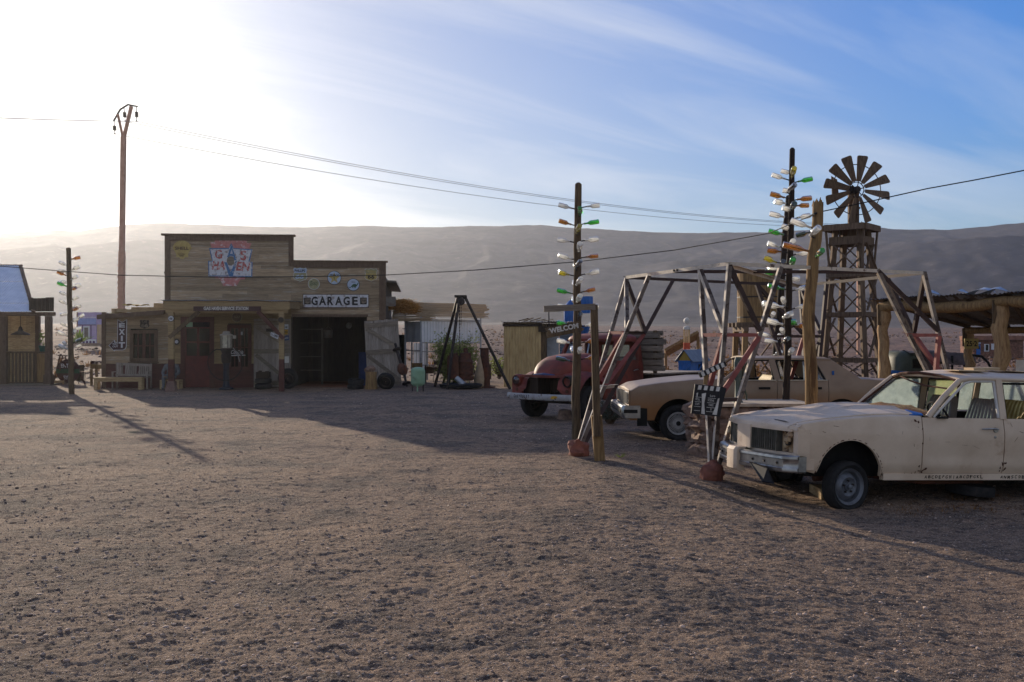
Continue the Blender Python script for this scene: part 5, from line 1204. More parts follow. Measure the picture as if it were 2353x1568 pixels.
# leafy shrub
def leafy(name, c, label, cat, limbs, spread, hgt, nl, ls, ml, mbk, z0=.5, drop=0, shape=1.0):
    t_ = thing(name, c, label, cat); mb = MB(); tips = []
    for k in range(limbs):
        a = 6.283*k/limbs+R.uniform(-.4,.4); l_ = R.uniform(.6,1); pts = [c+V((R.uniform(-.05,.05),R.uniform(-.05,.05),0))]
        for j in range(1, 5):
            f_ = j/4; pts.append(c+V((math.cos(a)*spread*l_*f_**1.1*(.9), math.sin(a)*spread*l_*f_*.7, hgt*l_*f_**.85))+V((R.uniform(-.06,.06),R.uniform(-.06,.06),0)))
        mb.tube(pts, [.035,.028,.02,.012,.006], 5); tips += pts[2:]
        for q in pts[1:4]:
            for w in range(3):
                e = q+V((R.uniform(-.4,.4)*spread, R.uniform(-.3,.3)*spread, R.uniform(.05,.4)*hgt)); mb.tube([q, (q+e)/2+V((0,0,.04)), e], [.012,.008,.003], 4); tips += [e, (q+e)/2]
    obj('trunk', mb, mbk, t_)
    mb = MB()
    for k in range(nl):
        q = R.choice(tips); r_ = R.random()
        p = q+V((R.gauss(0,.16*shape), R.gauss(0,.16*shape), R.gauss(-.05,.15*shape)-drop*R.random()))
        if p.z < c.z+.15: continue
        d_ = V((R.gauss(0,1), R.gauss(0,1), R.gauss(-.5,.7))).normalized(); s_ = d_.cross(V((R.gauss(0,1),R.gauss(0,1),R.gauss(0,1)))).normalized()*ls*.15
        l_ = ls*R.uniform(.6,1.3); mb.add([p, p+d_*l_*.5+s_, p+d_*l_, p+d_*l_*.5-s_], [(0,1,2,3)])
    obj('crown', mb, ml, t_); return t_
leafy('leafy_shrub', at(1046, 38.4), 'olive-green leafy shrub with feathery twigs behind the tripod hoist', 'shrub', 13, .95, 1.9, 9000, .12, M['leaf'], M['bark'], drop=.15)
leafy('saltbush', at(1402, 20.7), 'dense grey-green bush beside the red truck door', 'shrub', 14, .42, .55, 3200, .06, M['greyleaf'], M['bark'], shape=.5)
leafy('tumbleweed', at(1708, 23.5), 'large brown dried thorn bush seen through the tan sedan windows', 'shrub', 16, .75, 1.15, 3600, .10, M['dry'], M['bark'], shape=.6)
leafy('desert_bush', at(1400/1.0 if False else 1207-60, 46), 'thin yellow-green bush left of the tan tin shack', 'shrub', 9, .7, .95, 700, .13, M['leaf'], M['bark'])
g_ = G(1426,1052); mb = MB()
for k in range(40): a = R.uniform(0,6.28); mb.add([g_, g_+V((math.cos(a)*.03,math.sin(a)*.03,.01)), g_+V((math.cos(a)*.12,math.sin(a)*.12,R.uniform(.03,.09)))], [(0,1,2)])
obj('weed_tuft', mb, M['leaf'], None, 'tiny green weed on the bare dirt right of the welcome post', 'weed')
# ---------------------------------------------------------------- tan tin shack
YK = 38.0; PK = Plane(1190, YK, rad(-4)); FK = PK.fr; r_ = PK.rect(1158, 742, 1243, 889); 
t_ = thing('tin_shack', FK((0,0,0)), 'narrow shack of sand-coloured corrugated tin with a grey side door', 'shack')
mb = MB(); corr(mb, Fr(FK((r_[0],0,0)), FK.u, Zv, FK.u.cross(Zv)), r_[1]-r_[0], r_[3], .11, .016, .004, .02); obj('front_wall', mb, M['tin_tan'], t_, smooth=1)
mb = MB(); corr(mb, Fr(FK((r_[0],.03,0)), FK.v, Zv, FK.v.cross(Zv)), 2.0, r_[3]-.02, .11, .016, .004, .05); obj('side_wall', mb, M['tin_tan'], t_, smooth=1)
rd = PK.rect(1250, 762, 1284, 880, 1.2)
mb = MB(FK); mb.bx(rd[0]+.12, rd[1], 1.2, 1.24, 0, rd[3]); d_ = obj('door', mb, M['tin'], t_); mb = MB(FK); mb.bx(rd[0]+.16, rd[0]+.26, 1.14, 1.199, 1.05, 1.1); obj('handle', mb, M['iron'], d_)
mb = MB(FK); mb.bx(r_[1]-.02, rd[0]+.12, .1, 1.2, 0, r_[3]-.1); mb.bx(rd[0]-.1, rd[1]+.9, 1.18, 1.26, rd[3], r_[3]-.02); obj('door_frame', mb, M['post'], t_)
rb = PK.rect(1286, 770, 1330, 880, 1.2)
mb = MB(); corr(mb, Fr(FK((rb[0],1.2,0)), Zv, FK.u, Zv.cross(FK.u)), rd[3], rb[1]-rb[0], .11, .014, .004); obj('blue_sheet', mb, M['sky_roof'], t_, smooth=1)
mb = MB(); corr(mb, Fr(FK((r_[0]-.1,-.12,r_[3]+.03)), FK.u, FK.v, Zv), rb[1]-r_[0]+.2, 3.1, .11, .016, .005, .06, .06); obj('roof', mb, M['tin_dark'], t_, smooth=1)
mb = MB(FK); mb.bx(r_[0]-.05, r_[1]+.05, -.05, -.021, r_[3]-.14, r_[3]-.02); mb.bx(r_[1]-.1, r_[1]+.5, -.06, .06, r_[3]-.35, r_[3]-.141); obj('lintel', mb, M['darkpost'], t_)
mb = MB()
for k in range(5): p = FK((r_[0]+.55+.22*k, .4+.1*k, r_[3]+.08)); mb.beam(p, p+V((R.uniform(.3,.6), R.uniform(-.2,.4), R.uniform(.02,.16))), .1, .03)
obj('scrap_wood', mb, M['post'], None, 'broken scrap boards lying on the tin shack roof', 'scrap')
# ---------------------------------------------------------------- blue fluted thing
YB = 41.0; c = at(1328, YB); s_ = F/YB
t_ = thing('blue_spout', c, 'bright blue fluted curved spout over a slatted basin, behind the welcome sign', 'spout')
zb_ = lambda y: W(1328, y, YB).z; xb_ = lambda x: W(x, 784, YB).x
def fluted(pts, r_, n=40):
    mb = MB(); P = [V(p) for p in pts]; rows = []
    for i, p in enumerate(P):
        d_ = (P[min(i+1,len(P)-1)]-P[max(0,i-1)]).normalized(); y = V((0,1,0)); x = y.cross(d_).normalized()
        rows.append([p+(x*math.cos(a)+y*math.sin(a))*(r_*(1+.05*math.cos(12*a))) for a in [6.283*k/n for k in range(n)]])
    mb.grid(rows, True); return mb
x1, x2 = xb_(1345), xb_(1310); zt = zb_(682)
obj('upper_column', fluted([(x1, YB, zb_(720)), (x1, YB, zt)], .30), M['blue'], t_, smooth=1)
pts = [(x2, YB, zb_(755)), (x2, YB, zb_(715))]+[(x2+(x1-x2)*(1-math.cos(a))*.5, YB, zb_(715)+(zb_(700)-zb_(715))*math.sin(a)*1.0) for a in [rad(q) for q in range(15, 91, 15)]]
obj('elbow', fluted(pts, .26), M['blue'], t_, smooth=1)
mb = MB(); mb.tube([(xb_(1322),YB,0),(xb_(1322),YB,zb_(748))], .12, 10); obj('stand', mb, M['blue'], t_)
mb = MB(); rows = []
cx3 = V((xb_(1325), YB, 0))
for zz, rr_ in ((zb_(770), .42), (zb_(750), .5), (zb_(748), .52)): rows.append([cx3+V((rr_*math.cos(a), rr_*math.sin(a), zz)) for a in [6.283*k/30 for k in range(30)]])
mb.grid(rows, True); mb.lathe([(.02,zb_(769)),(.42,zb_(770))], cx3, (0,0,1), 20, False)
for k in range(30): a = 6.283*k/30; mb.beam(cx3+V((.44*math.cos(a),.44*math.sin(a),zb_(770))), cx3+V((.54*math.cos(a),.54*math.sin(a),zb_(749))), .04, .03)
obj('basin', mb, M['blue'], t_)
# ---------------------------------------------------------------- play house and toy pump, plank ramp
YH = 35.5; PHs = Plane(1575, YH, rad(-28)); FHs = PHs.fr
t_ = thing('play_house', FHs((0,0,0)), 'small blue play house with yellow gable behind the truck bed', 'playhouse')
q = PHs.rect(1559, 806, 1587, 850); wd, zr_, ze_ = q[1]-q[0], q[3], PHs.uz(1573, 829)[1]
mb = MB(FHs); planks_v(mb, q[0], q[1], 0, ze_, .14, 0, .03); mb.beam((q[0],-.02,.5),(q[1],-.02,ze_-.1),.03,.09); mb.bx(q[0],q[1],-.03,-.001,ze_-.1,ze_); mb.bx(q[0],q[0]+.04,.03,1.9,0,ze_); mb.bx(q[1]-.04,q[1],.03,1.9,0,ze_); mb.beam((q[1]+.02,.3,.4),(q[1]+.02,1.3,ze_-.1),.03,.09,(1,0,0))
obj('wall', mb, M['blue'], t_)
mid = (q[0]+q[1])/2
mb = MB(FHs)
n = 8
for k in range(n):
    a, b = q[0]+wd*k/n, q[0]+wd*(k+1)/n-.006; f_ = lambda x: ze_+(zr_-ze_)*(1-abs(x-mid)/(wd/2))
    mb.prism([(a,ze_),(b,ze_),(b,f_(b)),(a,f_(a))] if not (a < mid < b) else [(a,ze_),(b,ze_),(b,f_(b)),(mid,zr_),(a,f_(a))], 0, .03)
obj('gable', mb, M['yellowp'], t_)
for s__ in (-1, 1):
    mb = MB(); a = FHs((mid,-.12,zr_+.03)); e = FHs((mid+s__*(wd/2+.12),-.12,ze_-.04)); sl = e-a; l_ = sl.length; sl.normalize()
    corr(mb, Fr(a, FHs.v, sl, FHs.v.cross(sl)*(-1 if s__ > 0 else 1)), 2.15, l_, .1, .014, .004); obj('roof', mb, M['sky_roof'], t_, smooth=1)
mb = MB(FHs); mb.bx(q[1]+.001, q[1]+.012, .9, 1.35, 0, ze_-.15); obj('doorway', mb, M['black'], t_)
YT = 37.5; c = at(1578, YT); s_ = F/YT; t_ = thing('toy_pump', c, 'orange-based fuel pump frame topped by a white globe, behind the play house', 'pump')
zz = lambda y: W(1578, y, YT).z; rp = lambda p: p/s_
mb = MB(); mb.lathe([(rp(8.5),0),(rp(8.5),zz(812)),(rp(7.5),zz(792)),(rp(8.2),zz(791)),(rp(8.2),zz(788))], c, (0,0,1), 24); obj('base', mb, M['orange'], t_, smooth=1)
mb = MB()
for k in range(8): a = 6.283*k/8; p = c+V((rp(7)*math.cos(a),rp(7)*math.sin(a),0)); mb.tube([p+Zv*zz(788), p+Zv*zz(757)], .014, 5)
obj('rod', mb, M['tan_wood'], t_)
mb = MB(); mb.lathe([(rp(7.6),zz(757.5)),(rp(8),zz(755)),(rp(6.5),zz(751)),(rp(1.2),zz(749)),(rp(1.2),zz(744))], c, (0,0,1), 24); obj('cap', mb, M['white_p'], t_, smooth=1)
mb = MB(); mb.lathe([(rp(1),-.14),(rp(6.4),-.10),(rp(7.2),0),(rp(6.4),.10),(rp(1),.14)], c+Zv*zz(737.5), (0,1,0), 28); obj('globe', mb, M['white_p'], t_, smooth=1)
mb = MB(); a, b = W(1528,812,39), W(1604,770,39); mb.beam(a, b, .9, .10, (0,.3,1)); mb.beam(W(1604,774,39), at(1604,39), .1, .1, (0,1,0)); mb.beam(W(1530,812,39), at(1530,39), .1, .1, (0,1,0))
obj('plank_ramp', mb, M['post_y'], None, 'weathered plank ramp sloping up behind the truck rack', 'ramp')
# ---------------------------------------------------------------- water tank
YW = 29.5; cX = W(1748, 784, YW).x; t_ = thing('water_tank', V((cX, YW, 0)), 'round wooden stave water tank on a braced timber stand', 'tank')
rr_ = (1800-1697)/2/F*YW; z0_, z1_ = W(0,742,YW).z, W(0,624,YW).z
mb = MB(); n = 30
for k in range(n):
    a = 6.283*k/n; p = V((cX+rr_*math.cos(a), YW+rr_*math.sin(a), 0)); w_ = 2*rr_*math.sin(math.pi/n)-.004
    mb.beam(p+Zv*z0_, p+Zv*(z1_+R.uniform(-.02,.02)), w_, .035, (math.cos(a),math.sin(a),0))
obj('staves', mb, M['post_y'], t_)
for y in (653, 684, 730): mb = MB(); z = W(0,y,YW).z; mb.lathe([(rr_+.019,z-.02),(rr_+.026,z-.02),(rr_+.026,z+.02),(rr_+.019,z+.02)], V((cX,YW,0)), (0,0,1), 30, False); obj('hoop', mb, M['iron'], t_)
mb = MB(); mb.lathe([(.01,z0_+.05),(rr_-.03,z0_+.05)], V((cX,YW,0)), (0,0,1), 24, False); mb.lathe([(.01,z1_-.03),(rr_-.03,z1_-.03)], V((cX,YW,0)), (0,0,1), 24, False); obj('tank_floor', mb, M['darkpost'], t_)
mb = MB()
for y in (-.5,0,.5): mb.bx(cX-.85,cX+.85,YW+y-.07,YW+y+.07,z0_-.13,z0_-.001)
for x in (-.6,.6): mb.bx(cX+x-.07,cX+x+.07,YW-.75,YW+.75,z0_-.26,z0_-.131)
obj('platform', mb, M['tower_wood'], t_)
for x in (-.6,.6):
    for y in (-.6,.6):
        mb = MB(); mb.beam((cX+x*1.1,YW+y*1.1,0),(cX+x,YW+y,z0_-.262),.15,.15,(0,1,0)); obj('leg', mb, M['post_y'], t_)
mb = MB()
for y in (-.62,.62):
    mb.beam((cX-.62,YW+y+.1,.2),(cX+.62,YW+y+.1,z0_-.4),.08,.04); mb.beam((cX+.62,YW+y+.145,.2),(cX-.62,YW+y+.145,z0_-.4),.08,.04)
for x in (-.62,.62): mb.beam((cX+x+.1,YW-.62,.2),(cX+x+.1,YW+.62,z0_-.4),.08,.04,(1,0,0))
islands('cross_brace', mb, M['tower_wood'], t_)
# ---------------------------------------------------------------- windmill
YM = 30.0; zm = lambda y: W(0,y,YM).z; hx = W(1969,784,YM).x
ctr = V((W(1957,784,YM).x, YM, 0)); t_ = thing('windmill', ctr, 'wooden wind pump tower with a twelve-bladed wheel', 'windmill')
ang = rad(6); zp, zbm = zm(523), 0
def crn(k, h): a = ang+math.pi/2*k; f_ = (zp-h)/(zp); r_ = .50+.45*f_; return ctr+V((math.cos(a)*r_, math.sin(a)*r_, h))
for k in range(4): mb = MB(); mb.beam(crn(k,0), crn(k,zp-.02), .145, .145, (math.cos(ang+math.pi/2*k),math.sin(ang+math.pi/2*k),0)); obj('leg', mb, M['tower_wood'], t_)
levels = [zm(828), zm(724), zm(634), zm(556)]
mb = MB(); mx_ = MB()
allz = [.1]+levels
for k in range(4):
    nrm = V((math.cos(ang+math.pi/2*k+math.pi/4), math.sin(ang+math.pi/2*k+math.pi/4), 0))
    for z in levels:
        a, b = crn(k,z), crn((k+1)%4,z); e = (b-a).normalized()*.12; mb.beam(a-e+nrm*.1+Zv*.002*k, b+e+nrm*.1+Zv*.002*k, .05, .13 if z != levels[-1] else .24)
    for i in range(len(levels)):
        za, zb2 = allz[i]+.12, allz[i+1]-.08
        mx_.beam(crn(k,za)+nrm*.145, crn((k+1)%4,zb2)+nrm*.145, .03, .065, nrm); mx_.beam(crn((k+1)%4,za)+nrm*.19, crn(k,zb2)+nrm*.19, .03, .065, nrm)
islands('girt', mb, M['tower_wood'], t_); islands('cross_brace', mx_, M['tower_wood'], t_)
fp = yaw(ctr, ang+math.pi/4); mb = MB(fp); hw = .60
for k in range(5): y = -hw+.24*k+.12; mb.bx(-hw, hw, y-.116, y+.116, zp, zp+.045)
for s__ in (-1,1): mb.bx(-hw-.02, hw+.02, s__*hw-.03+.031*s__, s__*hw+.03+.031*s__, zp-.13, zp+.048); mb.bx(s__*(hw+.03)-.03+.021*s__, s__*(hw+.03)+.03+.021*s__, -hw+.0, hw-.0, zp-.13, zp+.052)
obj('platform', mb, M['tower_wood'], t_)
for sx, sy in ((-1,-1),(1,-1),(1,1),(-1,1)):
    mb = MB(fp); mb.beam((sx*(hw-.03), sy*(hw-.03), zp-.14), (sx*(hw-.12), sy*(hw-.12), zm(634)), .07, .05); obj('strut', mb, M['tower_wood'], t_)
hub = W(1969, 436, YM-.5)
for x in (1955, 1967): mb = MB(); p = W(x,520,YM-.1); mb.beam(V((p.x,p.y,zp-.3)), V((p.x,p.y,hub.z+.05)), .15, .13, (0,1,0)); obj('mast', mb, M['tower_wood'], t_)
mb = MB(); mb.bx(W(1950,0,YM).x, W(1972,0,YM).x, YM-.19, YM-.05, zm(482), zm(478)); obj('mast_tie', mb, M['tower_wood'], t_)
wf = Fr(hub, V((.985,.10,.0)).normalized(), V((-.10,.985,.0)).normalized(), (0,0,1)); s_ = F/(YM-.5)
mb = MB(wf); mb.lathe([(.07,-.1),(.1,-.06),(.1,.2),(.06,.3)], (0,0,0), (0,1,0), 16); mb.lathe([(.05,.3),(.05,.6)], (0,0,0), (0,1,0), 10); mb.bx(-.2,-.08,.05,.2,-.1,.12); obj('hub', mb, M['iron'], t_, smooth=1)
mb = MB(wf); mb.tube([(.10,.35,0),(-.45,.42,.10),(-.62,.45,.12)], .03, 6); mb.add([(-.58,.42,-.1),(-.36,.42,-.16),(-.42,.42,.36),(-.6,.42,.46),(-.58,.45,-.1),(-.36,.45,-.16),(-.42,.45,.36),(-.6,.45,.46)], [(0,1,2,3),(7,6,5,4),(0,4,5,1),(1,5,6,2),(2,6,7,3),(3,7,4,0)]); obj('tail_vane', mb, M['tower_wood'], t_)
rO = 79/s_; rI = 17.5/s_; rR = 58/s_
for r_ in (rI, rR):
    mb = MB(wf); mb.tube([(r_*math.cos(a), .03, r_*math.sin(a)) for a in [6.283*k/60 for k in range(61)]], .014, 6, False); obj('wheel_ring', mb, M['iron'], t_, smooth=1)
mb = MB(wf)
for k in range(6): a = 6.283*(k+.25)/6; mb.tube([(0,0,0),(rI*math.cos(a),.03,rI*math.sin(a))], .015, 5)
obj('spoke', mb, M['iron'], t_)
for k in range(12):
    a = 2*math.pi*k/12+rad(80); d_ = (math.cos(a), math.sin(a)); n_ = (-d_[1], d_[0]); tw_ = rad(24)
    P = lambda r_, w_, h=0: (d_[0]*r_+n_[0]*w_*math.cos(tw_), w_*math.sin(tw_)-.02+h, d_[1]*r_+n_[1]*w_*math.cos(tw_))
    out = [(rI+.02,-.06),(rO-.06,-.152),(rO-.015,-.142),(rO,-.10),(rO,.10),(rO-.015,.142),(rO-.06,.152),(rI+.02,.06)]
    mb = MB(wf); vs = [P(r_, w_, -.009) for r_, w_ in out]+[P(r_, w_, .009) for r_, w_ in out]; n = 8
    mb.add(vs, [tuple(range(n)), tuple(range(n,2*n))[::-1]]+[(i,n+i,n+(i+1)%n,(i+1)%n) for i in range(n)])
    mb.beam(P(rI,0,.016), P(rO-.12,0,.016), .03, .012, (0,1,0)); obj('blade', mb, M['tower_wood'], t_)
# ---------------------------------------------------------------- bottle posts
ZM = lambda x, y: ((2150+x/2.851)/1.7408, (700+y/2.851)/1.7408)
ZL = lambda x, y: ((2000+x/2.85)/1.7408, (1150+y/2.85)/1.7408)
Z1 = lambda x, y: ((x/1.96)/1.7408, (850+y/1.96)/1.7408)
Z6 = lambda x, y: ((2900+x/2.614)/1.7408, (550+y/2.614)/1.7408)
Z3 = lambda x, y: ((2900+x/2.412)/1.7408, (1000+y/2.412)/1.7408)
BP = {}
def bottle_proto(col, m, lab=False):
    mb = MB(); n = 14
    prof_ = [(.012,0),(.034,.004),(.038,.012),(.0385,.155),(.036,.175),(.022,.205),(.0145,.225),(.0135,.268),(.0165,.27),(.0165,.285),(.012,.287)]
    mb.lathe(prof_, (0,0,0), (0,0,1), n, True)
    return mk('bottle', mb.v, mb.f, mb.m, m, V((0,0,0)), 50)
COLS = {'c': ('clear','gl_clear'), 'g': ('bright green','gl_green'), 'd': ('dark green','gl_dark'), 'a': ('amber brown','gl_amber'), 'y': ('yellow-green','gl_yellow'), 'k': ('blackened','gl_black')}
for k, (nm, m) in COLS.items(): BP[k] = bottle_proto(k, M[m])
ORD = ['first','second','third','fourth','fifth','sixth','seventh','eighth','ninth','tenth','eleventh','twelfth','thirteenth','fourteenth','fifteenth','sixteenth','seventeenth','eighteenth','nineteenth','twentieth']
def bottle_post(name, axis, rads, m, label, items, grp, desc, cat='bottle post', jag=None):
    """axis: list of world points bottom to top; items: (colour, base px, neck px or None when it points at the viewer)"""
    P = [V(p) for p in axis]; Y = P[0].y
    t_ = thing(name, P[0], label, cat); mb = MB()
    pts, rs = [], []
    for i in range(13):
        f_ = i/12; k = min(int(f_*(len(P)-1)), len(P)-2); ff = f_*(len(P)-1)-k; p = P[k]+(P[k+1]-P[k])*ff
        pts.append(p+V((R.uniform(-.012,.012), R.uniform(-.01,.01), 0))); rs.append((rads[0]+(rads[1]-rads[0])*f_)*R.uniform(.95,1.05))
    if not jag: pts += [pts[-1]+Zv*.03]; rs += [rs[-1]*.45]
    mb.tube(pts, rs, 12); shaft = obj('shaft', mb, m, t_, smooth=50)
    if jag:
        mb = MB()
        for k in range(13): a = 6.283*k/13; r_ = rads[1]*R.uniform(.3,.95); q = pts[-1]+V((math.cos(a)*r_, math.sin(a)*r_, -.05)); mb.tube([q, q+V((R.uniform(-.01,.01),0,R.uniform(.08,.1+jag)))], [.025,.006], 5)
        obj('splinters', mb, m, t_)
    pegs = MB(); lst = []
    axx = lambda z: (lambda f_: P[0]+(P[-1]-P[0])*f_)((z-P[0].z)/(P[-1].z-P[0].z))
    for it in items:
        c_, bp, np_ = it[0], it[1], it[2]
        if np_ is None:
            z = W(bp[0], bp[1], Y).z; ax = axx(z); back = len(it) > 3 and it[3] == 'b'
            dirn = V((.25*R.uniform(-1,1)+(W(bp[0],bp[1],Y).x-ax.x)*2.0, 1 if back else -1, R.uniform(.25,.5)))
            dirn.normalize(); base = W(bp[0], bp[1], Y+(.42 if back else -.42)); l_ = .27; neck = base-dirn*l_; side = 'back' if back else 'front'
        else:
            b0_, n0_ = W(bp[0], bp[1], Y), W(np_[0], np_[1], Y); d2 = (n0_-b0_); l_ = max(.2, min(.42, d2.length*1.08)); dy = R.uniform(-.10,.10)
            base = b0_+V((0,dy,0)); dirn = -V((d2.x, -dy*.6, d2.z)).normalized(); neck = base-dirn*l_
            side = 'left' if base.x < axx(base.z).x else 'right'
        o = bpy.data.objects.new('bottle', BP[c_]); COL.objects.link(o); s_ = l_/.287; rw = max(1.15, min(1.5, s_*1.18))*R.uniform(.9,1.15)*(1.3 if Y > 30 else 1)
        Q = (-dirn).to_track_quat('Z', 'Y').to_matrix().to_4x4()
        o.matrix_world = Matrix.Translation(base) @ Q @ Matrix.Diagonal((rw, rw, s_, 1))
        o['category'] = 'bottle'; o['group'] = grp; lst.append((side, -base.z, o, c_))
        q = base-dirn*l_*.25; aN = axx(neck.z-.03); mid_ = neck; pegs.tube([aN, mid_, q], [.012,.010,.006], 5)
    islands('peg', pegs, M['iron'], t_)
    for sd in ('left','right','front','back'):
        L_ = sorted([x for x in lst if x[0] == sd], key=lambda x: x[1])
        for i, (_, _, o, c_) in enumerate(L_):
            n_, c2 = ORD[i], COLS[c_][0]
            o['label'] = {'left': f'{c2} glass bottle, {n_} down on the left side of {desc}', 'right': f'{c2} glass bottle, {n_} down on the right side of {desc}',
                          'front': f'{c2} glass bottle, {n_} down of those facing out from {desc}', 'back': f'{c2} glass bottle, {n_} down of those tucked behind {desc}'}[sd]
    return t_
Ym = 17.7
bs = on(1323, Ym)
mid_items = [('c',ZM(240,335),ZM(385,378)),('g',ZM(483,375),None),('c',ZM(708,350),ZM(575,362)),('a',ZM(240,525),ZM(375,565)),('g',ZM(703,530),ZM(545,555)),('y',ZM(481,575),None),('c',ZM(228,738),ZM(360,758)),('c',ZM(698,725),ZM(548,745)),('c',ZM(487,780),None),('c',ZM(232,918),ZM(385,958)),('a',ZM(694,920),ZM(560,935)),('k',ZM(492,982),None),('c',ZM(422,1028),None,'b'),('y',ZM(238,1115),ZM(355,1140)),('c',ZM(700,1100),ZM(555,1130)),('c',ZM(500,1180),None),('c',ZM(417,1215),None,'b'),('g',ZM(225,1310),ZM(370,1347)),('a',ZM(658,1300),ZM(535,1330)),('c',ZM(490,1378),None),('c',ZM(412,1405),None,'b'),
 ('c',ZL(655,205),ZL(790,240)),('c',ZL(1125,215),ZL(1000,240)),('k',ZL(920,298),None),('g',ZL(650,400),ZL(770,425)),('c',ZL(1120,408),ZL(975,438)),('c',ZL(645,605),ZL(785,632)),('a',ZL(1105,600),ZL(975,625)),('c',ZL(822,690),None,'b'),('c',ZL(912,698),None),('d',ZL(640,805),ZL(790,838)),('a',ZL(1105,795),ZL(975,812))]
bottle_post('bottle_post', [bs, W(1329,424,Ym)], (.083,.060), M['post'], 'pointed wooden post hung with coloured bottles beside the welcome sign', mid_items, 'bottles on the welcome post', 'the welcome-sign post')
Yl = 32.6; bs = on(165, Yl)
left_items = [('a',Z1(622,350),Z1(562,366)),('c',Z1(458,388),Z1(518,415)),('c',Z1(618,420),Z1(560,450)),('c',Z1(466,455),Z1(522,470)),('a',Z1(458,466),Z1(518,494)),('c',Z1(612,500),Z1(562,526)),('g',Z1(456,552),Z1(518,578)),('c',Z1(470,540),Z1(520,552)),('c',Z1(628,570),Z1(562,582)),('a',Z1(608,590),Z1(560,610)),('c',Z1(460,622),Z1(518,650)),('c',Z1(612,662),Z1(560,690)),('c',Z1(470,688),Z1(520,718)),('c',Z1(630,732),Z1(565,745)),('a',Z1(615,748),Z1(565,772)),('c',Z1(468,802),Z1(532,795)),('c',Z1(656,800),Z1(610,828)),('c',Z1(620,833),Z1(566,858)),('c',Z1(485,866),Z1(525,895)),('c',Z1(634,905),Z1(572,918)),('c',Z1(588,930),None),('c',Z1(463,935),Z1(522,968)),('c',Z1(492,1015),Z1(526,1045)),('c',Z1(458,1042),Z1(528,1072)),('d',Z1(640,998),Z1(574,1024)),('c',Z1(640,1038),Z1(586,1060))]
bottle_post('bottle_post', [bs, W(157.5,571,Yl)], (.092,.072), M['post'], 'grey post hung with mostly clear bottles standing before the cabin', left_items, 'bottles on the cabin post', 'the post by the cabin')
Yr = 16.6; bs = on(1804, Yr)
r_items = [('y',Z6(725,318),None),('c',Z6(585,348),Z6(680,372)),('c',Z6(480,395),Z6(620,435)),('g',Z6(915,432),Z6(775,460)),('k',Z6(735,492),None),('c',Z6(605,550),Z6(680,566)),('a',Z6(485,582),Z6(620,625)),('a',Z6(912,630),Z6(765,648)),('c',Z6(510,675),Z6(620,692)),('d',Z6(727,690),None),('a',Z6(878,710),Z6(755,714)),('c',Z6(595,740),Z6(665,755)),('c',Z6(468,795),Z6(615,832)),('c',Z6(900,810),Z6(770,838)),('c',Z6(595,925),Z6(655,945)),('g',Z6(463,972),Z6(610,1015)),('c',Z6(440,1105),Z6(555,1142)),('a',Z6(456,1175),Z6(590,1192)),('c',Z6(715,1080),None),('y',Z6(422,1250),Z6(540,1305)),('g',Z6(715,1268),None),('k',Z6(610,1295),None),('c',Z6(880,1205),Z6(750,1222)),
 ('c',Z3(408,172),Z3(560,208)),('c',Z3(812,180),Z3(680,212)),('g',Z3(382,213),Z3(480,232)),('c',Z3(722,275),Z3(630,280)),('g',Z3(408,342),Z3(560,376)),('c',Z3(812,355),Z3(690,385)),('c',Z3(558,465),None),('c',Z3(350,520),Z3(545,552)),('c',Z3(795,535),Z3(680,562)),('c',Z3(645,612),None),('c',Z3(380,675),Z3(545,718)),('g',Z3(688,692),Z3(640,702)),('a',Z3(785,728),Z3(690,738)),('c',Z3(547,765),None),('c',Z3(395,872),Z3(510,886)),('d',Z3(615,850),None),('c',Z3(650,960),None)]
bottle_post('bottle_post', [bs, W(1821.5,344,Yr)], (.066,.046), M['darkpost'], 'tallest post, dark and hung with bottles beside the windmill', r_items, 'bottles on the tall dark post', 'the tallest dark post')
Yb = 21.2; bs = on(1772, Yb)
bottle_post('bottle_post', [bs, W(1811,452,Yb)], (.085,.06), M['darkpost'], 'leaning dark post behind the tan sedan, partly hidden by the tallest post', [('c',Z3(470,612),None),('c',Z3(340,808),Z3(440,832)),('c',Z3(545,980),None),('c',Z3(520,620),None,'b'),('c',Z3(525,820),None)], 'bottles on the leaning post', 'the leaning post behind the sedan')
Yf = 14.9; bs = on(1868, Yf); bs.z -= .05
bottle_post('splintered_post', [bs, W(1858,720,Yf), W(1881,466,Yf)], (.096,.084), M['post_y'], 'thick yellowish post with a splintered top carrying the black cable', [('c',Z6(700,860),Z6(892,938)),('a',Z6(610,1118),Z6(888,1192)),('d',Z6(760,1020),Z6(892,990)),('c',Z6(984,940),None),('g',Z6(1022,1180),None)], 'bottles on the splintered post', 'the thick splintered post', 'post', .02)
# ---------------------------------------------------------------- welcome sign
Yv = 16.6; ZLw = lambda x, y, Y=Yv: W(*ZL(x, y), Y)
base = on(1378, 16.0); base = G(1378, 1056); Yv = base.y
ZLw = lambda x, y, Y=None: W(*ZL(x, y), Y or Yv)
t_ = thing('sign_gallows', base, 'wooden post with a short beam carrying the hanging welcome board', 'post')
mb = MB(); tp = ZLw(1062,200); lo = ZLw(1100,1500)
mb.beam(base-Zv*.05, lo+Zv*.05, .155, .15, (0,1,0)); b1 = obj('lower_post', mb, M['post_y'], t_)
mb = MB(); mb.beam(lo-V((.0,.12,.25)), tp+V((.01,-.0,0)), .105, .10, (0,1,0), .004); obj('upper_post', mb, M['post'], t_)
mb = MB(); mb.beam(ZLw(500,248), ZLw(1085,222), .09, .11, (0,1,0), .004); obj('beam', mb, M['grey_wood_h'], t_)
c4 = [ZLw(*p) for p in ((532,455),(922,378),(920,520),(545,575))]; ctr_ = sum(c4, V((0,0,0)))/4
ux = ((c4[1]-c4[0]).normalized()); fw = Fr(ctr_, ux, (0,1,0), ux.cross(V((0,1,0))))
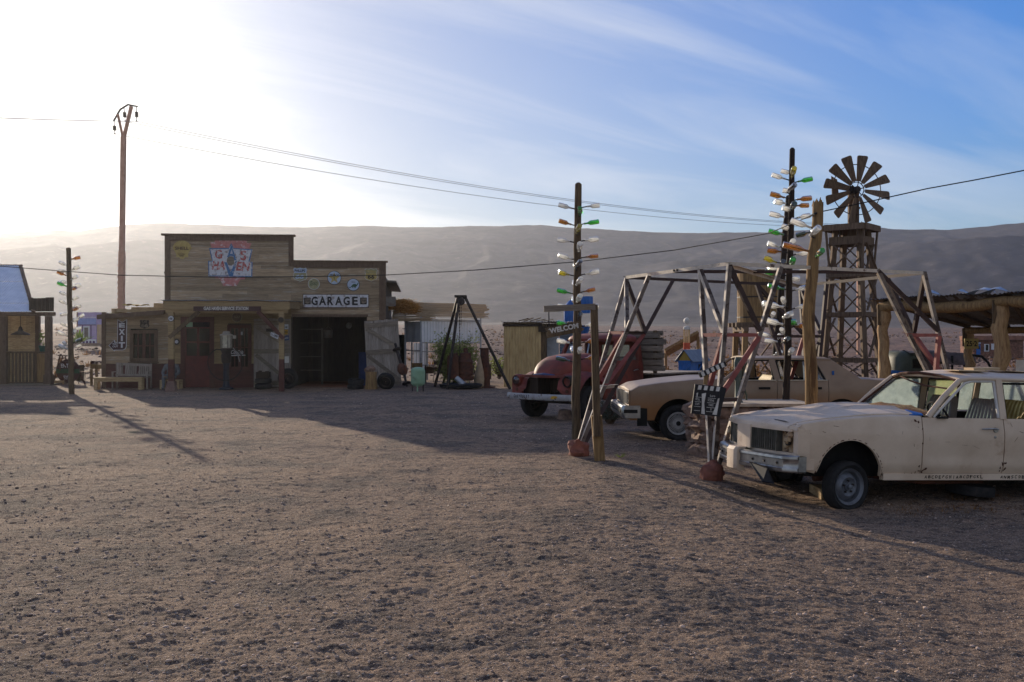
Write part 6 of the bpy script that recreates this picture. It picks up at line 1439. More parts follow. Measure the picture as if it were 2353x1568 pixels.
wd, hh = (c4[1]-c4[0]).length, (c4[3]-c4[0]).length
t_ = thing('welcome_board', ctr_, 'weathered hanging board with white stencilled letters WELCOM', 'sign')
mb = MB(fw); e = lambda: R.uniform(-.02,.02)
for (z0, z1) in ((-.5,-.17),(-.165,.18),(.185,.5)): mb.prism([(-wd/2+e(),z0*hh),(wd/2+e(),z0*hh),(wd/2+e()+.03,(z0+z1)/2*hh),(wd/2+e(),z1*hh),(-wd/2+e(),z1*hh)], -.02, .02)
bd = obj('board', mb, M['post'], t_)
mb = MB(fw); text(mb, 'WELCOM', (.0,-.021,.02), wd*.84, hh*.50, .004, .04)
for k in range(6):
    x = -wd*.41+wd*.82*(k+.5)/6
    for dx in ((-.035,.03) if k not in (1,2) else (-.035,)):
        mb.bx(x+dx-.022, x+dx+.022, -.026, -.0215, hh*(.02+.235), hh*(.02+.275)) if k not in (3,4) else None
obj('lettering', mb, M['white_p'], t_)
for x, y0, y1 in ((558,272,450), (900,262,385)): mb = MB(); mb.tube([ZLw(x,y0), ZLw(x,y1)], .008, 5); obj('chain', mb, M['iron'], t_)
# ---------------------------------------------------------------- derrick frame
ZT = 2.87
def topp(x, y): Y = (ZT-H)*F/(CY-y); return W(x, y, Y)
TM, TL, TR, BK = topp(1673.5,602), topp(1437,634.5), topp(2121.5,624), topp(1837,653.5)
def segx(A, B, x):
    lo_, hi_ = 0., 1.
    f_ = lambda t: CX+F*(A+(B-A)*t).x/(A+(B-A)*t).y-x
    if f_(0) > 0: A, B = B, A
    for _ in range(40):
        m_ = (lo_+hi_)/2
        if f_(m_) < 0: lo_ = m_
        else: hi_ = m_
    return A+(B-A)*lo_
ft = [G(1327,1046), G(1637,1100), W(1859,1008,18.0), W(2219,1030,16.2)]
ft[0] = W(1329,1027,ft[0].y); ft[1] = W(1637,1081,ft[1].y)
t_ = thing('derrick_frame', V((4.4,16.5,0)), 'four-legged frame of angle iron, peeling white and brown, with red braces', 'frame')
LW, LT = .052, .008
NL, NF = V((-.97,-.25,0)), V((.30,-.95,0))
M2 = {'flaking_white_iron': M['iron_shade'], 'faded_red_iron': M['iron_red'], 'brown_painted_iron': M['iron_brown']}  # white bars get a darker second flange, its shade put into the colour
def bar(a, b, m, nm='brace', w=LW, up=(0,0,1)):
    mb = MB(); d_ = (V(b)-V(a)).normalized()
    if abs(d_.z) < .25:
        nn = NL if abs(d_.dot(NL)) < .7 else NF
        mb.ell(a, b, w, LT, nn, (0,0,1))
    else: mb.ell(a, b, w*1.06, LT, NL, NF)
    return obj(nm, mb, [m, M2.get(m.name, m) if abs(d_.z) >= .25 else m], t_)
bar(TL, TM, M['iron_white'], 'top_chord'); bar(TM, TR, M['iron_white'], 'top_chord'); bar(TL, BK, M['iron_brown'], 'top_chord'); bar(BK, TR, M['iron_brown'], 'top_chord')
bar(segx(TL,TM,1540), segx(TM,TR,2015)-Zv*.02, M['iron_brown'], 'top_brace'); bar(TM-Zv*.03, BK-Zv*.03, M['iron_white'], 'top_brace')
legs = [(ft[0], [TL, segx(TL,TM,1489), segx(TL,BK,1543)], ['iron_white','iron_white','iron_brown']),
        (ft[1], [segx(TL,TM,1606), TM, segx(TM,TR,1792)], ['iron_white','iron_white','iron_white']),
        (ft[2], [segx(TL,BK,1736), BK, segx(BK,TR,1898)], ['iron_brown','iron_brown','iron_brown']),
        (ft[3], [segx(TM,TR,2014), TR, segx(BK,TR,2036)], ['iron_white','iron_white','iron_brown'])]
for li, (f_, tops, ms) in enumerate(legs):
    pr = []
    for i, (q, m_) in enumerate(zip(tops, ms)):
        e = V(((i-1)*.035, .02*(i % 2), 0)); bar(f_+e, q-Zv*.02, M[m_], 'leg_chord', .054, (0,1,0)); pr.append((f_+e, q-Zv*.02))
    L_ = lambda i, t: pr[i][0]+(pr[i][1]-pr[i][0])*t
    ring_m = [M['iron_red'], M['iron_red'], M['iron_brown'], M['iron_red']][li]
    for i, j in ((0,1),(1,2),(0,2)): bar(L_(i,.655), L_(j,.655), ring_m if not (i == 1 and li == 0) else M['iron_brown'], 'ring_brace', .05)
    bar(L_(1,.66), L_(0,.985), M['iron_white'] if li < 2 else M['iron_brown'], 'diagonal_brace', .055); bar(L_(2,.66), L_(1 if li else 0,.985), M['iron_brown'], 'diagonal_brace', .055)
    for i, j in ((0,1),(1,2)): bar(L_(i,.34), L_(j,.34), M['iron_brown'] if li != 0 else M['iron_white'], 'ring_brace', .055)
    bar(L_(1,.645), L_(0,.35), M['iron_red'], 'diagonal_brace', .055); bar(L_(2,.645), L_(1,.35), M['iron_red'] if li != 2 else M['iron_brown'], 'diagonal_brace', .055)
mb = MB(); 
for k in (0,1):
    q = segx(TL,TM,1548+k*7); mb.box(q+V((0,-.02,-.02)), (.035,.05,.03))
obj('bolt', mb, M['iron'], t_)
for i, (f_, l_) in enumerate(zip(ft, ('red-painted rough boulder at the derrick foot beside the welcome post', 'rounded red-painted boulder at the derrick foot near the white car bumper', 'red-painted boulder at the hidden rear derrick foot', 'red-painted boulder at the derrick foot behind the white car'))):
    g_ = gz(f_.x, f_.y); c = V((f_.x, f_.y, g_+.055)); mb = MB(); mb.rock(c, .16, (1.08,1,1.0 if i else 1.15), 16, 12, .22)
    o = obj('boulder', mb, M['redstone'], None, l_, 'boulder', smooth=1)
# clapper board, hung on the near leg
Z5 = lambda x, y, Y: W((2600+x/1.742)/1.7408, (1100+y/1.742)/1.7408, Y)
Yc = ft[1].y-.12
c4 = [Z5(312,762,Yc), Z5(495,778,Yc), Z5(452,985,Yc), Z5(285,965,Yc)]
ctr_ = sum(c4, V((0,0,0)))/4; ux = (c4[1]-c4[0]).normalized(); vv = V((0,1,0)); fw = Fr(ctr_, ux, vv, ux.cross(vv))
loc_ = [((p-ctr_).dot(ux), (p-ctr_).dot(fw.w)) for p in c4]
t_ = thing('clapper_board', ctr_, 'big worn black film clapper board hung on the near leg of the derrick', 'sign')
mb = MB(fw); mb.prism(loc_, -.02, .02); mb.prism([(loc_[1][0]+.003,loc_[1][1]),(loc_[1][0]+.075,loc_[1][1]-.02),(loc_[2][0]+.06,loc_[2][1]-.0),(loc_[2][0]+.003,loc_[2][1])], -.015, .09)
obj('slate', mb, M['blackp'], t_)
lp = lambda a, b: (loc_[0][0]+(loc_[1][0]-loc_[0][0])*a+(loc_[3][0]-loc_[0][0])*b, loc_[0][1]+(loc_[1][1]-loc_[0][1])*a+(loc_[3][1]-loc_[0][1])*b)
mb = MB(fw)
for k in range(4): a = .14+.23*k; mb.prism([lp(a,.02),lp(a+.13,.02),lp(a+.11,.17),lp(a-.02,.17)], -.024, -.0205)
mb.prism([lp(.30,.30),lp(.46,.26),lp(.44,.62),lp(.52,.99),lp(.38,.98),lp(.36,.66)], -.0225, -.0205); mb.prism([lp(.93,.42),lp(.99,.40),lp(.97,.98),lp(.80,.97),lp(.88,.7)], -.0225, -.0205); mb.prism([lp(.10,.30),lp(.16,.27),lp(.14,.5)], -.0225, -.0205)
for b in (.42,.58,.74,.88): mb.prism([lp(.55,b),lp(.86,b),lp(.86,b+.012),lp(.55,b+.012)], -.0225, -.0205); mb.prism([lp(.08,b),lp(.32,b),lp(.32,b+.012),lp(.08,b+.012)], -.0225, -.0205)
obj('chalk_marks', mb, M['white_p'], t_)
mb = MB(fw)
for s__, a, b, w_ in (('Lars',.72,.34,.16),('SCENE',.68,.5,.2),('TAKE',.7,.66,.16),('2',.72,.8,.04),('ROLL',.18,.5,.14),('CAM',.18,.66,.13)): p = lp(a,b); text(mb, s__, (p[0],-.0205,p[1]), w_*.42, .028, .002, .0)
obj('lettering', mb, M['white_p'], t_)
a, b = Z5(345,700,Yc), Z5(525,618,Yc); mb = MB(); mb.beam(a, b, .07, .07, (0,0,1)); st_ = obj('clap_stick', mb, M['blackp'], t_); mb = MB(); d_ = (b-a)
up_ = d_.normalized().cross(V((0,1,0))); 
for k in range(5): p = a+d_*(.06+.19*k); q = p+d_*.11; mb.add([p+V((0,-.039,0))+up_*-.03, q+V((0,-.039,0))+up_*-.03, q+V((0,-.039,0))+up_*.03, p+V((0,-.039,0))+up_*.03], [(0,1,2,3)])
obj('white_stripe', mb, M['white_p'], st_)
mb = MB(); mb.beam(Z5(392,690,Yc+.02), Z5(385,765,Yc+.02), .05, .03, (0,1,0)); obj('hinge', mb, M['post_y'], t_)
# stone well and hand pump
Yw = 15.6; x0w, x1w = W(1618,0,Yw).x, W(1862,0,Yw).x; zw = W(0,927,Yw).z; gw_ = gz(3.5,Yw)
t_ = thing('stone_well', V(((x0w+x1w)/2, Yw+.5, gw_)), 'low rubble stone well block with a pale concrete slab, behind the clapper board', 'well')
mb = MB()
for r_ in range(4):
    for k in range(9):
        for (xx, yy) in ((x0w+.1+(x1w-x0w-.2)*k/8, Yw), (x0w+.02, Yw+.12*k)):
            mb.rock((xx+R.uniform(-.05,.05), yy+R.uniform(-.05,.05), gw_+.08+r_*.2), R.uniform(.12,.17), (1.1,1,.85), 8, 6, .3)
mb.bx(x0w+.1, x1w, Yw+.05, Yw+1.1, gw_, zw-.08); obj('rubble', mb, M['stone'], t_, smooth=1)
mb = MB(); mb.bx(x0w+.12, x1w+.05, Yw-.14, Yw+1.15, zw-.045, zw); obj('slab', mb, M['concrete'], t_)
pc = W(*Z3(125,1480), Yw+.25); pc.z = zw; t_ = thing('hand_pump', pc, 'grey-green cast hand pump with curved handle standing on the concrete slab', 'pump')
q = lambda x, y: W(*Z3(x, y), Yw+.25)
mb = MB(); mb.lathe([(.085,0),(.07,.03),(.05,.06),(.045,.34),(.06,.42),(.065,.62),(.06,.66),(.04,.72)], pc, (0,0,1), 16); mb.tube([pc+Zv*.46, q(60,1265), q(25,1275), q(22,1310)], [.03,.032,.03,.026], 8); obj('barrel', mb, mat('grey_green_cast_iron', S(96,106,98), S(70,80,74), 8, .6), t_, smooth=1)
mb = MB(); mb.tube([q(140,1075), q(160,1040), q(185,1090), q(178,1200), q(172,1290), q(195,1370), q(208,1400), q(205,1450)], [.014,.018,.02,.026,.02,.018,.017,.02], 8); obj('handle', mb, M['army'], t_, smooth=1)
mb = MB(); mb.tube([pc+Zv*.7, q(135,1060)], .012, 6); obj('rod', mb, M['iron'], t_)
# ================================================================ vehicles
def lerp(a, b, t): return a+(b-a)*t
def itp(tab, x): xs, ys = zip(*tab); return float(np.interp(x, xs, ys))
def wheel(parent, fr, c, Rr, w, rim_r, style, steer=0.0, name='wheel', near=-1, flat=0.0):
    """c in fr coords; near=-1: outer face towards -b"""
    ax = V((math.sin(steer)*near*-1, near*math.cos(steer), 0)); axw = (fr(ax)-fr((0,0,0))).normalized(); cw = fr(c)
    hw = w/2
    mb = MB(); mb.lathe(tyre_prof(Rr, w, rim_r), cw, axw, 44, False)
    if flat:
        zmin = cw.z-Rr+flat
        for p in mb.v:
            if p.z < zmin: p.z = zmin+(p.z-zmin)*.1; p += (p-cw).dot(axw)*axw*.18
    for k in range(44):      # tread blocks
        pass
    wt = obj(name, mb, M['rubber'], parent, smooth=1)
    x = axw.cross(Zv).normalized(); y = x.cross(axw)
    mb = MB(); o = cw+axw*hw*.78
    if style == 'steel':
        mb.lathe([(.015,-.012),(.045,-.012),(.055,-.035),(rim_r*.42,-.03),(rim_r*.52,-.012),(rim_r*.60,-.018),(rim_r*.74,-.06),(rim_r*.80,-.065),(rim_r*.86,-.02),(rim_r*.93,-.012),(rim_r*1.0,.006),(rim_r*1.02,-.01)], o, axw, 44, False)
        mb.lathe([(.03,-.03),(.032,.02),(.02,.028)], o, axw, 14)
        rm = obj('rim', mb, mat('grey_steel_rim', S(112,116,124), S(84,86,92), 9, .45, metal=.3, c3=S(92,70,58), c3a=.6, c3w=.12, c3s=3, spec=.5), wt, smooth=1)
        mb = MB()
        for k in range(5): a = 6.283*k/5+.3; p = o+(x*math.cos(a)+y*math.sin(a))*rim_r*.33; mb.lathe([(.012,-.03),(.012,-.008),(.007,-.004)], p, axw, 8)
        obj('lug_nut', mb, M['iron'], rm)
    elif style == 'wire':
        mb.lathe([(.02,.006),(.05,.006),(.055,-.012),(rim_r*.40,-.012),(rim_r*.44,.0),(rim_r*.48,-.018)], o, axw, 40, False); mb.lathe([(rim_r*.84,-.03),(rim_r*.88,.0),(rim_r*.98,.006),(rim_r*1.02,-.012)], o, axw, 44, False)
        for k in range(40): a = 6.283*k/40; d_ = x*math.cos(a)+y*math.sin(a); mb.beam(o+d_*rim_r*.46-axw*.012, o+d_*rim_r*.86-axw*.012, .009, .012, axw)
        for k in range(8): a = 6.283*(k+.5)/8; mb.lathe([(.011,-.0),(.011,.008)], o+(x*math.cos(a)+y*math.sin(a))*rim_r*.31-axw*.012, axw, 8)
        rm = obj('rim', mb, mat('bright_wire_rim', S(214,212,210), S(180,178,176), 9, .35, metal=.35, spec=.6), wt, smooth=1)
        mb = MB(); mb.lathe([(.0,-.05),(rim_r*.9,-.05)], o, axw, 30, False); mb.lathe([(.001,.008),(.042,.008)], o, axw, 20, False); obj('rim_backing', mb, M['black'], rm)
    else:
        mb.lathe([(.02,-.02),(.07,-.02),(.08,-.06),(rim_r*.5,-.07),(rim_r*.85,-.09),(rim_r*.93,-.01),(rim_r*1.01,.0),(rim_r*1.02,-.01)], o, axw, 40, False)
        rm = obj('rim', mb, M['iron'], wt, smooth=1); mb = MB()
        for k in range(6): a = 6.283*k/6; mb.lathe([(.05,0),(.05,.006)], o-axw*.078+(x*math.cos(a)+y*math.sin(a))*rim_r*.66, axw, 14)
        obj('rim_holes', mb, M['black'], rm)
    return wt
def side_panel(fr, a0, a1, zb, zt, bf, n=24, m=9, lip=.05, width=None, roll=0):
    """sheet between lower curve zb(a) and upper curve zt(a); bf(z,a) gives its outward b; lip returns the lower edge inwards"""
    mb = MB(fr); rows = []
    for i in range(n+1):
        a = lerp(a0, a1, i/n); lo, hi = zb(a), zt(a); row = []
        row.append((a, bf(lo, a)+lip*(1 if bf(lo, a) < .9 else -1), lo+.004))
        for j in range(m+1): z = lerp(lo, hi, j/m); row.append((a, bf(z, a), z))
        z = hi; sg_ = 1 if bf(z, a) < .9 else -1
        if roll: row += [(a, bf(z,a)+sg_*.012, z+.010), (a, bf(z,a)+sg_*.04, z+.016), (a, bf(z,a)+sg_*roll, z+.018), (a, bf(z,a)+sg_*(roll+.01), z-.02)]
        else: row.append((a, bf(z, a)+lip*.5*sg_, z-.012))
        rows.append(row)
    mb.grid(rows)
    for i in (0, n):       # close the ends with an inward return
        q = rows[i]; mb.add([p for p in q]+[(p[0], p[1]+.03*(1 if p[1] < .9 else -1), p[2]) for p in q], [(k, k+1, len(q)+k+1, len(q)+k) for k in range(len(q)-1)])
    return mb
def seat(parent, fr, c, w, h, m, name='seat', lean=.22, ribs=8):
    t = []
    mb = MB(fr); a0, b0, z0 = c
    mb.bx(a0-.05, a0+.5, b0, b0+w, z0, z0+.16)
    rows = []
    for i in range(13):
        f_ = i/12; z = z0+.1+h*f_; sh = 1-.16*max(0, f_-.6)/.4; th = .13*(1-.35*f_) if f_ < .97 else .05; row = []
        for k in range(ribs*4+1):
            x = k/(ribs*4); bb = b0+w/2+(x-.5)*w*sh; row.append((a0-.02-lean*h*f_+th*.5+.013*abs(math.sin(math.pi*ribs*x)), bb, z))
        for k in range(ribs*4, -1, -8): x = k/(ribs*4); bb = b0+w/2+(x-.5)*w*sh; row.append((a0-.02-lean*h*f_-th*.5, bb, z))
        rows.append(row)
    mb.grid(rows, True); mb.add(rows[-1], [tuple(range(len(rows[-1])))])
    return obj(name, mb, m, parent, smooth=50)
# ---------------------------------------------------------------- white station wagon
cg = gz(4.09, 12.04)
th_ = rad(180+11)
CW = yaw(V((4.087, 12.04, cg)), th_, 0)
# local: a forward, b across away from the viewer (so frame v flipped), pitched nose-up
uu = V((math.cos(th_), math.sin(th_), 0)); vv_ = V((-math.sin(th_), math.cos(th_), 0))*-1
uu = (uu+Zv*.026).normalized(); ww = (Zv-uu*Zv.dot(uu)).normalized()
CW = Fr(V((4.087, 12.04, cg)), uu, vv_, ww)
wag = thing('station_wagon', CW((0,0,0)), 'battered cream station wagon with missing windshield and empty headlights, nose raised on blocks', 'car')
WD = 1.86; SILL, BELT = .385, 1.115
def bfn(z, a):
    t = (z-SILL)/(BELT-SILL); b = .055*(1-t)**3*.9+.045*max(0, t-.72)/.28
    if t < .15: b += .03*(1-t/.15)
    b += .02*max(0, (a-.25))**1.5+ (.032*math.exp(-((t-.36)/.22)**2-((a+1.5)/.33)**2) if -2.1 < a < -.95 else 0)
    b -= .012*math.exp(-((t-.2)/.06)**2)
    return b
bfar = lambda z, a: WD-bfn(z, a)
arch = lambda a, c=0., r=.425, top=.83: (SILL-.01)+(top-SILL+.01)*math.sqrt(max(0, 1-((a-c)/r)**2)) if abs(a-c) < r else SILL
ftop = lambda a: itp([(-1.1,1.115),(-.6,1.125),(-.2,1.105),(.1,1.078),(.4,1.05),(.6,1.022),(.70,1.0)], a)
zlow = lambda a: max(SILL if a < .43 else .42+.06*(a-.43)/.27, arch(a))
for nm, bf_ in (('front_fender', bfn), ('front_fender', bfar)):
    obj(nm, side_panel(CW, .695, -.955, zlow, ftop, bf_, 60, 12, roll=.075), M['cream'], wag, smooth=1)
belt = lambda a: itp([(-4.1,1.10),(-3,1.11),(-.95,1.118)], a)
dzl = lambda a: .43
for bf_ in (bfn, bfar):
    d_ = obj('front_door', side_panel(CW, -.967, -2.085, dzl, belt, bf_, 30, 12), M['cream'], wag, smooth=1)
    if bf_ is bfn:
        mb = MB(CW); mb.tube([(-1.76,-.012,.985),(-1.80,-.028,.988),(-1.9,-.03,.992),(-1.98,-.026,.985)], [.008,.011,.012,.01], 8); mb.lathe([(.034,0),(.03,.014)], CW((-1.965,bfn(.975,-1.96)+.004,.972)) if False else (-1.965,.012,.972), (0,-1,0), 16)
        obj('door_handle', mb, M['chrome'], d_, smooth=1)
        mb = MB(CW); mb.lathe([(.018,0),(.017,.016),(.004,.018)], (-1.955,.015,.885), (0,-1,0), 16); obj('door_lock', mb, M['chrome'], d_, smooth=1)
        mb = MB(CW); mb.beam((-1.16,.02,1.118),(-1.30,.02,1.118),.03,.02); obj('mirror_stub', mb, M['black'], d_)
    e_ = obj('rear_door', side_panel(CW, -2.097, -2.98, lambda a: max(.43, arch(a,-2.95,.43,.84)), belt, bf_, 30, 12), M['cream'], wag, smooth=1)
    obj('rear_quarter', side_panel(CW, -2.99, -4.08, lambda a: max(SILL, arch(a,-2.95,.43,.84)), belt, bf_, 40, 12), M['cream'], wag, smooth=1)
for s_ in (0, 1):
    mb = MB(CW); b0 = .075 if not s_ else WD-.135; mb.bx(-.46, -2.5, b0-.03, b0+.06, .345, .426); sl = obj('sill', mb, M['cream'], wag)
    if not s_:
        fb = Fr(CW((0,b0-.03,0)), CW.u*-1, CW.v, CW.w)
        mb = MB(fb); 
        for w_, x0_, x1_ in (('ABCDEFGHIABCDFGKL',1.01,1.83),('ANMSCDB',2.06,2.42)):
            mb = MB(fb); n_ = len(w_)
            for k_, ch in enumerate(w_): text(mb, ch, (x0_+(x1_-x0_)*(k_+.5)/n_, 0, .386+R.uniform(-.004,.004)), (.034 if ch != 'I' else .008)*R.uniform(.8,1.1), .042*R.uniform(.8,1.05), .003, .015, R.uniform(-.05,.3), R.uniform(-.12,.12))
            obj('hand_lettering', mb, M['black'], sl)
# hood with crown and centre ridge, running to the V nose
nose = lambda b: itp([(0,.70),(.12,.745),(.5,.87),(.80,.935),(1.06,.94),(1.36,.89),(1.74,.80),(1.86,.76)], b)
def hood_z(a, b):
    t = min(1, max(0, b/WD)); e = ftop(a); s_ = math.sin(math.pi*t)
    f_ = min(1, max(0, (.95-a)/1.2))
    rd = .03*math.exp(-abs((b-.60)/.045))+.03*math.exp(-abs((b-1.26)/.045))
    return e+(.02+.06*f_)*s_**.8+rd*f_+.01
NB = 44
rows = []
for i in range(30):
    row = []
    for k in range(NB+1):
        b = .135+(WD-.27)*k/NB; a = lerp(-1.02+.10*math.sin(math.pi*k/NB), nose(b)-.03, i/29); row.append((a, b, hood_z(a, b)-(.02 if i == 29 else 0)))
    row = [(row[0][0], row[0][1]-.004, row[0][2]-.05)]+row+[(row[-1][0], row[-1][1]+.004, row[-1][2]-.05)]
    rows.append(row)
mb = MB(CW); mb.grid(rows); obj('hood', mb, M['cream'], wag, smooth=1)
mb = MB(CW); fr_edge = rows[-1][1:-1]
ncap = [fr_edge, [(p[0]+.035, p[1], p[2]-.012) for p in fr_edge], [(p[0]+.047, p[1], p[2]-.03) for p in fr_edge], [(p[0]+.047, p[1], .93) for p in fr_edge]]
mb.grid(ncap)
for b0_, b1_ in ((.0,.15),(WD-.15,WD)): mb.grid([[(.66,lerp(b0_,b1_,k/4),1.018-.008*abs(k-2)) for k in range(5)],[(nose(lerp(b0_,b1_,k/4)),lerp(b0_,b1_,k/4),1.0-.008*abs(k-2)) for k in range(5)],[(nose(lerp(b0_,b1_,k/4))+.012,lerp(b0_,b1_,k/4),.94) for k in range(5)]])
# nose face: header, outer bezels, centre beak and valance with openings left for the grilles and lamps
zt_, zb2_ = .93, .70
def face(b0, b1, z0, z1, off=.03, n=6, mb=mb):
    rows = [[(nose(lerp(b0,b1,k/n))+off, lerp(b0,b1,k/n), z) for k in range(n+1)] for z in (z0, (z0+z1)/2, z1)]; mb.grid(rows)
    back = [[(p[0]-.16, p[1], p[2]) for p in r] for r in rows]; mb.grid(back)
    for i in (0, -1): mb.grid([rows[i], back[i]])
    for k in (0, -1): mb.grid([[r[k] for r in rows], [r[k] for r in back]])
G1, G2, L1, L2 = (.30, .74), (1.12, 1.56), (.07, .295), (1.565, 1.79)
face(.745, 1.115, .66, .955, .05); face(.0, .065, .66, .955, .0); face(1.795, WD-.0, .66, .955, .0); face(.0, WD, .60, .665, .0, 20); face(.066, .745, .925, .955, .03, 14); face(1.115, 1.795, .925, .955, .03, 14); face(.0,WD,.47,.6,-.06,20)
obj('nose_panel', mb, M['cream'], wag, smooth=1)
for (g0, g1) in (G1, G2):
    mb = MB(CW)
    n = 11
    for k in range(n+1): b = lerp(g0+.01, g1-.01, k/n); a = nose(b); mb.bx(a-.12, a+.02, b-.008, b+.008, .675, .92)
    for b in (g0+.002, g1-.002): a = nose(b); mb.bx(a-.13, a+.035, b-.008, b+.008, .668, .924)
    gr_ = obj('grille', mb, mat('dulled_grille_plastic', S(92,90,82), S(66,64,60), 10, .5), wag)
    mb = MB(CW); face(g0, g1, .668, .924, -.10, 4, mb); obj('radiator', mb, M['black'], gr_)
for (g0, g1) in (L1, L2):
    mb = MB(CW); face(g0, g1, .668, .924, -.05, 3, mb)
    for k in range(5): mb.rock((nose((g0+g1)/2)-.03+R.uniform(-.03,.03), lerp(g0+.04,g1-.04,R.random()), R.uniform(.70,.89)), R.uniform(.025,.05), (1,1,1), 7, 5, .3)
    mb.bx(nose(g0)-.08, nose(g0)-.03, g0+.02, g1-.02, .668, .70); hl = obj('headlight_socket', mb, mat('rusty_cream_metal', S(196,174,140), S(140,108,80), 8, .8, c3=S(84,62,48), c3a=.52, c3s=6), wag, smooth=1)
    mb = MB(CW); c_ = ((nose((g0+g1)/2)-.01), (g0+g1)/2-.02, .80); mb.lathe([(.01,0),(.05,.002),(.05,-.03)], (nose((g0+g1)/2)+.0, lerp(g0,g1,.35), .80), (1,0,0), 16); obj('lamp_hole', mb, M['black'], hl)
# hood tears
mb = MB(CW)
for (a_, b_) in ((.74,.34),(.80,1.30)):
    b_ += .22; pts = [(a_,b_),(a_-.025,b_-.1),(a_-.04,b_-.2),(a_-.03,b_-.34),(a_-.015,b_-.28),(a_+.01,b_-.16),(a_+.02,b_-.05)]
    mb.add([(p[0],p[1],hood_z(*p)+.004) for p in pts], [tuple(range(len(pts)))])
islands('hood_tear', mb, M['black'], wag)
# bumper: chromed, with two cream guards and a bent black plate
bs_ = lambda b: itp([(-.03,.70),(.05,.86),(.3,.95),(.7,1.07),(1.16,1.09),(1.56,1.02),(1.84,.90),(1.90,.78)], b)
mb = MB(CW); sec = [(-.13,.635),(-.02,.645),(.012,.63),(.016,.60),(.0,.59),(.0,.50),(.014,.488),(.010,.45),(-.02,.435),(-.1,.44)]
rows = []
for b in [-.03,-.02,.0,.05,.12,.2,.3,.45,.6,.7,.8,.93,1.06,1.16,1.3,1.45,1.56,1.7,1.8,1.86,1.89,1.90]: rows.append([(bs_(b)+s_*(1 if s_ > -.05 else 1), b, z) for s_, z in sec])
mb.grid(rows)
mb.bx(.60,.70,-.03,-.016,.45,.63); mb.bx(.62,.76,WD+.026,WD+.04,.45,.63)
bp_ = obj('bumper', mb, M['chrome'], wag, smooth=1)
for b in (.93,):
    mb = MB(CW); a = bs_(b); rr_ = [[(a+da-(.03 if z > .65 or z < .38 else 0), b+db, z) for da, db in ((-.06,-.125),(.04,-.125),(.075,-.10),(.085,0),(.075,.10),(.04,.125),(-.06,.125))] for z in (.365,.395,.63,.668)]
    mb.grid(rr_); mb.add(rr_[-1], [tuple(range(7))]); mb.add(rr_[0], [tuple(range(7))[::-1]]); obj('bumper_guard', mb, M['cream'], bp_, smooth=30)
mb = MB(CW)
for k in range(7): b = .1+.26*k; 
for b in (.14,.34,.54,1.2,1.42,1.64): mb.lathe([(.016,0),(.012,.012)], (bs_(b)+.004, b, .545), (1,0,0), 10)
islands('bolt', mb, M['iron'], bp_)
mb = MB(CW); mb.add([(1.06,.56,.51),(.99,.22,.49),(.93,.13,.30),(1.04,.24,.31),(1.06,.56,.495),(.98,.22,.475),(.92,.13,.285),(1.03,.24,.295)], [(0,1,2,3),(7,6,5,4),(0,4,5,1),(1,5,6,2),(2,6,7,3),(3,7,4,0)]); obj('bent_plate', mb, M['blackp'], bp_)
# cowl, roof and pillars
mb = MB(CW); rows = [[(lerp(-1.02+.10*math.sin(math.pi*k/20), -1.16-.0, i/3), .06+(WD-.12)*k/20, hood_z(-1.0, .06+(WD-.12)*k/20)-.01+.012*i) for k in range(21)] for i in range(4)]; mb.grid(rows)
obj('cowl', mb, M['post_y'], wag, 'dusty cowl with loose trim strips', smooth=1)
RZ = 1.60; rb0, rb1 = .17, WD-.17
def roof_pt(a, t):
    b = lerp(rb0-.01, rb1+.01, t); s_ = math.sin(math.pi*t); ax = -1.55+.13*(-1)*s_*0
    f_ = min(1, max(0, (-a-1.5)/.4))
    return (a-.0, b, RZ+.012*min(1,f_)*0+.10*(s_**.55)*(.35+.65*f_)-.02*max(0,-a-3)/1.1)
mb = MB(CW); rows = []
for i in range(26):
    a = lerp(-1.56, -4.0, (i/25)); rows.append([roof_pt(a-.10*math.sin(math.pi*k/24)*(1 if i == 0 else max(0,1-i/6))*-.6, k/24) for k in range(25)])
mb.grid(rows); low = [[(p[0], p[1], p[2]-.03) for p in r] for r in rows]; mb.grid(low); mb.grid([rows[0], low[0]]); mb.grid([[r[0] for r in rows],[r[0] for r in low]]); mb.grid([[r[-1] for r in rows],[r[-1] for r in low]]); mb.grid([rows[-1], low[-1]])
rf = obj('roof', mb, M['cream'], wag, smooth=1)
def mir(p, s_): return (p[0], p[1] if not s_ else WD-p[1], p[2])
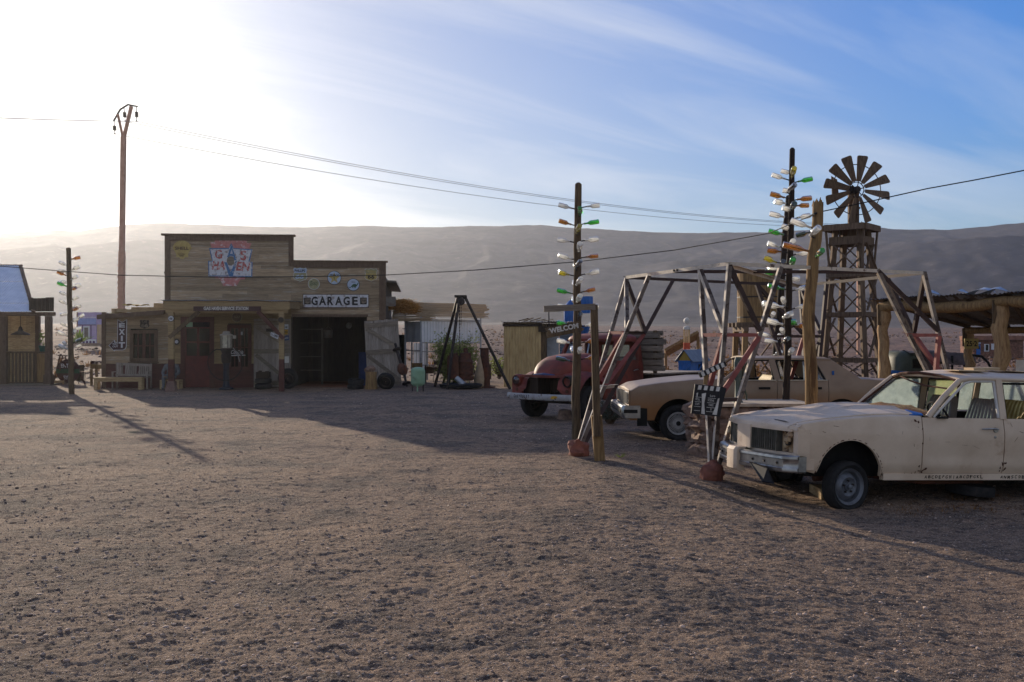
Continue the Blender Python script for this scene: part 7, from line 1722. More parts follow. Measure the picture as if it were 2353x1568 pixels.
for s_ in (0, 1):
    mb = MB(CW); A0, A1 = mir((-1.06,.075,1.115),s_), mir((-1.56,.185,1.575),s_)
    mb.tube([A0, tuple(lerp(V(A0),V(A1),.5)+V((.015,0,.012))), A1], [.038,.034,.034], 8); mb.tube([A1, mir((-1.68,.165,1.60),s_), mir((-1.9,.16,1.605),s_), mir((-4.0,.16,1.585),s_)], [.032,.026,.022,.022], 8)
    obj('windshield_pillar', mb, M['cream'], wag, smooth=1)
    mb = MB(CW); 
    for a, w_ in ((-2.09,.085),(-2.93,.07),(-3.98,.12)):
        lo_, hi_ = mir((a,.055,1.105),s_), mir((a+.02*(1 if a < -3.5 else 0),.165,1.60),s_); mb.beam(lo_, hi_, w_, .05, (0,1,0))
    islands('side_pillar', mb, M['cream'], wag)
    mb = MB(CW); q = [mir(p,s_) for p in ((-1.135,.068,1.12),(-1.40,.115,1.36),(-1.62,.158,1.545),(-1.72,.162,1.57),(-2.03,.162,1.575))]; mb.tube(q, .017, 6); mb.tube([mir(p,s_) for p in ((-2.03,.162,1.575),(-2.04,.06,1.12))], .02, 6)
    obj('window_frame', mb, M['chrome'] if s_ else M['white_p'], wag, smooth=1)
    mb = MB(CW); mb.tube([mir(p,s_) for p in ((-2.14,.062,1.12),(-2.15,.158,1.55),(-2.87,.16,1.555),(-2.88,.062,1.12))], .018, 6); obj('window_frame', mb, M['black'], wag)
# windshield surround with peeling trim
mb = MB(CW); mb.tube([(-1.07,.10,1.155),(-1.03,.35,1.185),(-1.0,.93,1.21),(-1.03,1.5,1.185),(-1.07,1.76,1.155)], .018, 6); mb.tube([(-1.10,.14,1.16),(-1.05,.5,1.20),(-1.12,.9,1.23),(-1.05,1.3,1.21)], .012, 6)
mb.tube([(-1.08,.11,1.15),(-1.56,.20,1.57),(-1.50,.5,1.63),(-1.47,.93,1.655),(-1.50,1.36,1.63),(-1.56,1.66,1.57),(-1.08,1.75,1.15)], .020, 6)
mb.tube([(-1.53,1.45,1.60),(-1.47,1.1,1.54),(-1.46,.75,1.49),(-1.50,.35,1.47)], .012, 6)
obj('windshield_trim', mb, M['rust'], wag, 'ragged rusty windshield surround with a dangling strip', smooth=1)
mb = MB(CW); mb.beam((-.92,.10,1.145),(-1.06,.42,1.185),.16,.012); obj('blue_scrap', mb, M['blue'], wag)
for g_, m_ in ((((-1.16,WD-.085,1.12),(-1.60,WD-.175,1.545),(-2.02,WD-.178,1.565),(-2.05,WD-.085,1.12)),'dusty_glass'), (((-2.16,WD-.085,1.12),(-2.16,WD-.178,1.55),(-2.60,WD-.178,1.55),(-2.62,WD-.085,1.12)),'dusty_yellow'), (((-2.66,WD-.085,1.12),(-2.66,WD-.178,1.55),(-2.88,WD-.178,1.55),(-2.88,WD-.085,1.12)),'dusty_glass'), (((-2.98,WD-.085,1.12),(-2.98,WD-.178,1.55),(-3.9,WD-.178,1.54),(-3.9,WD-.085,1.12)),'dusty_glass')):
    mb = MB(CW); mb.add(list(g_)+[(p[0],p[1]+.005,p[2]) for p in g_], [(0,1,2,3),(7,6,5,4),(0,4,5,1),(1,5,6,2),(2,6,7,3),(3,7,4,0)]); obj('far_window', mb, M[m_], wag)
mb = MB(CW); mb.beam((-2.64,WD-.09,1.12),(-2.62,WD-.175,1.55),.035,.03); obj('vent_bar', mb, M['black'], wag)
# tailgate
mb = MB(CW); rows = [[(-4.08-.02*math.sin(math.pi*k/12), .06+(WD-.12)*k/12, z) for k in range(13)] for z in (.45,.8,1.10)]; mb.grid(rows); obj('tailgate', mb, M['cream'], wag, smooth=1)
# dark inside: floor, wells, firewall, dashboard, doors' inner cards
mb = MB(CW)
mb.bx(-.95,-4.0,.10,WD-.10,.40,.44); mb.bx(-.98,-.95,.10,WD-.10,.44,1.08); mb.bx(-.9,.45,.30,.62,.36,.56); mb.bx(-.9,.45,1.24,1.56,.36,.56); mb.bx(.45,.6,.15,WD-.15,.40,.9); mb.bx(-.45,.44,.6,WD-.6,.5,.92)
mb.bx(-.97,-4.0,.085,.10,.44,1.10); mb.bx(-.97,-4.0,WD-.10,WD-.085,.44,1.10)
for s_ in (0,1):
    b0 = .33 if not s_ else WD-.33; mb.bx(-.47,.47,b0-.01,b0+.01,.40,1.0)
    for a in (-.97,): pass
    rows = [[(c_+.45*math.cos(q), mir((0,bb,0),s_)[1], .40+.47*math.sin(q)) for q in [math.pi*k/14 for k in range(15)]] for c_ in (0.,) for bb in (.05,.33)]; mb.grid(rows)
    rows = [[(-2.95+.45*math.cos(q), mir((0,bb,0),s_)[1], .40+.47*math.sin(q)) for q in [math.pi*k/14 for k in range(15)]] for bb in (.05,.33)]; mb.grid(rows)
obj('inner_shell', mb, M['black'], wag)
mb = MB(CW); rows = [[(-1.10,.1+(WD-.2)*k/8,1.10+.03*math.sin(math.pi*k/8)) for k in range(9)],[(-1.40,.1+(WD-.2)*k/8,1.06) for k in range(9)],[(-1.42,.1+(WD-.2)*k/8,.85) for k in range(9)]]; mb.grid(rows); obj('dashboard', mb, M['seat_y'], wag)
seat(wag, CW, (-2.02,.20,.62), .56, .62, M['seat'], 'front_seat'); seat(wag, CW, (-2.02,1.08,.62), .56, .62, M['seat'], 'front_seat'); seat(wag, CW, (-2.9,.16,.62), 1.5, .58, M['seat_y'], 'rear_seat', .25, 18)
mb = MB(CW); c_ = V((-1.50,.50,1.12)); ax_ = V((-.85,0,.5)).normalized(); x_ = V((0,1,0)); y_ = ax_.cross(x_); mb.tube([c_+(x_*math.cos(q)+y_*math.sin(q))*.19 for q in [6.283*k/24 for k in range(25)]], .014, 6, False); mb.tube([c_-x_*.18, c_+x_*.18], .012, 6); mb.tube([c_, c_-ax_*.3], .03, 6); obj('steering_wheel', mb, M['black'], wag, smooth=1)
wheel(wag, CW, (0,.125,.262), .312, .19, .222, 'steel', rad(-13)); wheel(wag, CW, (0,WD-.125,.30), .312, .19, .222, 'steel', rad(-13), near=1)
wheel(wag, CW, (-2.95,.13,.262), .312, .19, .222, 'steel'); wheel(wag, CW, (-2.95,WD-.13,.29), .312, .19, .222, 'steel', near=1)
mb = MB(CW); mb.tube([(0,.2,.29),(0,WD-.2,.30)], .035, 8); mb.tube([(.3,.35,.33),(-.8,.5,.36)], .04, 8); mb.tube([(-.5,.35,.36),(-1.1,.25,.30),(-2.0,.3,.30)], .035, 8); obj('chassis', mb, M['rust'], wag)
# scuffs and rust flakes are paint wear shapes of their own
mb = MB(CW)
for (a, z, l_, an) in ((-.82,1.07,.05,1.5),(-.90,1.0,.03,.9),(-.68,.93,.05,1.7),(-.84,.78,.05,1.4),(.2,1.0,.1,.1),(.36,.93,.06,.3),(-.35,.90,.05,.2),(.55,.92,.07,.6),(-1.3,.82,.09,0),(-1.55,.78,.12,.1),(-1.7,.76,.14,.4),(-1.05,.86,.06,1.5),(-.6,.62,.04,1.2),(.3,.62,.05,.2),(-2.2,1.03,.1,1.0),(-2.25,.86,.1,2.2),(-2.33,.95,.08,.3),(-.4,.5,.06,1.3),(-1.0,.46,.05,.7),(-2.05,.50,.07,1.4)):
    d_ = V((math.cos(an),0,math.sin(an)))*l_/2; n_ = V((-math.sin(an),0,math.cos(an)))*R.uniform(.0012,.0035); c_ = V((a, bfn(z,a)-.003, z)); mb.add([c_-d_, c_-d_*.5+n_*.7, c_-d_*.1+n_*.4, c_+d_*.4+n_, c_+d_, c_+d_*.3-n_*.6, c_-d_*.3-n_], [tuple(range(7))])
obj('scratches', mb, M['rust'], wag)
mb = MB(CW)
def flake(a, z, l_, w_, an):
    n = 9; c_ = (a, z); pts = []
    for k in range(n):
        q = 6.283*k/n; rr_ = R.uniform(.55,1.15); x_, y_ = l_*math.cos(q)*rr_, w_*math.sin(q)*rr_
        aa, z2 = a+x_*math.cos(an)-y_*math.sin(an), z+x_*math.sin(an)+y_*math.cos(an); pts.append((aa, bfn(z2,aa)-.0025, z2))
    mb.add(pts, [tuple(range(n))])
for k in range(34):
    q = math.pi*(k+R.random())/34; aa, z2 = .44*math.cos(q), SILL+(.845-SILL)*math.sin(q)
    if R.random() < .75: flake(aa, z2, R.uniform(.008,.03), R.uniform(.003,.008), q+math.pi/2)
for a, z in ((-.94,.46),(-.93,.52),(-.90,.44),(-.99,.45),(-1.02,.48),(-2.06,.46),(-2.07,.55),(-2.05,.50),(-2.11,.48),(-2.12,.56),(-.86,.42),(-.75,.41),(-.60,.40),(-.95,.98),(-.9,1.06),(-.87,1.08),(-.96,.8)): flake(a+R.uniform(-.01,.01), z, R.uniform(.012,.035), R.uniform(.006,.02), R.uniform(0,3))
obj('rust_flakes', mb, M['rust'], wag)
mb = MB()
bl = CW((-.25,.75,0)); z = gz(bl.x, bl.y); mb.bx(bl.x-.30,bl.x+.2,bl.y-.3,bl.y+.2,z-.02,z+.13); mb.bx(bl.x-.1,bl.x+.2,bl.y-.2,bl.y+.15,z+.131,z+.22); obj('timber_block', mb, M['tan_wood'], None, 'pale stacked timber blocks propping the cream wagon front axle', 'block')
mb = MB(); p = CW((-1.9,.4,0)); z = gz(p.x,p.y)+.02; mb.lathe([(.16,0),(.29,.02),(.30,.08),(.29,.14),(.16,.15)], V((p.x,p.y,z)), (.1,0,1), 24); obj('flat_tyre', mb, M['rubber'], None, 'old tyre lying in the shade under the cream wagon', 'tyre', smooth=1)
mb = MB(); p = CW((-1.62,.9,0)); z = CW((-1.6,.9,1.71)).z
q = lambda a, b: CW((a,b,1.70))
mb.beam(q(-1.75,.62), q(-2.15,.60), .34, .012, (0,0,1)); mb.beam(q(-2.1,.75)+Zv*.02, q(-2.45,.7)+Zv*.035, .25, .03); mb.beam(q(-2.35,.66)+Zv*.012, q(-2.9,.66)-Zv*.005, .3, .006); obj('cardboard_scraps', mb, mat('tan_cardboard', S(196,172,140), S(170,146,116), 5, .9), None, 'curled cardboard scraps lying on the cream wagon roof', 'cardboard')
# ---------------------------------------------------------------- tan sedan
YS2 = 17.4; gS = .02
CS = Fr(V((W(1559.7,0,YS2).x, YS2, gS)), (-1,0,0), (0,1,0), (0,0,1))
sed = thing('sedan_car', CS((0,0,0)), 'dusty two-tone tan sedan on flat tyres behind the stone well', 'car')
SW = 1.9; S0, SB = .27, 1.03
def sb(z, a): t = (z-S0)/(SB-S0); return .05*max(0,1-t)**2+.035*max(0,t-.8)/.2+.03*max(0,a-.5)**2
sfar = lambda z, a: SW-sb(z, a)
sarch = lambda a, c=0.: S0+(.72-S0)*math.sqrt(max(0,1-((a-c)/.42)**2)) if abs(a-c) < .42 else S0
st_top = lambda a: itp([(-.85,1.05),(-.3,1.04),(.3,.985),(.70,.925),(.84,.85),(.845,.84)], a)
for bf_ in (sb, sfar): obj('front_fender', side_panel(CS, .84, -.72, lambda a: max(sarch(a), .34 if a > .42 else S0), st_top, bf_, 56, 10, roll=.05), M['beige_car'], sed, smooth=1)
sbelt = lambda a: itp([(-4.1,1.02),(-3.2,1.05),(-2.6,1.04),(-.7,1.035)], a)
for bf_ in (sb, sfar):
    for a0, a1, nm in ((-.73,-1.72,'front_door'),(-1.73,-2.62,'rear_door')):
        d_ = obj(nm, side_panel(CS, a0, a1, lambda a: max(.31, sarch(a,-2.86)), sbelt, bf_, 24, 8), M['beige_car'], sed, smooth=1)
        if bf_ is sb:
            mb = MB(CS); ac_ = a1+.22; mb.bx(ac_-.10, ac_+.10, -.008, .03, .885, .925); obj('door_handle', mb, M['black'], d_)
            mb = MB(CS); mb.bx(a0-.01, a1+.01, .012, .04, 1.036, 1.052); obj('chrome_strip', mb, M['chrome'], d_)
    obj('rear_quarter', side_panel(CS, -2.63, -4.05, lambda a: max(S0, sarch(a,-2.86)), lambda a: itp([(-4.1,1.0),(-3.3,1.06),(-2.63,1.05)],a), bf_, 40, 8), M['beige_car'], sed, smooth=1)
mb = MB(CS); rows = [[(lerp(-.82, .85, i/40), .04+(SW-.08)*k/20, st_top(lerp(-.82,.85,i/40))+.012+.035*math.sin(math.pi*k/20)**.7+.02*math.exp(-((k-10)/1.5)**2)) for k in range(21)] for i in range(41)]; rows.append([(p[0]+.015,p[1],.80) for p in rows[-1]]); mb.grid(rows); obj('hood', mb, M['beige_car'], sed, smooth=1)
mb = MB(CS); rows = [[(-3.15-.9*i/6, .04+(SW-.08)*k/16, itp([(-4.1,1.0),(-3.2,1.06)],-3.15-.9*i/6)+.03*math.sin(math.pi*k/16)) for k in range(17)] for i in range(7)]; mb.grid(rows); obj('trunk_lid', mb, M['beige_car'], sed, smooth=1)
mb = MB(CS); rows = []
for i in range(20):
    a = lerp(-1.28, -2.72, i/19); rows.append([(a, lerp(.17,SW-.17,k/16), 1.405+.055*math.sin(math.pi*k/16)**.6-.015*max(0,(i-15))/4) for k in range(17)])
mb.grid(rows); mb.grid([[(p[0],p[1],p[2]-.025) for p in r] for r in rows]); mb.grid([rows[0],[(p[0],p[1],p[2]-.025) for p in rows[0]]]); obj('roof', mb, M['beige_car'], sed, smooth=1)
ms = lambda p, s_: (p[0], p[1] if not s_ else SW-p[1], p[2])
for s_ in (0,1):
    mb = MB(CS); mb.tube([ms(p,s_) for p in ((-.80,.06,1.04),(-1.28,.17,1.40),(-1.5,.165,1.412),(-2.7,.165,1.405))], [.03,.028,.022,.022], 7); obj('windshield_pillar', mb, M['beige_car'], sed, smooth=1)
    mb = MB(CS); mb.beam(ms((-1.74,.045,1.035),s_), ms((-1.66,.165,1.40),s_), .10, .045, (0,1,0)); obj('side_pillar', mb, M['beige_car'], sed)
    mb = MB(CS); q = [ms(p,s_) for p in ((-2.42,.155,1.405),(-2.72,.16,1.40),(-3.22,.06,1.055),(-2.60,.045,1.04))]; mb.add(q+[(p[0],p[1]+(.03 if not s_ else -.03),p[2]) for p in q], [(0,1,2,3),(7,6,5,4),(0,4,5,1),(1,5,6,2),(2,6,7,3),(3,7,4,0)]); cp_ = obj('rear_pillar', mb, M['beige_car'], sed)
    if not s_: mb = MB(CS); mb.box((-2.72,.075,1.17),(.035,.02,.07)); obj('badge', mb, M['blue'], cp_)
    mb = MB(CS)
    for q in (((-.86,.055,1.04),(-1.29,.158,1.385),(-1.63,.16,1.39),(-1.68,.055,1.04)),((-1.80,.055,1.04),(-1.74,.16,1.39),(-2.40,.16,1.385),(-2.58,.055,1.04))): mb.tube([ms(p,s_) for p in q], .018, 6)
    obj('window_frame', mb, M['black'], sed)
    mb = MB(CS); q = [ms(p,s_) for p in ((-2.2,.06,1.045),(-2.2,.158,1.385),(-2.40,.158,1.383),(-2.57,.06,1.045))]; mb.add(q, [(0,1,2,3)]); obj('rear_window', mb, M['thin_glass'], sed)
mb = MB(CS); q = [(-2.74,.2,1.40),(-2.74,SW-.2,1.40),(-3.2,SW-.1,1.06),(-3.2,.1,1.06)]; mb.add(q, [(0,1,2,3)]); obj('back_window', mb, M['thin_glass'], sed)
mb = MB(CS); mb.bx(.82,.87,.05,SW-.05,.60,.84); mb.bx(.78,.85,.04,SW-.04,.34,.60); mb.beam((.84,.05,.85),(.84,SW-.05,.85),.05,.03); fc = obj('nose_panel', mb, M['beige_car'], sed)
mb = MB(CS)
for z in [.625+.024*k for k in range(9)]: mb.bx(.871,.90,.08,.62,z,z+.012); mb.bx(.871,.90,SW-.62,SW-.08,z,z+.012); mb.bx(.871,.895,.66,SW-.66,z,z+.012)
for k in range(12): b = .66+.58*k/11; mb.bx(.871,.905,b-.004,b+.004,.62,.84)
obj('grille', mb, M['chrome'], fc)
mb = MB(CS); sec = [(.72,.60),(.98,.60),(1.0,.57),(1.0,.43),(.97,.38),(.72,.38)]
rows = [[(p[0]-(.05 if b < .02 or b > SW-.02 else 0), b, p[1]) for p in sec] for b in (-.0,.04,.3,.95,1.6,SW-.04,SW)]; mb.grid(rows); mb.add(rows[0],[tuple(range(6))]); mb.add(rows[-1],[tuple(range(6))[::-1]])
bp_ = obj('bumper', mb, M['chrome'], sed, smooth=30); mb = MB(CS); mb.bx(.72,.96,-.012,-.001,.47,.53); mb.bx(1.001,1.012,.1,SW-.1,.47,.53); obj('rub_strip', mb, M['black'], bp_)
mb = MB(CS); mb.bx(.55,.72,.02,.1,.24,.56); mb.bx(-.8,-3.9,.09,SW-.09,.28,.33); mb.bx(-.75,.4,.36,SW-.36,.3,.9); mb.bx(-.75,-3.9,.085,.10,.33,1.02); mb.bx(-.75,-3.9,SW-.10,SW-.085,.33,1.02)
for c_ in (0.,-2.86):
    for s_ in (0,1): rows = [[(c_+.44*math.cos(q), ms((0,bb,0),s_)[1], .27+.48*math.sin(q)) for q in [math.pi*k/14 for k in range(15)]] for bb in (.06,.36)]; mb.grid(rows)
obj('inner_shell', mb, M['black'], sed)
seat(sed, CS, (-1.75,.2,.5), 1.5, .5, M['seat_y'], 'front_seat', .2, 14); seat(sed, CS, (-2.6,.2,.5), 1.5, .42, M['seat_y'], 'rear_seat', .3, 14)
for a, b, n_ in ((0.,.12,-1),(0.,SW-.12,1),(-2.86,.12,-1),(-2.86,SW-.12,1)): wheel(sed, CS, (a,b,.285), .325, .2, .2, 'wire', 0, near=n_, flat=.045)
# ---------------------------------------------------------------- red pickup truck
hd = V((-.67,-.742,0)).normalized(); lf = V((hd.y*-1, hd.x, 0))       # forward and its left-hand side
nearv = V((-hd.y, hd.x, 0)); nearv = V((.742,-.67,0))
CT = Fr(V((1.10, 22.5, 0)), hd, nearv, (0,0,1))                      # a forward, b towards the viewer's side
trk = thing('pickup_truck', CT((0,0,0)), 'faded red 1950s style flatbed pickup truck with missing grille and plank bed', 'truck')
def hoodsec(a):
    return itp([(-.78,.70),(-.2,.64),(.2,.55),(.42,.44),(.56,.30),(.60,.2)],a), itp([(-.78,1.47),(-.3,1.465),(.1,1.42),(.35,1.32),(.5,1.18),(.57,1.06),(.60,1.0)],a), itp([(-.78,1.0),(.3,.98),(.60,.93)],a)
mb = MB(CT); rows = []
for i in range(26):
    a = lerp(-.78, .60, (i/25)**.8); hw, zt, zb = hoodsec(a); rows.append([(a, hw*math.copysign(abs(math.cos(q))**.75, math.cos(q)), zb+(zt-zb)*abs(math.sin(q))**.72) for q in [math.pi*k/28 for k in range(29)]])
mb.grid(rows); mb.add(rows[-1], [tuple(range(29))]); hd_ = obj('hood', mb, M['truck_red'], trk, smooth=60)
mb = MB(CT); mb.tube([(.585,-.30,.985),(.60,0,1.0),(.585,.30,.985)], [.03,.045,.03], 8); obj('hood_badge', mb, M['blue_plate'], hd_)
def zig(): 
    P = [(-.07,.10),(.05,.09),(-.04,-.02),(.0,-.08),(.09,-.10)]; 
    out = []
    for x, z in P:
        a = .42; hw, zt, zb = hoodsec(.40); out.append((.47-.25*z+.02*(1-abs(x)*4), x+.02, 1.20+z*.8))
    return out
def ftop_t(a): return itp([(-1.05,.60),(-.85,.80),(-.5,.99),(-.1,1.08),(.25,1.07),(.5,1.0),(.64,.86),(.68,.70)],a)
tarch = lambda a: .42+(.98-.42)*math.sqrt(max(0,1-(a/.47)**2)) if abs(a) < .47 else .42
for s_ in (1,-1):
    mb = MB(CT); rows = []
    for i in range(34):
        a = lerp(-1.05,.68,i/33); zt = ftop_t(a); lo = max(tarch(a), .42 if a < 0 else .50); ow = .93*(1-.12*max(0,(a-.45))/.23); row = []
        hw = hoodsec(max(-.78,min(.6,a)))[0]*.96
        row.append((a, s_*.45 if a > .3 else s_*hw, min(zt+.02, zt)))
        for q in range(9):
            ph = math.pi/2*(1-q/8); inn = (hw if a < .3 else .45); row.append((a, s_*(inn+(ow-inn)*math.cos(ph)**.8), max(lo, zt-.30*(1-math.sin(ph)**1.1))))
        zs_ = zt-.30
        for q in range(1,5): row.append((a, s_*ow*(1-.01*q), max(lo, lerp(max(lo,zs_), lo, q/4))))
        row.append((a, s_*(ow-.08), lo)); rows.append(row)
    mb.grid(rows); mb.add(rows[-1], [tuple(range(len(rows[-1])))]); fd = obj('front_fender', mb, M['truck_red'], trk, smooth=60)
    mb = MB(CT); c_ = (.60, s_*.73, .87); mb.lathe([(.13,-.1),(.135,.06),(.12,.10),(.105,.105),(.10,.06)], c_, (1,0,0), 26, False); obj('headlight_ring', mb, M['iron'] if s_ > 0 else M['truck_red'], fd, smooth=1)
    mb = MB(CT)
    if s_ < 0: mb.lathe([(.02,.135),(.06,.125),(.10,.09),(.104,.07)], c_, (1,0,0), 24, False); obj('headlight', mb, M['panel_glass'], fd, smooth=1)
    mb = MB(CT); mb.lathe([(.001,.03),(.115,.03)], c_, (1,0,0), 24, False); obj('lamp_bowl', mb, M['chrome'] if s_ < 0 else M['black'], fd)
    mb = MB(CT); mb.lathe([(.04,0),(.04,.025),(.02,.03)], (.655,s_*.72,.66), (1,0,0), 16); obj('marker_lamp', mb, M['rust'] if s_ < 0 else M['rust'], fd)
# front: frame around the missing grille
mb = MB(CT); mb.add([(.64,-.62,.93),(.64,-.5,.98),(.60,-.3,.99),(.60,.3,.99),(.64,.5,.98),(.64,.62,.93),(.66,.62,.50),(.66,-.62,.50)], [(0,1,2,3,4,5,6,7)]) if False else None
for s_ in (1,-1): mb.add([(.66,s_*.62,.95),(.66,s_*.88,.9),(.66,s_*.88,.5),(.66,s_*.58,.5),(.60,s_*.62,.95),(.60,s_*.88,.9),(.60,s_*.88,.5),(.60,s_*.58,.5)], [(0,1,2,3),(7,6,5,4),(0,4,5,1),(1,5,6,2),(2,6,7,3),(3,7,4,0)])
mb.beam((.62,-.62,.97),(.62,.62,.97),.06,.05); mb.beam((.62,-.8,.49),(.62,.8,.49),.06,.05); obj('grille_surround', mb, M['truck_red'], trk)
mb = MB(CT); mb.bx(.1,.14,-.6,.6,.5,.96); mb.lathe([(.03,0),(.16,.02),(.15,.05),(.04,.06)], (.2,.05,.75), (1,0,0), 16); mb.bx(.14,.56,-.62,-.2,.52,.93); mb.bx(.3,.5,.36,.62,.52,.9); obj('radiator_bay', mb, M['darkpost'], trk)
mb = MB(CT); bsec = lambda b: .86-.14*(abs(b)/.95)**2.5; rows = [[(bsec(b)+d_, b, z) for d_, z in ((-.03,.585),(.0,.59),(.022,.55),(.024,.50),(.0,.455),(-.03,.46))] for b in [-.97+1.94*k/24 for k in range(25)]]; mb.grid(rows)
bp_ = obj('bumper', mb, mat('rusty_white_bumper_paint', S(176,174,174), S(146,142,142), 7, .6, c3=S(104,80,66), c3a=.55, c3s=5), trk, smooth=60)
fb = Fr(CT((bsec(-.5)+.026,-.45,.525)), CT.v, CT.u*-1, CT.w)
mb = MB()
for k, ch in enumerate('CHEVROLET'):
    b = -.66+.058*k; mb.fr = Fr(CT((bsec(b)+.021, b, .525)), CT.v, CT.u*-1, CT.w); text(mb, ch, (0,0,R.uniform(-.006,.006)), .036, .066*R.uniform(.85,1.1), .006, .02, .15)
obj('hand_lettering', mb, M['blackp'], bp_)
mb = MB(CT)
mb.add([(bsec(b)+.03,b,z) for b,z in ((.42,.50),(.50,.49),(.60,.52),(.58,.555),(.5,.56),(.45,.55))],[tuple(range(6))]); obj('yellow_patch', mb, M['yellow_plate'], bp_)
mb = MB(CT); mb.bx(.55,.84,-.5,-.42,.44,.54); mb.bx(.55,.84,.42,.5,.44,.54); mb.bx(-4.6,.6,-.42,-.34,.40,.54); mb.bx(-4.6,.6,.34,.42,.40,.54); mb.tube([(0,-.8,.38),(0,.8,.38)],.045,8); mb.tube([(-3.4,-.8,.40),(-3.4,.8,.40)],.06,8); mb.rock((-3.4,0,.40),.16); mb.bx(-.7,.1,-.3,.3,.42,.9)
obj('chassis', mb, M['iron'], trk)
# cab
HB = .80
tb = lambda z, a=0: HB-.06*max(0,(.62-z))/.2-.03*max(0,z-1.15)/.15
def tpanel(a0, a1, z0f, z1f, nm, s_, m_=M['truck_red']):
    mb = MB(CT); rows = []
    for i in range(17):
        a = lerp(a0,a1,i/16); rows.append([(a, s_*tb(lerp(z0f(a),z1f(a),j/8)), lerp(z0f(a),z1f(a),j/8)) for j in range(9)])
    mb.grid(rows); inn = [[(p[0],p[1]-s_*.04,p[2]) for p in r] for r in rows]; mb.grid(inn); mb.grid([rows[0],inn[0]]); mb.grid([rows[-1],inn[-1]]); mb.grid([[r[-1] for r in rows],[r[-1] for r in inn]])
    return obj(nm, mb, m_, trk, smooth=60)
for s_ in (1,-1):
    tpanel(-.60,-.98,lambda a:.52,lambda a:1.30,'cowl_side',s_)
    d_ = tpanel(-.99,-1.92,lambda a:.52,lambda a:1.30,'door',s_)
    mb = MB(CT); mb.tube([(-1.66,s_*(HB+.035),1.06),(-1.76,s_*(HB+.045),1.085),(-1.84,s_*(HB+.03),1.085),(-1.85,s_*(HB-.02),1.085)],[.01,.014,.014,.012],8); obj('door_handle', mb, M['chrome'], d_, smooth=1)
    mb = MB(CT); P = [(-1.02,s_*.775,1.30),(-1.10,s_*.755,1.5),(-1.22,s_*.73,1.72),(-1.32,s_*.725,1.765),(-1.75,s_*.725,1.77),(-1.86,s_*.73,1.72),(-1.90,s_*.755,1.5),(-1.91,s_*.775,1.30)]; mb.tube(P,.030,8); obj('door_window_frame', mb, M['truck_red'], d_, smooth=1)
    mb = MB(CT); q = [(-1.25,s_*.765,1.31),(-1.25,s_*.757,1.39),(-1.84,s_*.757,1.40),(-1.86,s_*.765,1.31)]; mb.add(q,[(0,1,2,3)]); obj('door_window', mb, glass('blue_tinted_glass',(.55,.7,.9,1),(.5,.62,.8,1),.4,.25) if s_ > 0 else M['thin_glass'], d_)
    tpanel(-1.93,-2.10,lambda a:.52,lambda a:1.30,'cab_corner',s_)
    mb = MB(CT); mb.beam((-2.0,s_*.745,1.29),(-1.98,s_*.70,1.76),.17,.07,(0,1,0)); mb.beam((-.92,s_*.77,1.29),(-1.16,s_*.70,1.77),.06,.06,(0,1,0)); obj('cab_pillar', mb, M['truck_red'], trk)
mb = MB(CT); rows = []
for z, a0, a1, hw, n_ in ((1.74,-1.02,-2.12,.76,4),(1.80,-1.0,-2.13,.765,4),(1.86,-1.06,-2.10,.74,4),(1.90,-1.16,-2.03,.66,3.4),(1.925,-1.32,-1.9,.5,3),(1.935,-1.5,-1.75,.25,2.5)):
    ca, ha = (a0+a1)/2, (a0-a1)/2; rows.append([(ca+ha*math.copysign(abs(math.cos(q))**(2/n_),math.cos(q)), hw*math.copysign(abs(math.sin(q))**(2/n_),math.sin(q)), z) for q in [6.283*k/48 for k in range(48)]])
mb.grid(rows,True); mb.add(rows[-1],[tuple(range(48))]); obj('cab_roof', mb, M['truck_red'], trk, smooth=60)
mb = MB(CT); mb.add([(-1.06,0,1.75)]*0+[(-.94,-.02,1.30),(-.94,.02,1.30),(-1.08,.02,1.75),(-1.08,-.02,1.75)],[(0,1,2,3)]); mb.tube([(-.93,0,1.3),(-1.07,0,1.75)],.018,6); mb.tube([(-.93,-.70,1.31),(-.90,0,1.33),(-.93,.70,1.31)],.03,8); obj('windshield_post', mb, M['chrome'], trk)
mb = MB(CT); mb.bx(-2.12,-2.08,-.74,.74,.52,1.32); mb.bx(-2.10,-2.07,-.68,-.42,1.32,1.74); mb.bx(-2.10,-2.07,.42,.68,1.32,1.74); mb.bx(-2.10,-2.07,-.42,.42,1.66,1.74); mb.bx(-.80,-.76,-.72,.72,.55,1.30); mb.bx(-2.08,-.8,-.74,.74,.54,.58); obj('cab_shell', mb, M['truck_red'], trk)
mb = MB(CT); mb.add([(-2.09,-.42,1.33),(-2.09,.42,1.33),(-2.09,.42,1.655),(-2.09,-.42,1.655)],[(0,1,2,3)]); obj('back_window', mb, M['thin_glass'], trk)
seat(trk, CT, (-1.75,-.66,.72), 1.32, .55, M['seat'], 'bench_seat', .15, 10)
mb = MB(CT)
for s_ in (1,-1): mb.bx(-1.0,-2.1,s_*.74,s_*.97,.46,.51) if s_ > 0 else mb.bx(-1.0,-2.1,-.97,-.74,.46,.51)
obj('running_board', mb, M['truck_red'], trk)
mb = MB(CT)
for k in range(13): b = -.98+.151*k+.02; mb.bx(-2.32+R.uniform(-.04,.04), -4.75+R.uniform(-.05,.05), b, b+.143, .955, .985+R.uniform(0,.006))
dk = obj('bed_planks', mb, M['grey_wood'], trk)
mb = MB(CT); mb.bx(-2.3,-4.7,.92,1.0,.83,.954); mb.bx(-2.3,-4.7,-1.0,-.92,.83,.954)
for k in range(5): a = -2.4-.55*k; mb.bx(a-.05,a+.05,-.919,.919,.84,.954)
mb.bx(-2.3,-4.7,-.45,-.33,.60,.839); mb.bx(-2.3,-4.7,.33,.45,.60,.839); obj('bed_frame', mb, M['darkpost'], trk)
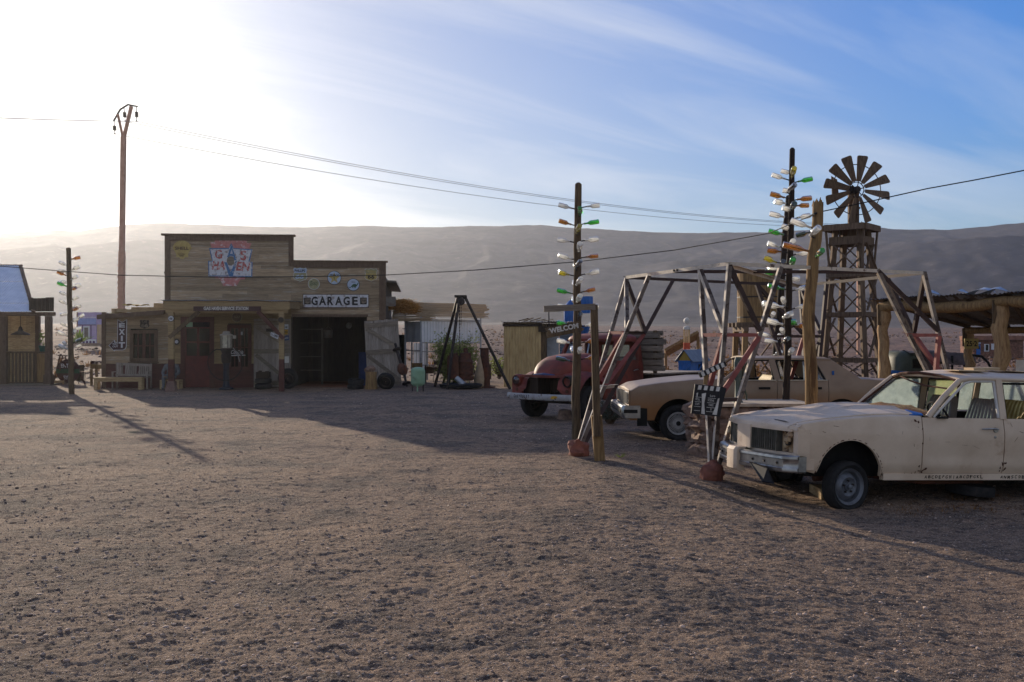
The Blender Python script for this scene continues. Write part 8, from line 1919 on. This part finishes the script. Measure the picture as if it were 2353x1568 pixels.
for b, n_ in ((.78,1),(-.78,-1)): wheel(trk, CT, (0,b,.375), .385, .2, .22, 'truck', rad(6)*n_, near=n_); wheel(trk, CT, (-3.4,b,.375), .385, .22, .22, 'truck', near=n_)
# slatted rack behind the cab (rests on the bed)
rk = thing('bed_rack', CT((-2.25,0,.99)), 'rough stacked-plank rack standing behind the red truck cab', 'rack')
mb = MB(CT)
for k in range(6): z = 1.10+.155*k; mb.beam((-2.26,-1.0-R.uniform(0,.05),z),(-2.26,1.12+R.uniform(0,.2),z+R.uniform(-.02,.02)),.10,.125,(0,0,1),.004); mb.beam((-2.40,-1.0,z+.04),(-2.40,1.15,z+.06),.05,.11,(0,0,1),.004)
obj('plank', mb, M['grey_wood_h'], rk)
mb = MB(CT)
for b in (-.85,-.2,.45,.98): mb.beam((-2.33,b,.99),(-2.33,b,2.0),.08,.06,(1,0,0))
obj('stake', mb, M['post'], rk)
mb = MB(); q = CT((.15,.25,0)); mb.rock((q.x,q.y,.06),.18,(1.2,1,.9)); obj('prop_rock', mb, M['stone'], None, 'rock propped under the red truck front axle', 'rock', smooth=1)
# ---------------------------------------------------------------- log shelter
fl, frr = W(2032,700,23.0), W(2298,690,20.6); rl = W(2226,754,26.0); rr2 = rl+(frr-fl)*1.0
rr2.z = rl.z; shl = thing('log_shelter', V((10.4,23.5,0)), 'open log-post shelter roofed with curled corrugated tin at the right edge', 'shelter')
def logpost(p, r0, r1, nm='log_post'):
    mb = MB(); g_ = gz(p.x,p.y); pts = [V((p.x+R.uniform(-.05,.05), p.y+R.uniform(-.05,.05), g_-.05+(p.z-g_+.05)*k/9)) for k in range(10)]; mb.tube(pts, [lerp(r0,r1,k/9)*R.uniform(.86,1.14) for k in range(10)], 12); o = obj(nm, mb, mat('peeled_log', S(184,150,108), S(128,98,68), 9, .88, bump=.6, stretch=(3,3,.4), c3=S(70,52,40), c3a=.64, c3w=.03), shl, smooth=60)
for p, r0, r1 in ((fl,.14,.12),(frr,.16,.14),(rl,.13,.12),(rr2,.13,.12),(frr+(frr-fl)*.9,.15,.13)): logpost(V(p), r0, r1)
far_r = frr+(frr-fl)*1.15; far_rl = rl+(frr-fl)*1.15
mb = MB(); n = 16; mb.tube([fl+V((-.1,.05,-.09))+(far_r-fl)*(k/n)+V((0,0,R.uniform(-.03,.03)+.05*math.sin(k))) for k in range(n+1)], [.12*R.uniform(.88,1.12) for k in range(n+1)], 12); mb.tube([rl+V((-.1,0,-.07)), far_rl+V((.1,0,-.07))], .09, 10)
obj('log_beam', mb, M['post_y'], shl, smooth=60)
mb = MB()
for k in range(7): f_ = k/6; a, b = fl+(far_r-fl)*f_, rl+(far_rl-rl)*f_; mb.tube([a+Zv*.03, (a+b)/2+Zv*.02, b+Zv*.03], .05, 8)
obj('rafter', mb, M['post'], shl)
mb = MB(); ux = (far_r-fl); lu = ux.length; ux.normalize(); vd = (rl-fl); lv = vd.length; vd.normalize(); nw = ux.cross(vd).normalized()
if nw.z < 0: nw = -nw
for k in range(5):
    o_ = fl+ux*(lu*k/5-.35)-vd*.25+nw*(.10+.014*(k % 2)); corr(mb, Fr(o_, ux, vd, nw), lu/5+.12, lv+.7, .09, .014, .004, .09, .12)
obj('tin_roof', mb, M['tin_dark'], shl, smooth=1)
mb = MB()
for k in range(5): x0 = fl+ux*(.4+R.uniform(0,lu*.7))+Zv*.17; rows = [[x0+ux*(.14*i)+vd*(.12*j-.15)+Zv*(.10*math.sin(i*.9+k)*(.5+.4*j)+.05*NZ.noise(V((i,j,k*3.)))) for i in range(7)] for j in range(3)]; mb.grid(rows)
obj('curled_sheet', mb, M['tin'], shl, smooth=1)
for p in (fl, frr, rl):
    mb = MB(); mb.beam(p+V((-.13,-.05,.0)), p+V((-.13,-.05,-.48)), .10, .05, (0,1,0)); obj('splice_board', mb, M['post'], shl)
mb = MB(); q = W(2232,790,25.75); mb.box(q, (.36,.03,.26)); pl_ = obj('yellow_plate_sign', mb, M['sign_yel'], None, 'old yellowish number plate 25-2 nailed to the rear shelter post', 'plate')
mb = MB(Fr(q,(1,0,0),(0,1,0),(0,0,1))); text(mb, '25·2', (0,-.016,0), .28, .14, .003, .02); obj('lettering', mb, M['blackp'], pl_)
mb = MB(); q = W(2346,846,21.0); mb.grid([[q+V((.09*i-.1,.03*math.sin(i*1.3+j),.11*j-.16)) for i in range(5)] for j in range(4)]); obj('white_cloth', mb, M['paper'], None, 'crumpled white sheet tied to the right shelter post', 'cloth', smooth=60)
# ---------------------------------------------------------------- old green jeep under the shelter
YJ = 26.5; JX = W(2060,0,YJ).x
CJ = Fr(V((JX, YJ, gz(JX,YJ))), (1,0,0), (0,1,0), (0,0,1)); JW = W(2279,0,YJ).x-JX
jp = thing('old_jeep', CJ((1.2,.8,0)), 'old army green jeep with a sagging brown canvas top under the log shelter', 'jeep')
mb = MB(CJ); rows = []
for z, ins in ((.5,.02),(.95,0),(1.30,.04),(1.42,.12),(1.48,.3)): rows.append([(.45+(.50-ins)*math.copysign(abs(math.cos(q))**.55,math.cos(q))-.02*(z>1), .8+(.8-ins)*math.copysign(abs(math.sin(q))**.55,math.sin(q)), z) for q in [6.283*k/40 for k in range(40)]])
mb.grid(rows,True); mb.add(rows[-1],[tuple(range(40))]); obj('cab', mb, M['army'], jp, smooth=60)
mb = MB(CJ); mb.bx(.42,.86,-.012,.0,1.02,1.28); wv = obj('cab_window', mb, M['dark_glass'], jp); mb = MB(CJ)
for (x0,x1,z0,z1) in ((.38,.42,.98,1.32),(.86,.9,.98,1.32),(.42,.86,1.28,1.32),(.42,.86,.98,1.02)): mb.bx(x0,x1,-.02,.01,z0,z1)
obj('frame', mb, M['army'], wv)
mb = MB(CJ); mb.bx(.96,JW-.1,.05,1.55,.5,.95); mb.bx(.9,JW+.2,.12,1.5,.42,.5); obj('body', mb, M['army'], jp)
mb = MB(CJ); rows = []
for j in range(9):
    row = []
    for i in range(26):
        f_ = i/25; x = .35+f_*(JW-.75); sag = .05*NZ.noise(V((x*2.6,j*.8,1)))+.03*NZ.noise(V((x*7,j*1.7,5)))
        row.append((x, -.02+j*.2, 1.47+sag-.10*f_**3-(.28+.05*math.sin(x*5) if j in (0,8) else 0)*(1 if x > .9 else .1)))
    rows.append(row)
mb.grid(rows); obj('canvas_top', mb, M['canvas'], jp, smooth=70)
mb = MB(CJ)
for b in (.04,1.56): mb.tube([(JW-.55,b,1.38),(JW-.25,b,1.34),(JW-.08,b,1.18),(JW+.05,b,.9)],.035,8); mb.tube([(JW-.62,b,1.38),(JW-.60,b,.9)],.03,8); mb.tube([(1.5,b,1.36),(1.5,b,.9)],.03,8)
islands('roll_bar', mb, M['black'], jp)
for a, b, n_ in ((.45,.1,-1),(.45,1.5,1),(JW-.4,.1,-1),(JW-.4,1.5,1)): wheel(jp, CJ, (a,b,.36), .37, .2, .2, 'truck', near=n_)
c = at(2046, 25.6); mb = MB(); mb.lathe([(.24,0),(.27,.45),(.30,.9),(.33,.92),(.33,1.0),(.28,1.0)], c, (.08,0,1), 18); mb.bx(c.x-.3,c.x-.1,c.y-.34,c.y-.28,.55,.95); obj('blue_barrel', mb, M['blue'], None, 'bright blue plastic barrel behind the left shelter post', 'barrel', smooth=1)
t_ = thing('plank_table', at(2060,22.2), 'rough plank table beside the left shelter post', 'table'); c = at(2060,22.2); mb = MB()
for k in range(4): mb.bx(c.x-.45,c.x+.45,c.y-.3+.15*k,c.y-.16+.15*k,.80,.85)
obj('tabletop', mb, M['grey_wood_h'], t_)
for x in (-.38,.38):
    for y in (-.2,.22): mb = MB(); mb.beam((c.x+x,c.y+y,0),(c.x+x,c.y+y,.798),.07,.07,(0,1,0)); obj('leg', mb, M['grey_wood'], t_)
# far brick house
YQ = 108.0; PQ = Plane(2290, YQ, rad(-6)); FQ = PQ.fr; zq = PQ.uz(2290,824)[1]
t_ = thing('brick_house', FQ((0,0,zq)), 'low brown mud-brick house with a sky-blue door, far behind the log shelter', 'building')
def fq(x0,y0,x1,y1,v0,v1,nm,m_,par=None): r_ = PQ.rect(x0,y0,x1,y1); mb = MB(FQ); mb.bx(r_[0],r_[1],v0,v1,r_[2],r_[3]); return obj(nm,mb,m_,par or t_)
r_ = PQ.rect(2236,782,2352,826); mb = MB(FQ)
for i in range(14):
    for k in range(34):
        a = r_[0]+(r_[1]-r_[0])*(k+.5*(i%2))/34; z = r_[2]+(r_[3]-r_[2])*i/14; mb.bx(a,min(r_[1],a+(r_[1]-r_[0])/34-.03),R.uniform(-.03,.03),.4,z,z+(r_[3]-r_[2])/14-.02)
mb.bx(r_[0],r_[1],.05,4,r_[2]-.5,r_[3]); obj('wall', mb, M['brick'], t_)
fq(2235,772,2353,782.5,-.3,4.2,'parapet',M['brick']); fq(2240,781.5,2352,783,-.35,-.301,'band',M['rust'])
d_ = fq(2243,792,2252,815,-.12,-.04,'door',M['blue']); fq(2245,796,2250,802,-.15,-.121,'door_pane',M['dark_glass'],d_)
w_ = fq(2261,791,2272,808,-.12,-.04,'window',M['white_plate']); fq(2264,792.5,2270,806,-.15,-.121,'pane',M['dark_glass'],w_); fq(2277,790,2287,804,-.10,-.04,'white_shutter',M['white_plate']); fq(2240,787,2253,790.5,-.12,-.04,'lintel',M['sign_bluewhite'])
mb = MB(); q = at(2217,60); mb.beam(q, q+Zv*(W(2217,781,60).z-q.z), .1, .1, (0,1,0)); obj('thin_post', mb, M['post_y'], None, 'thin pale stake standing alone on the plain left of the brick house', 'stake')

def under():
    a, b = R.uniform(-3.2,-.2), R.uniform(-.55,1.1); p = CW((a,b,0)); return p.x, p.y
tufts('dry_grass', 260, under, lambda y: R.uniform(.03,.09), M['dry'], 'dry straw and withered grass littering the dirt under the cream wagon', 9)
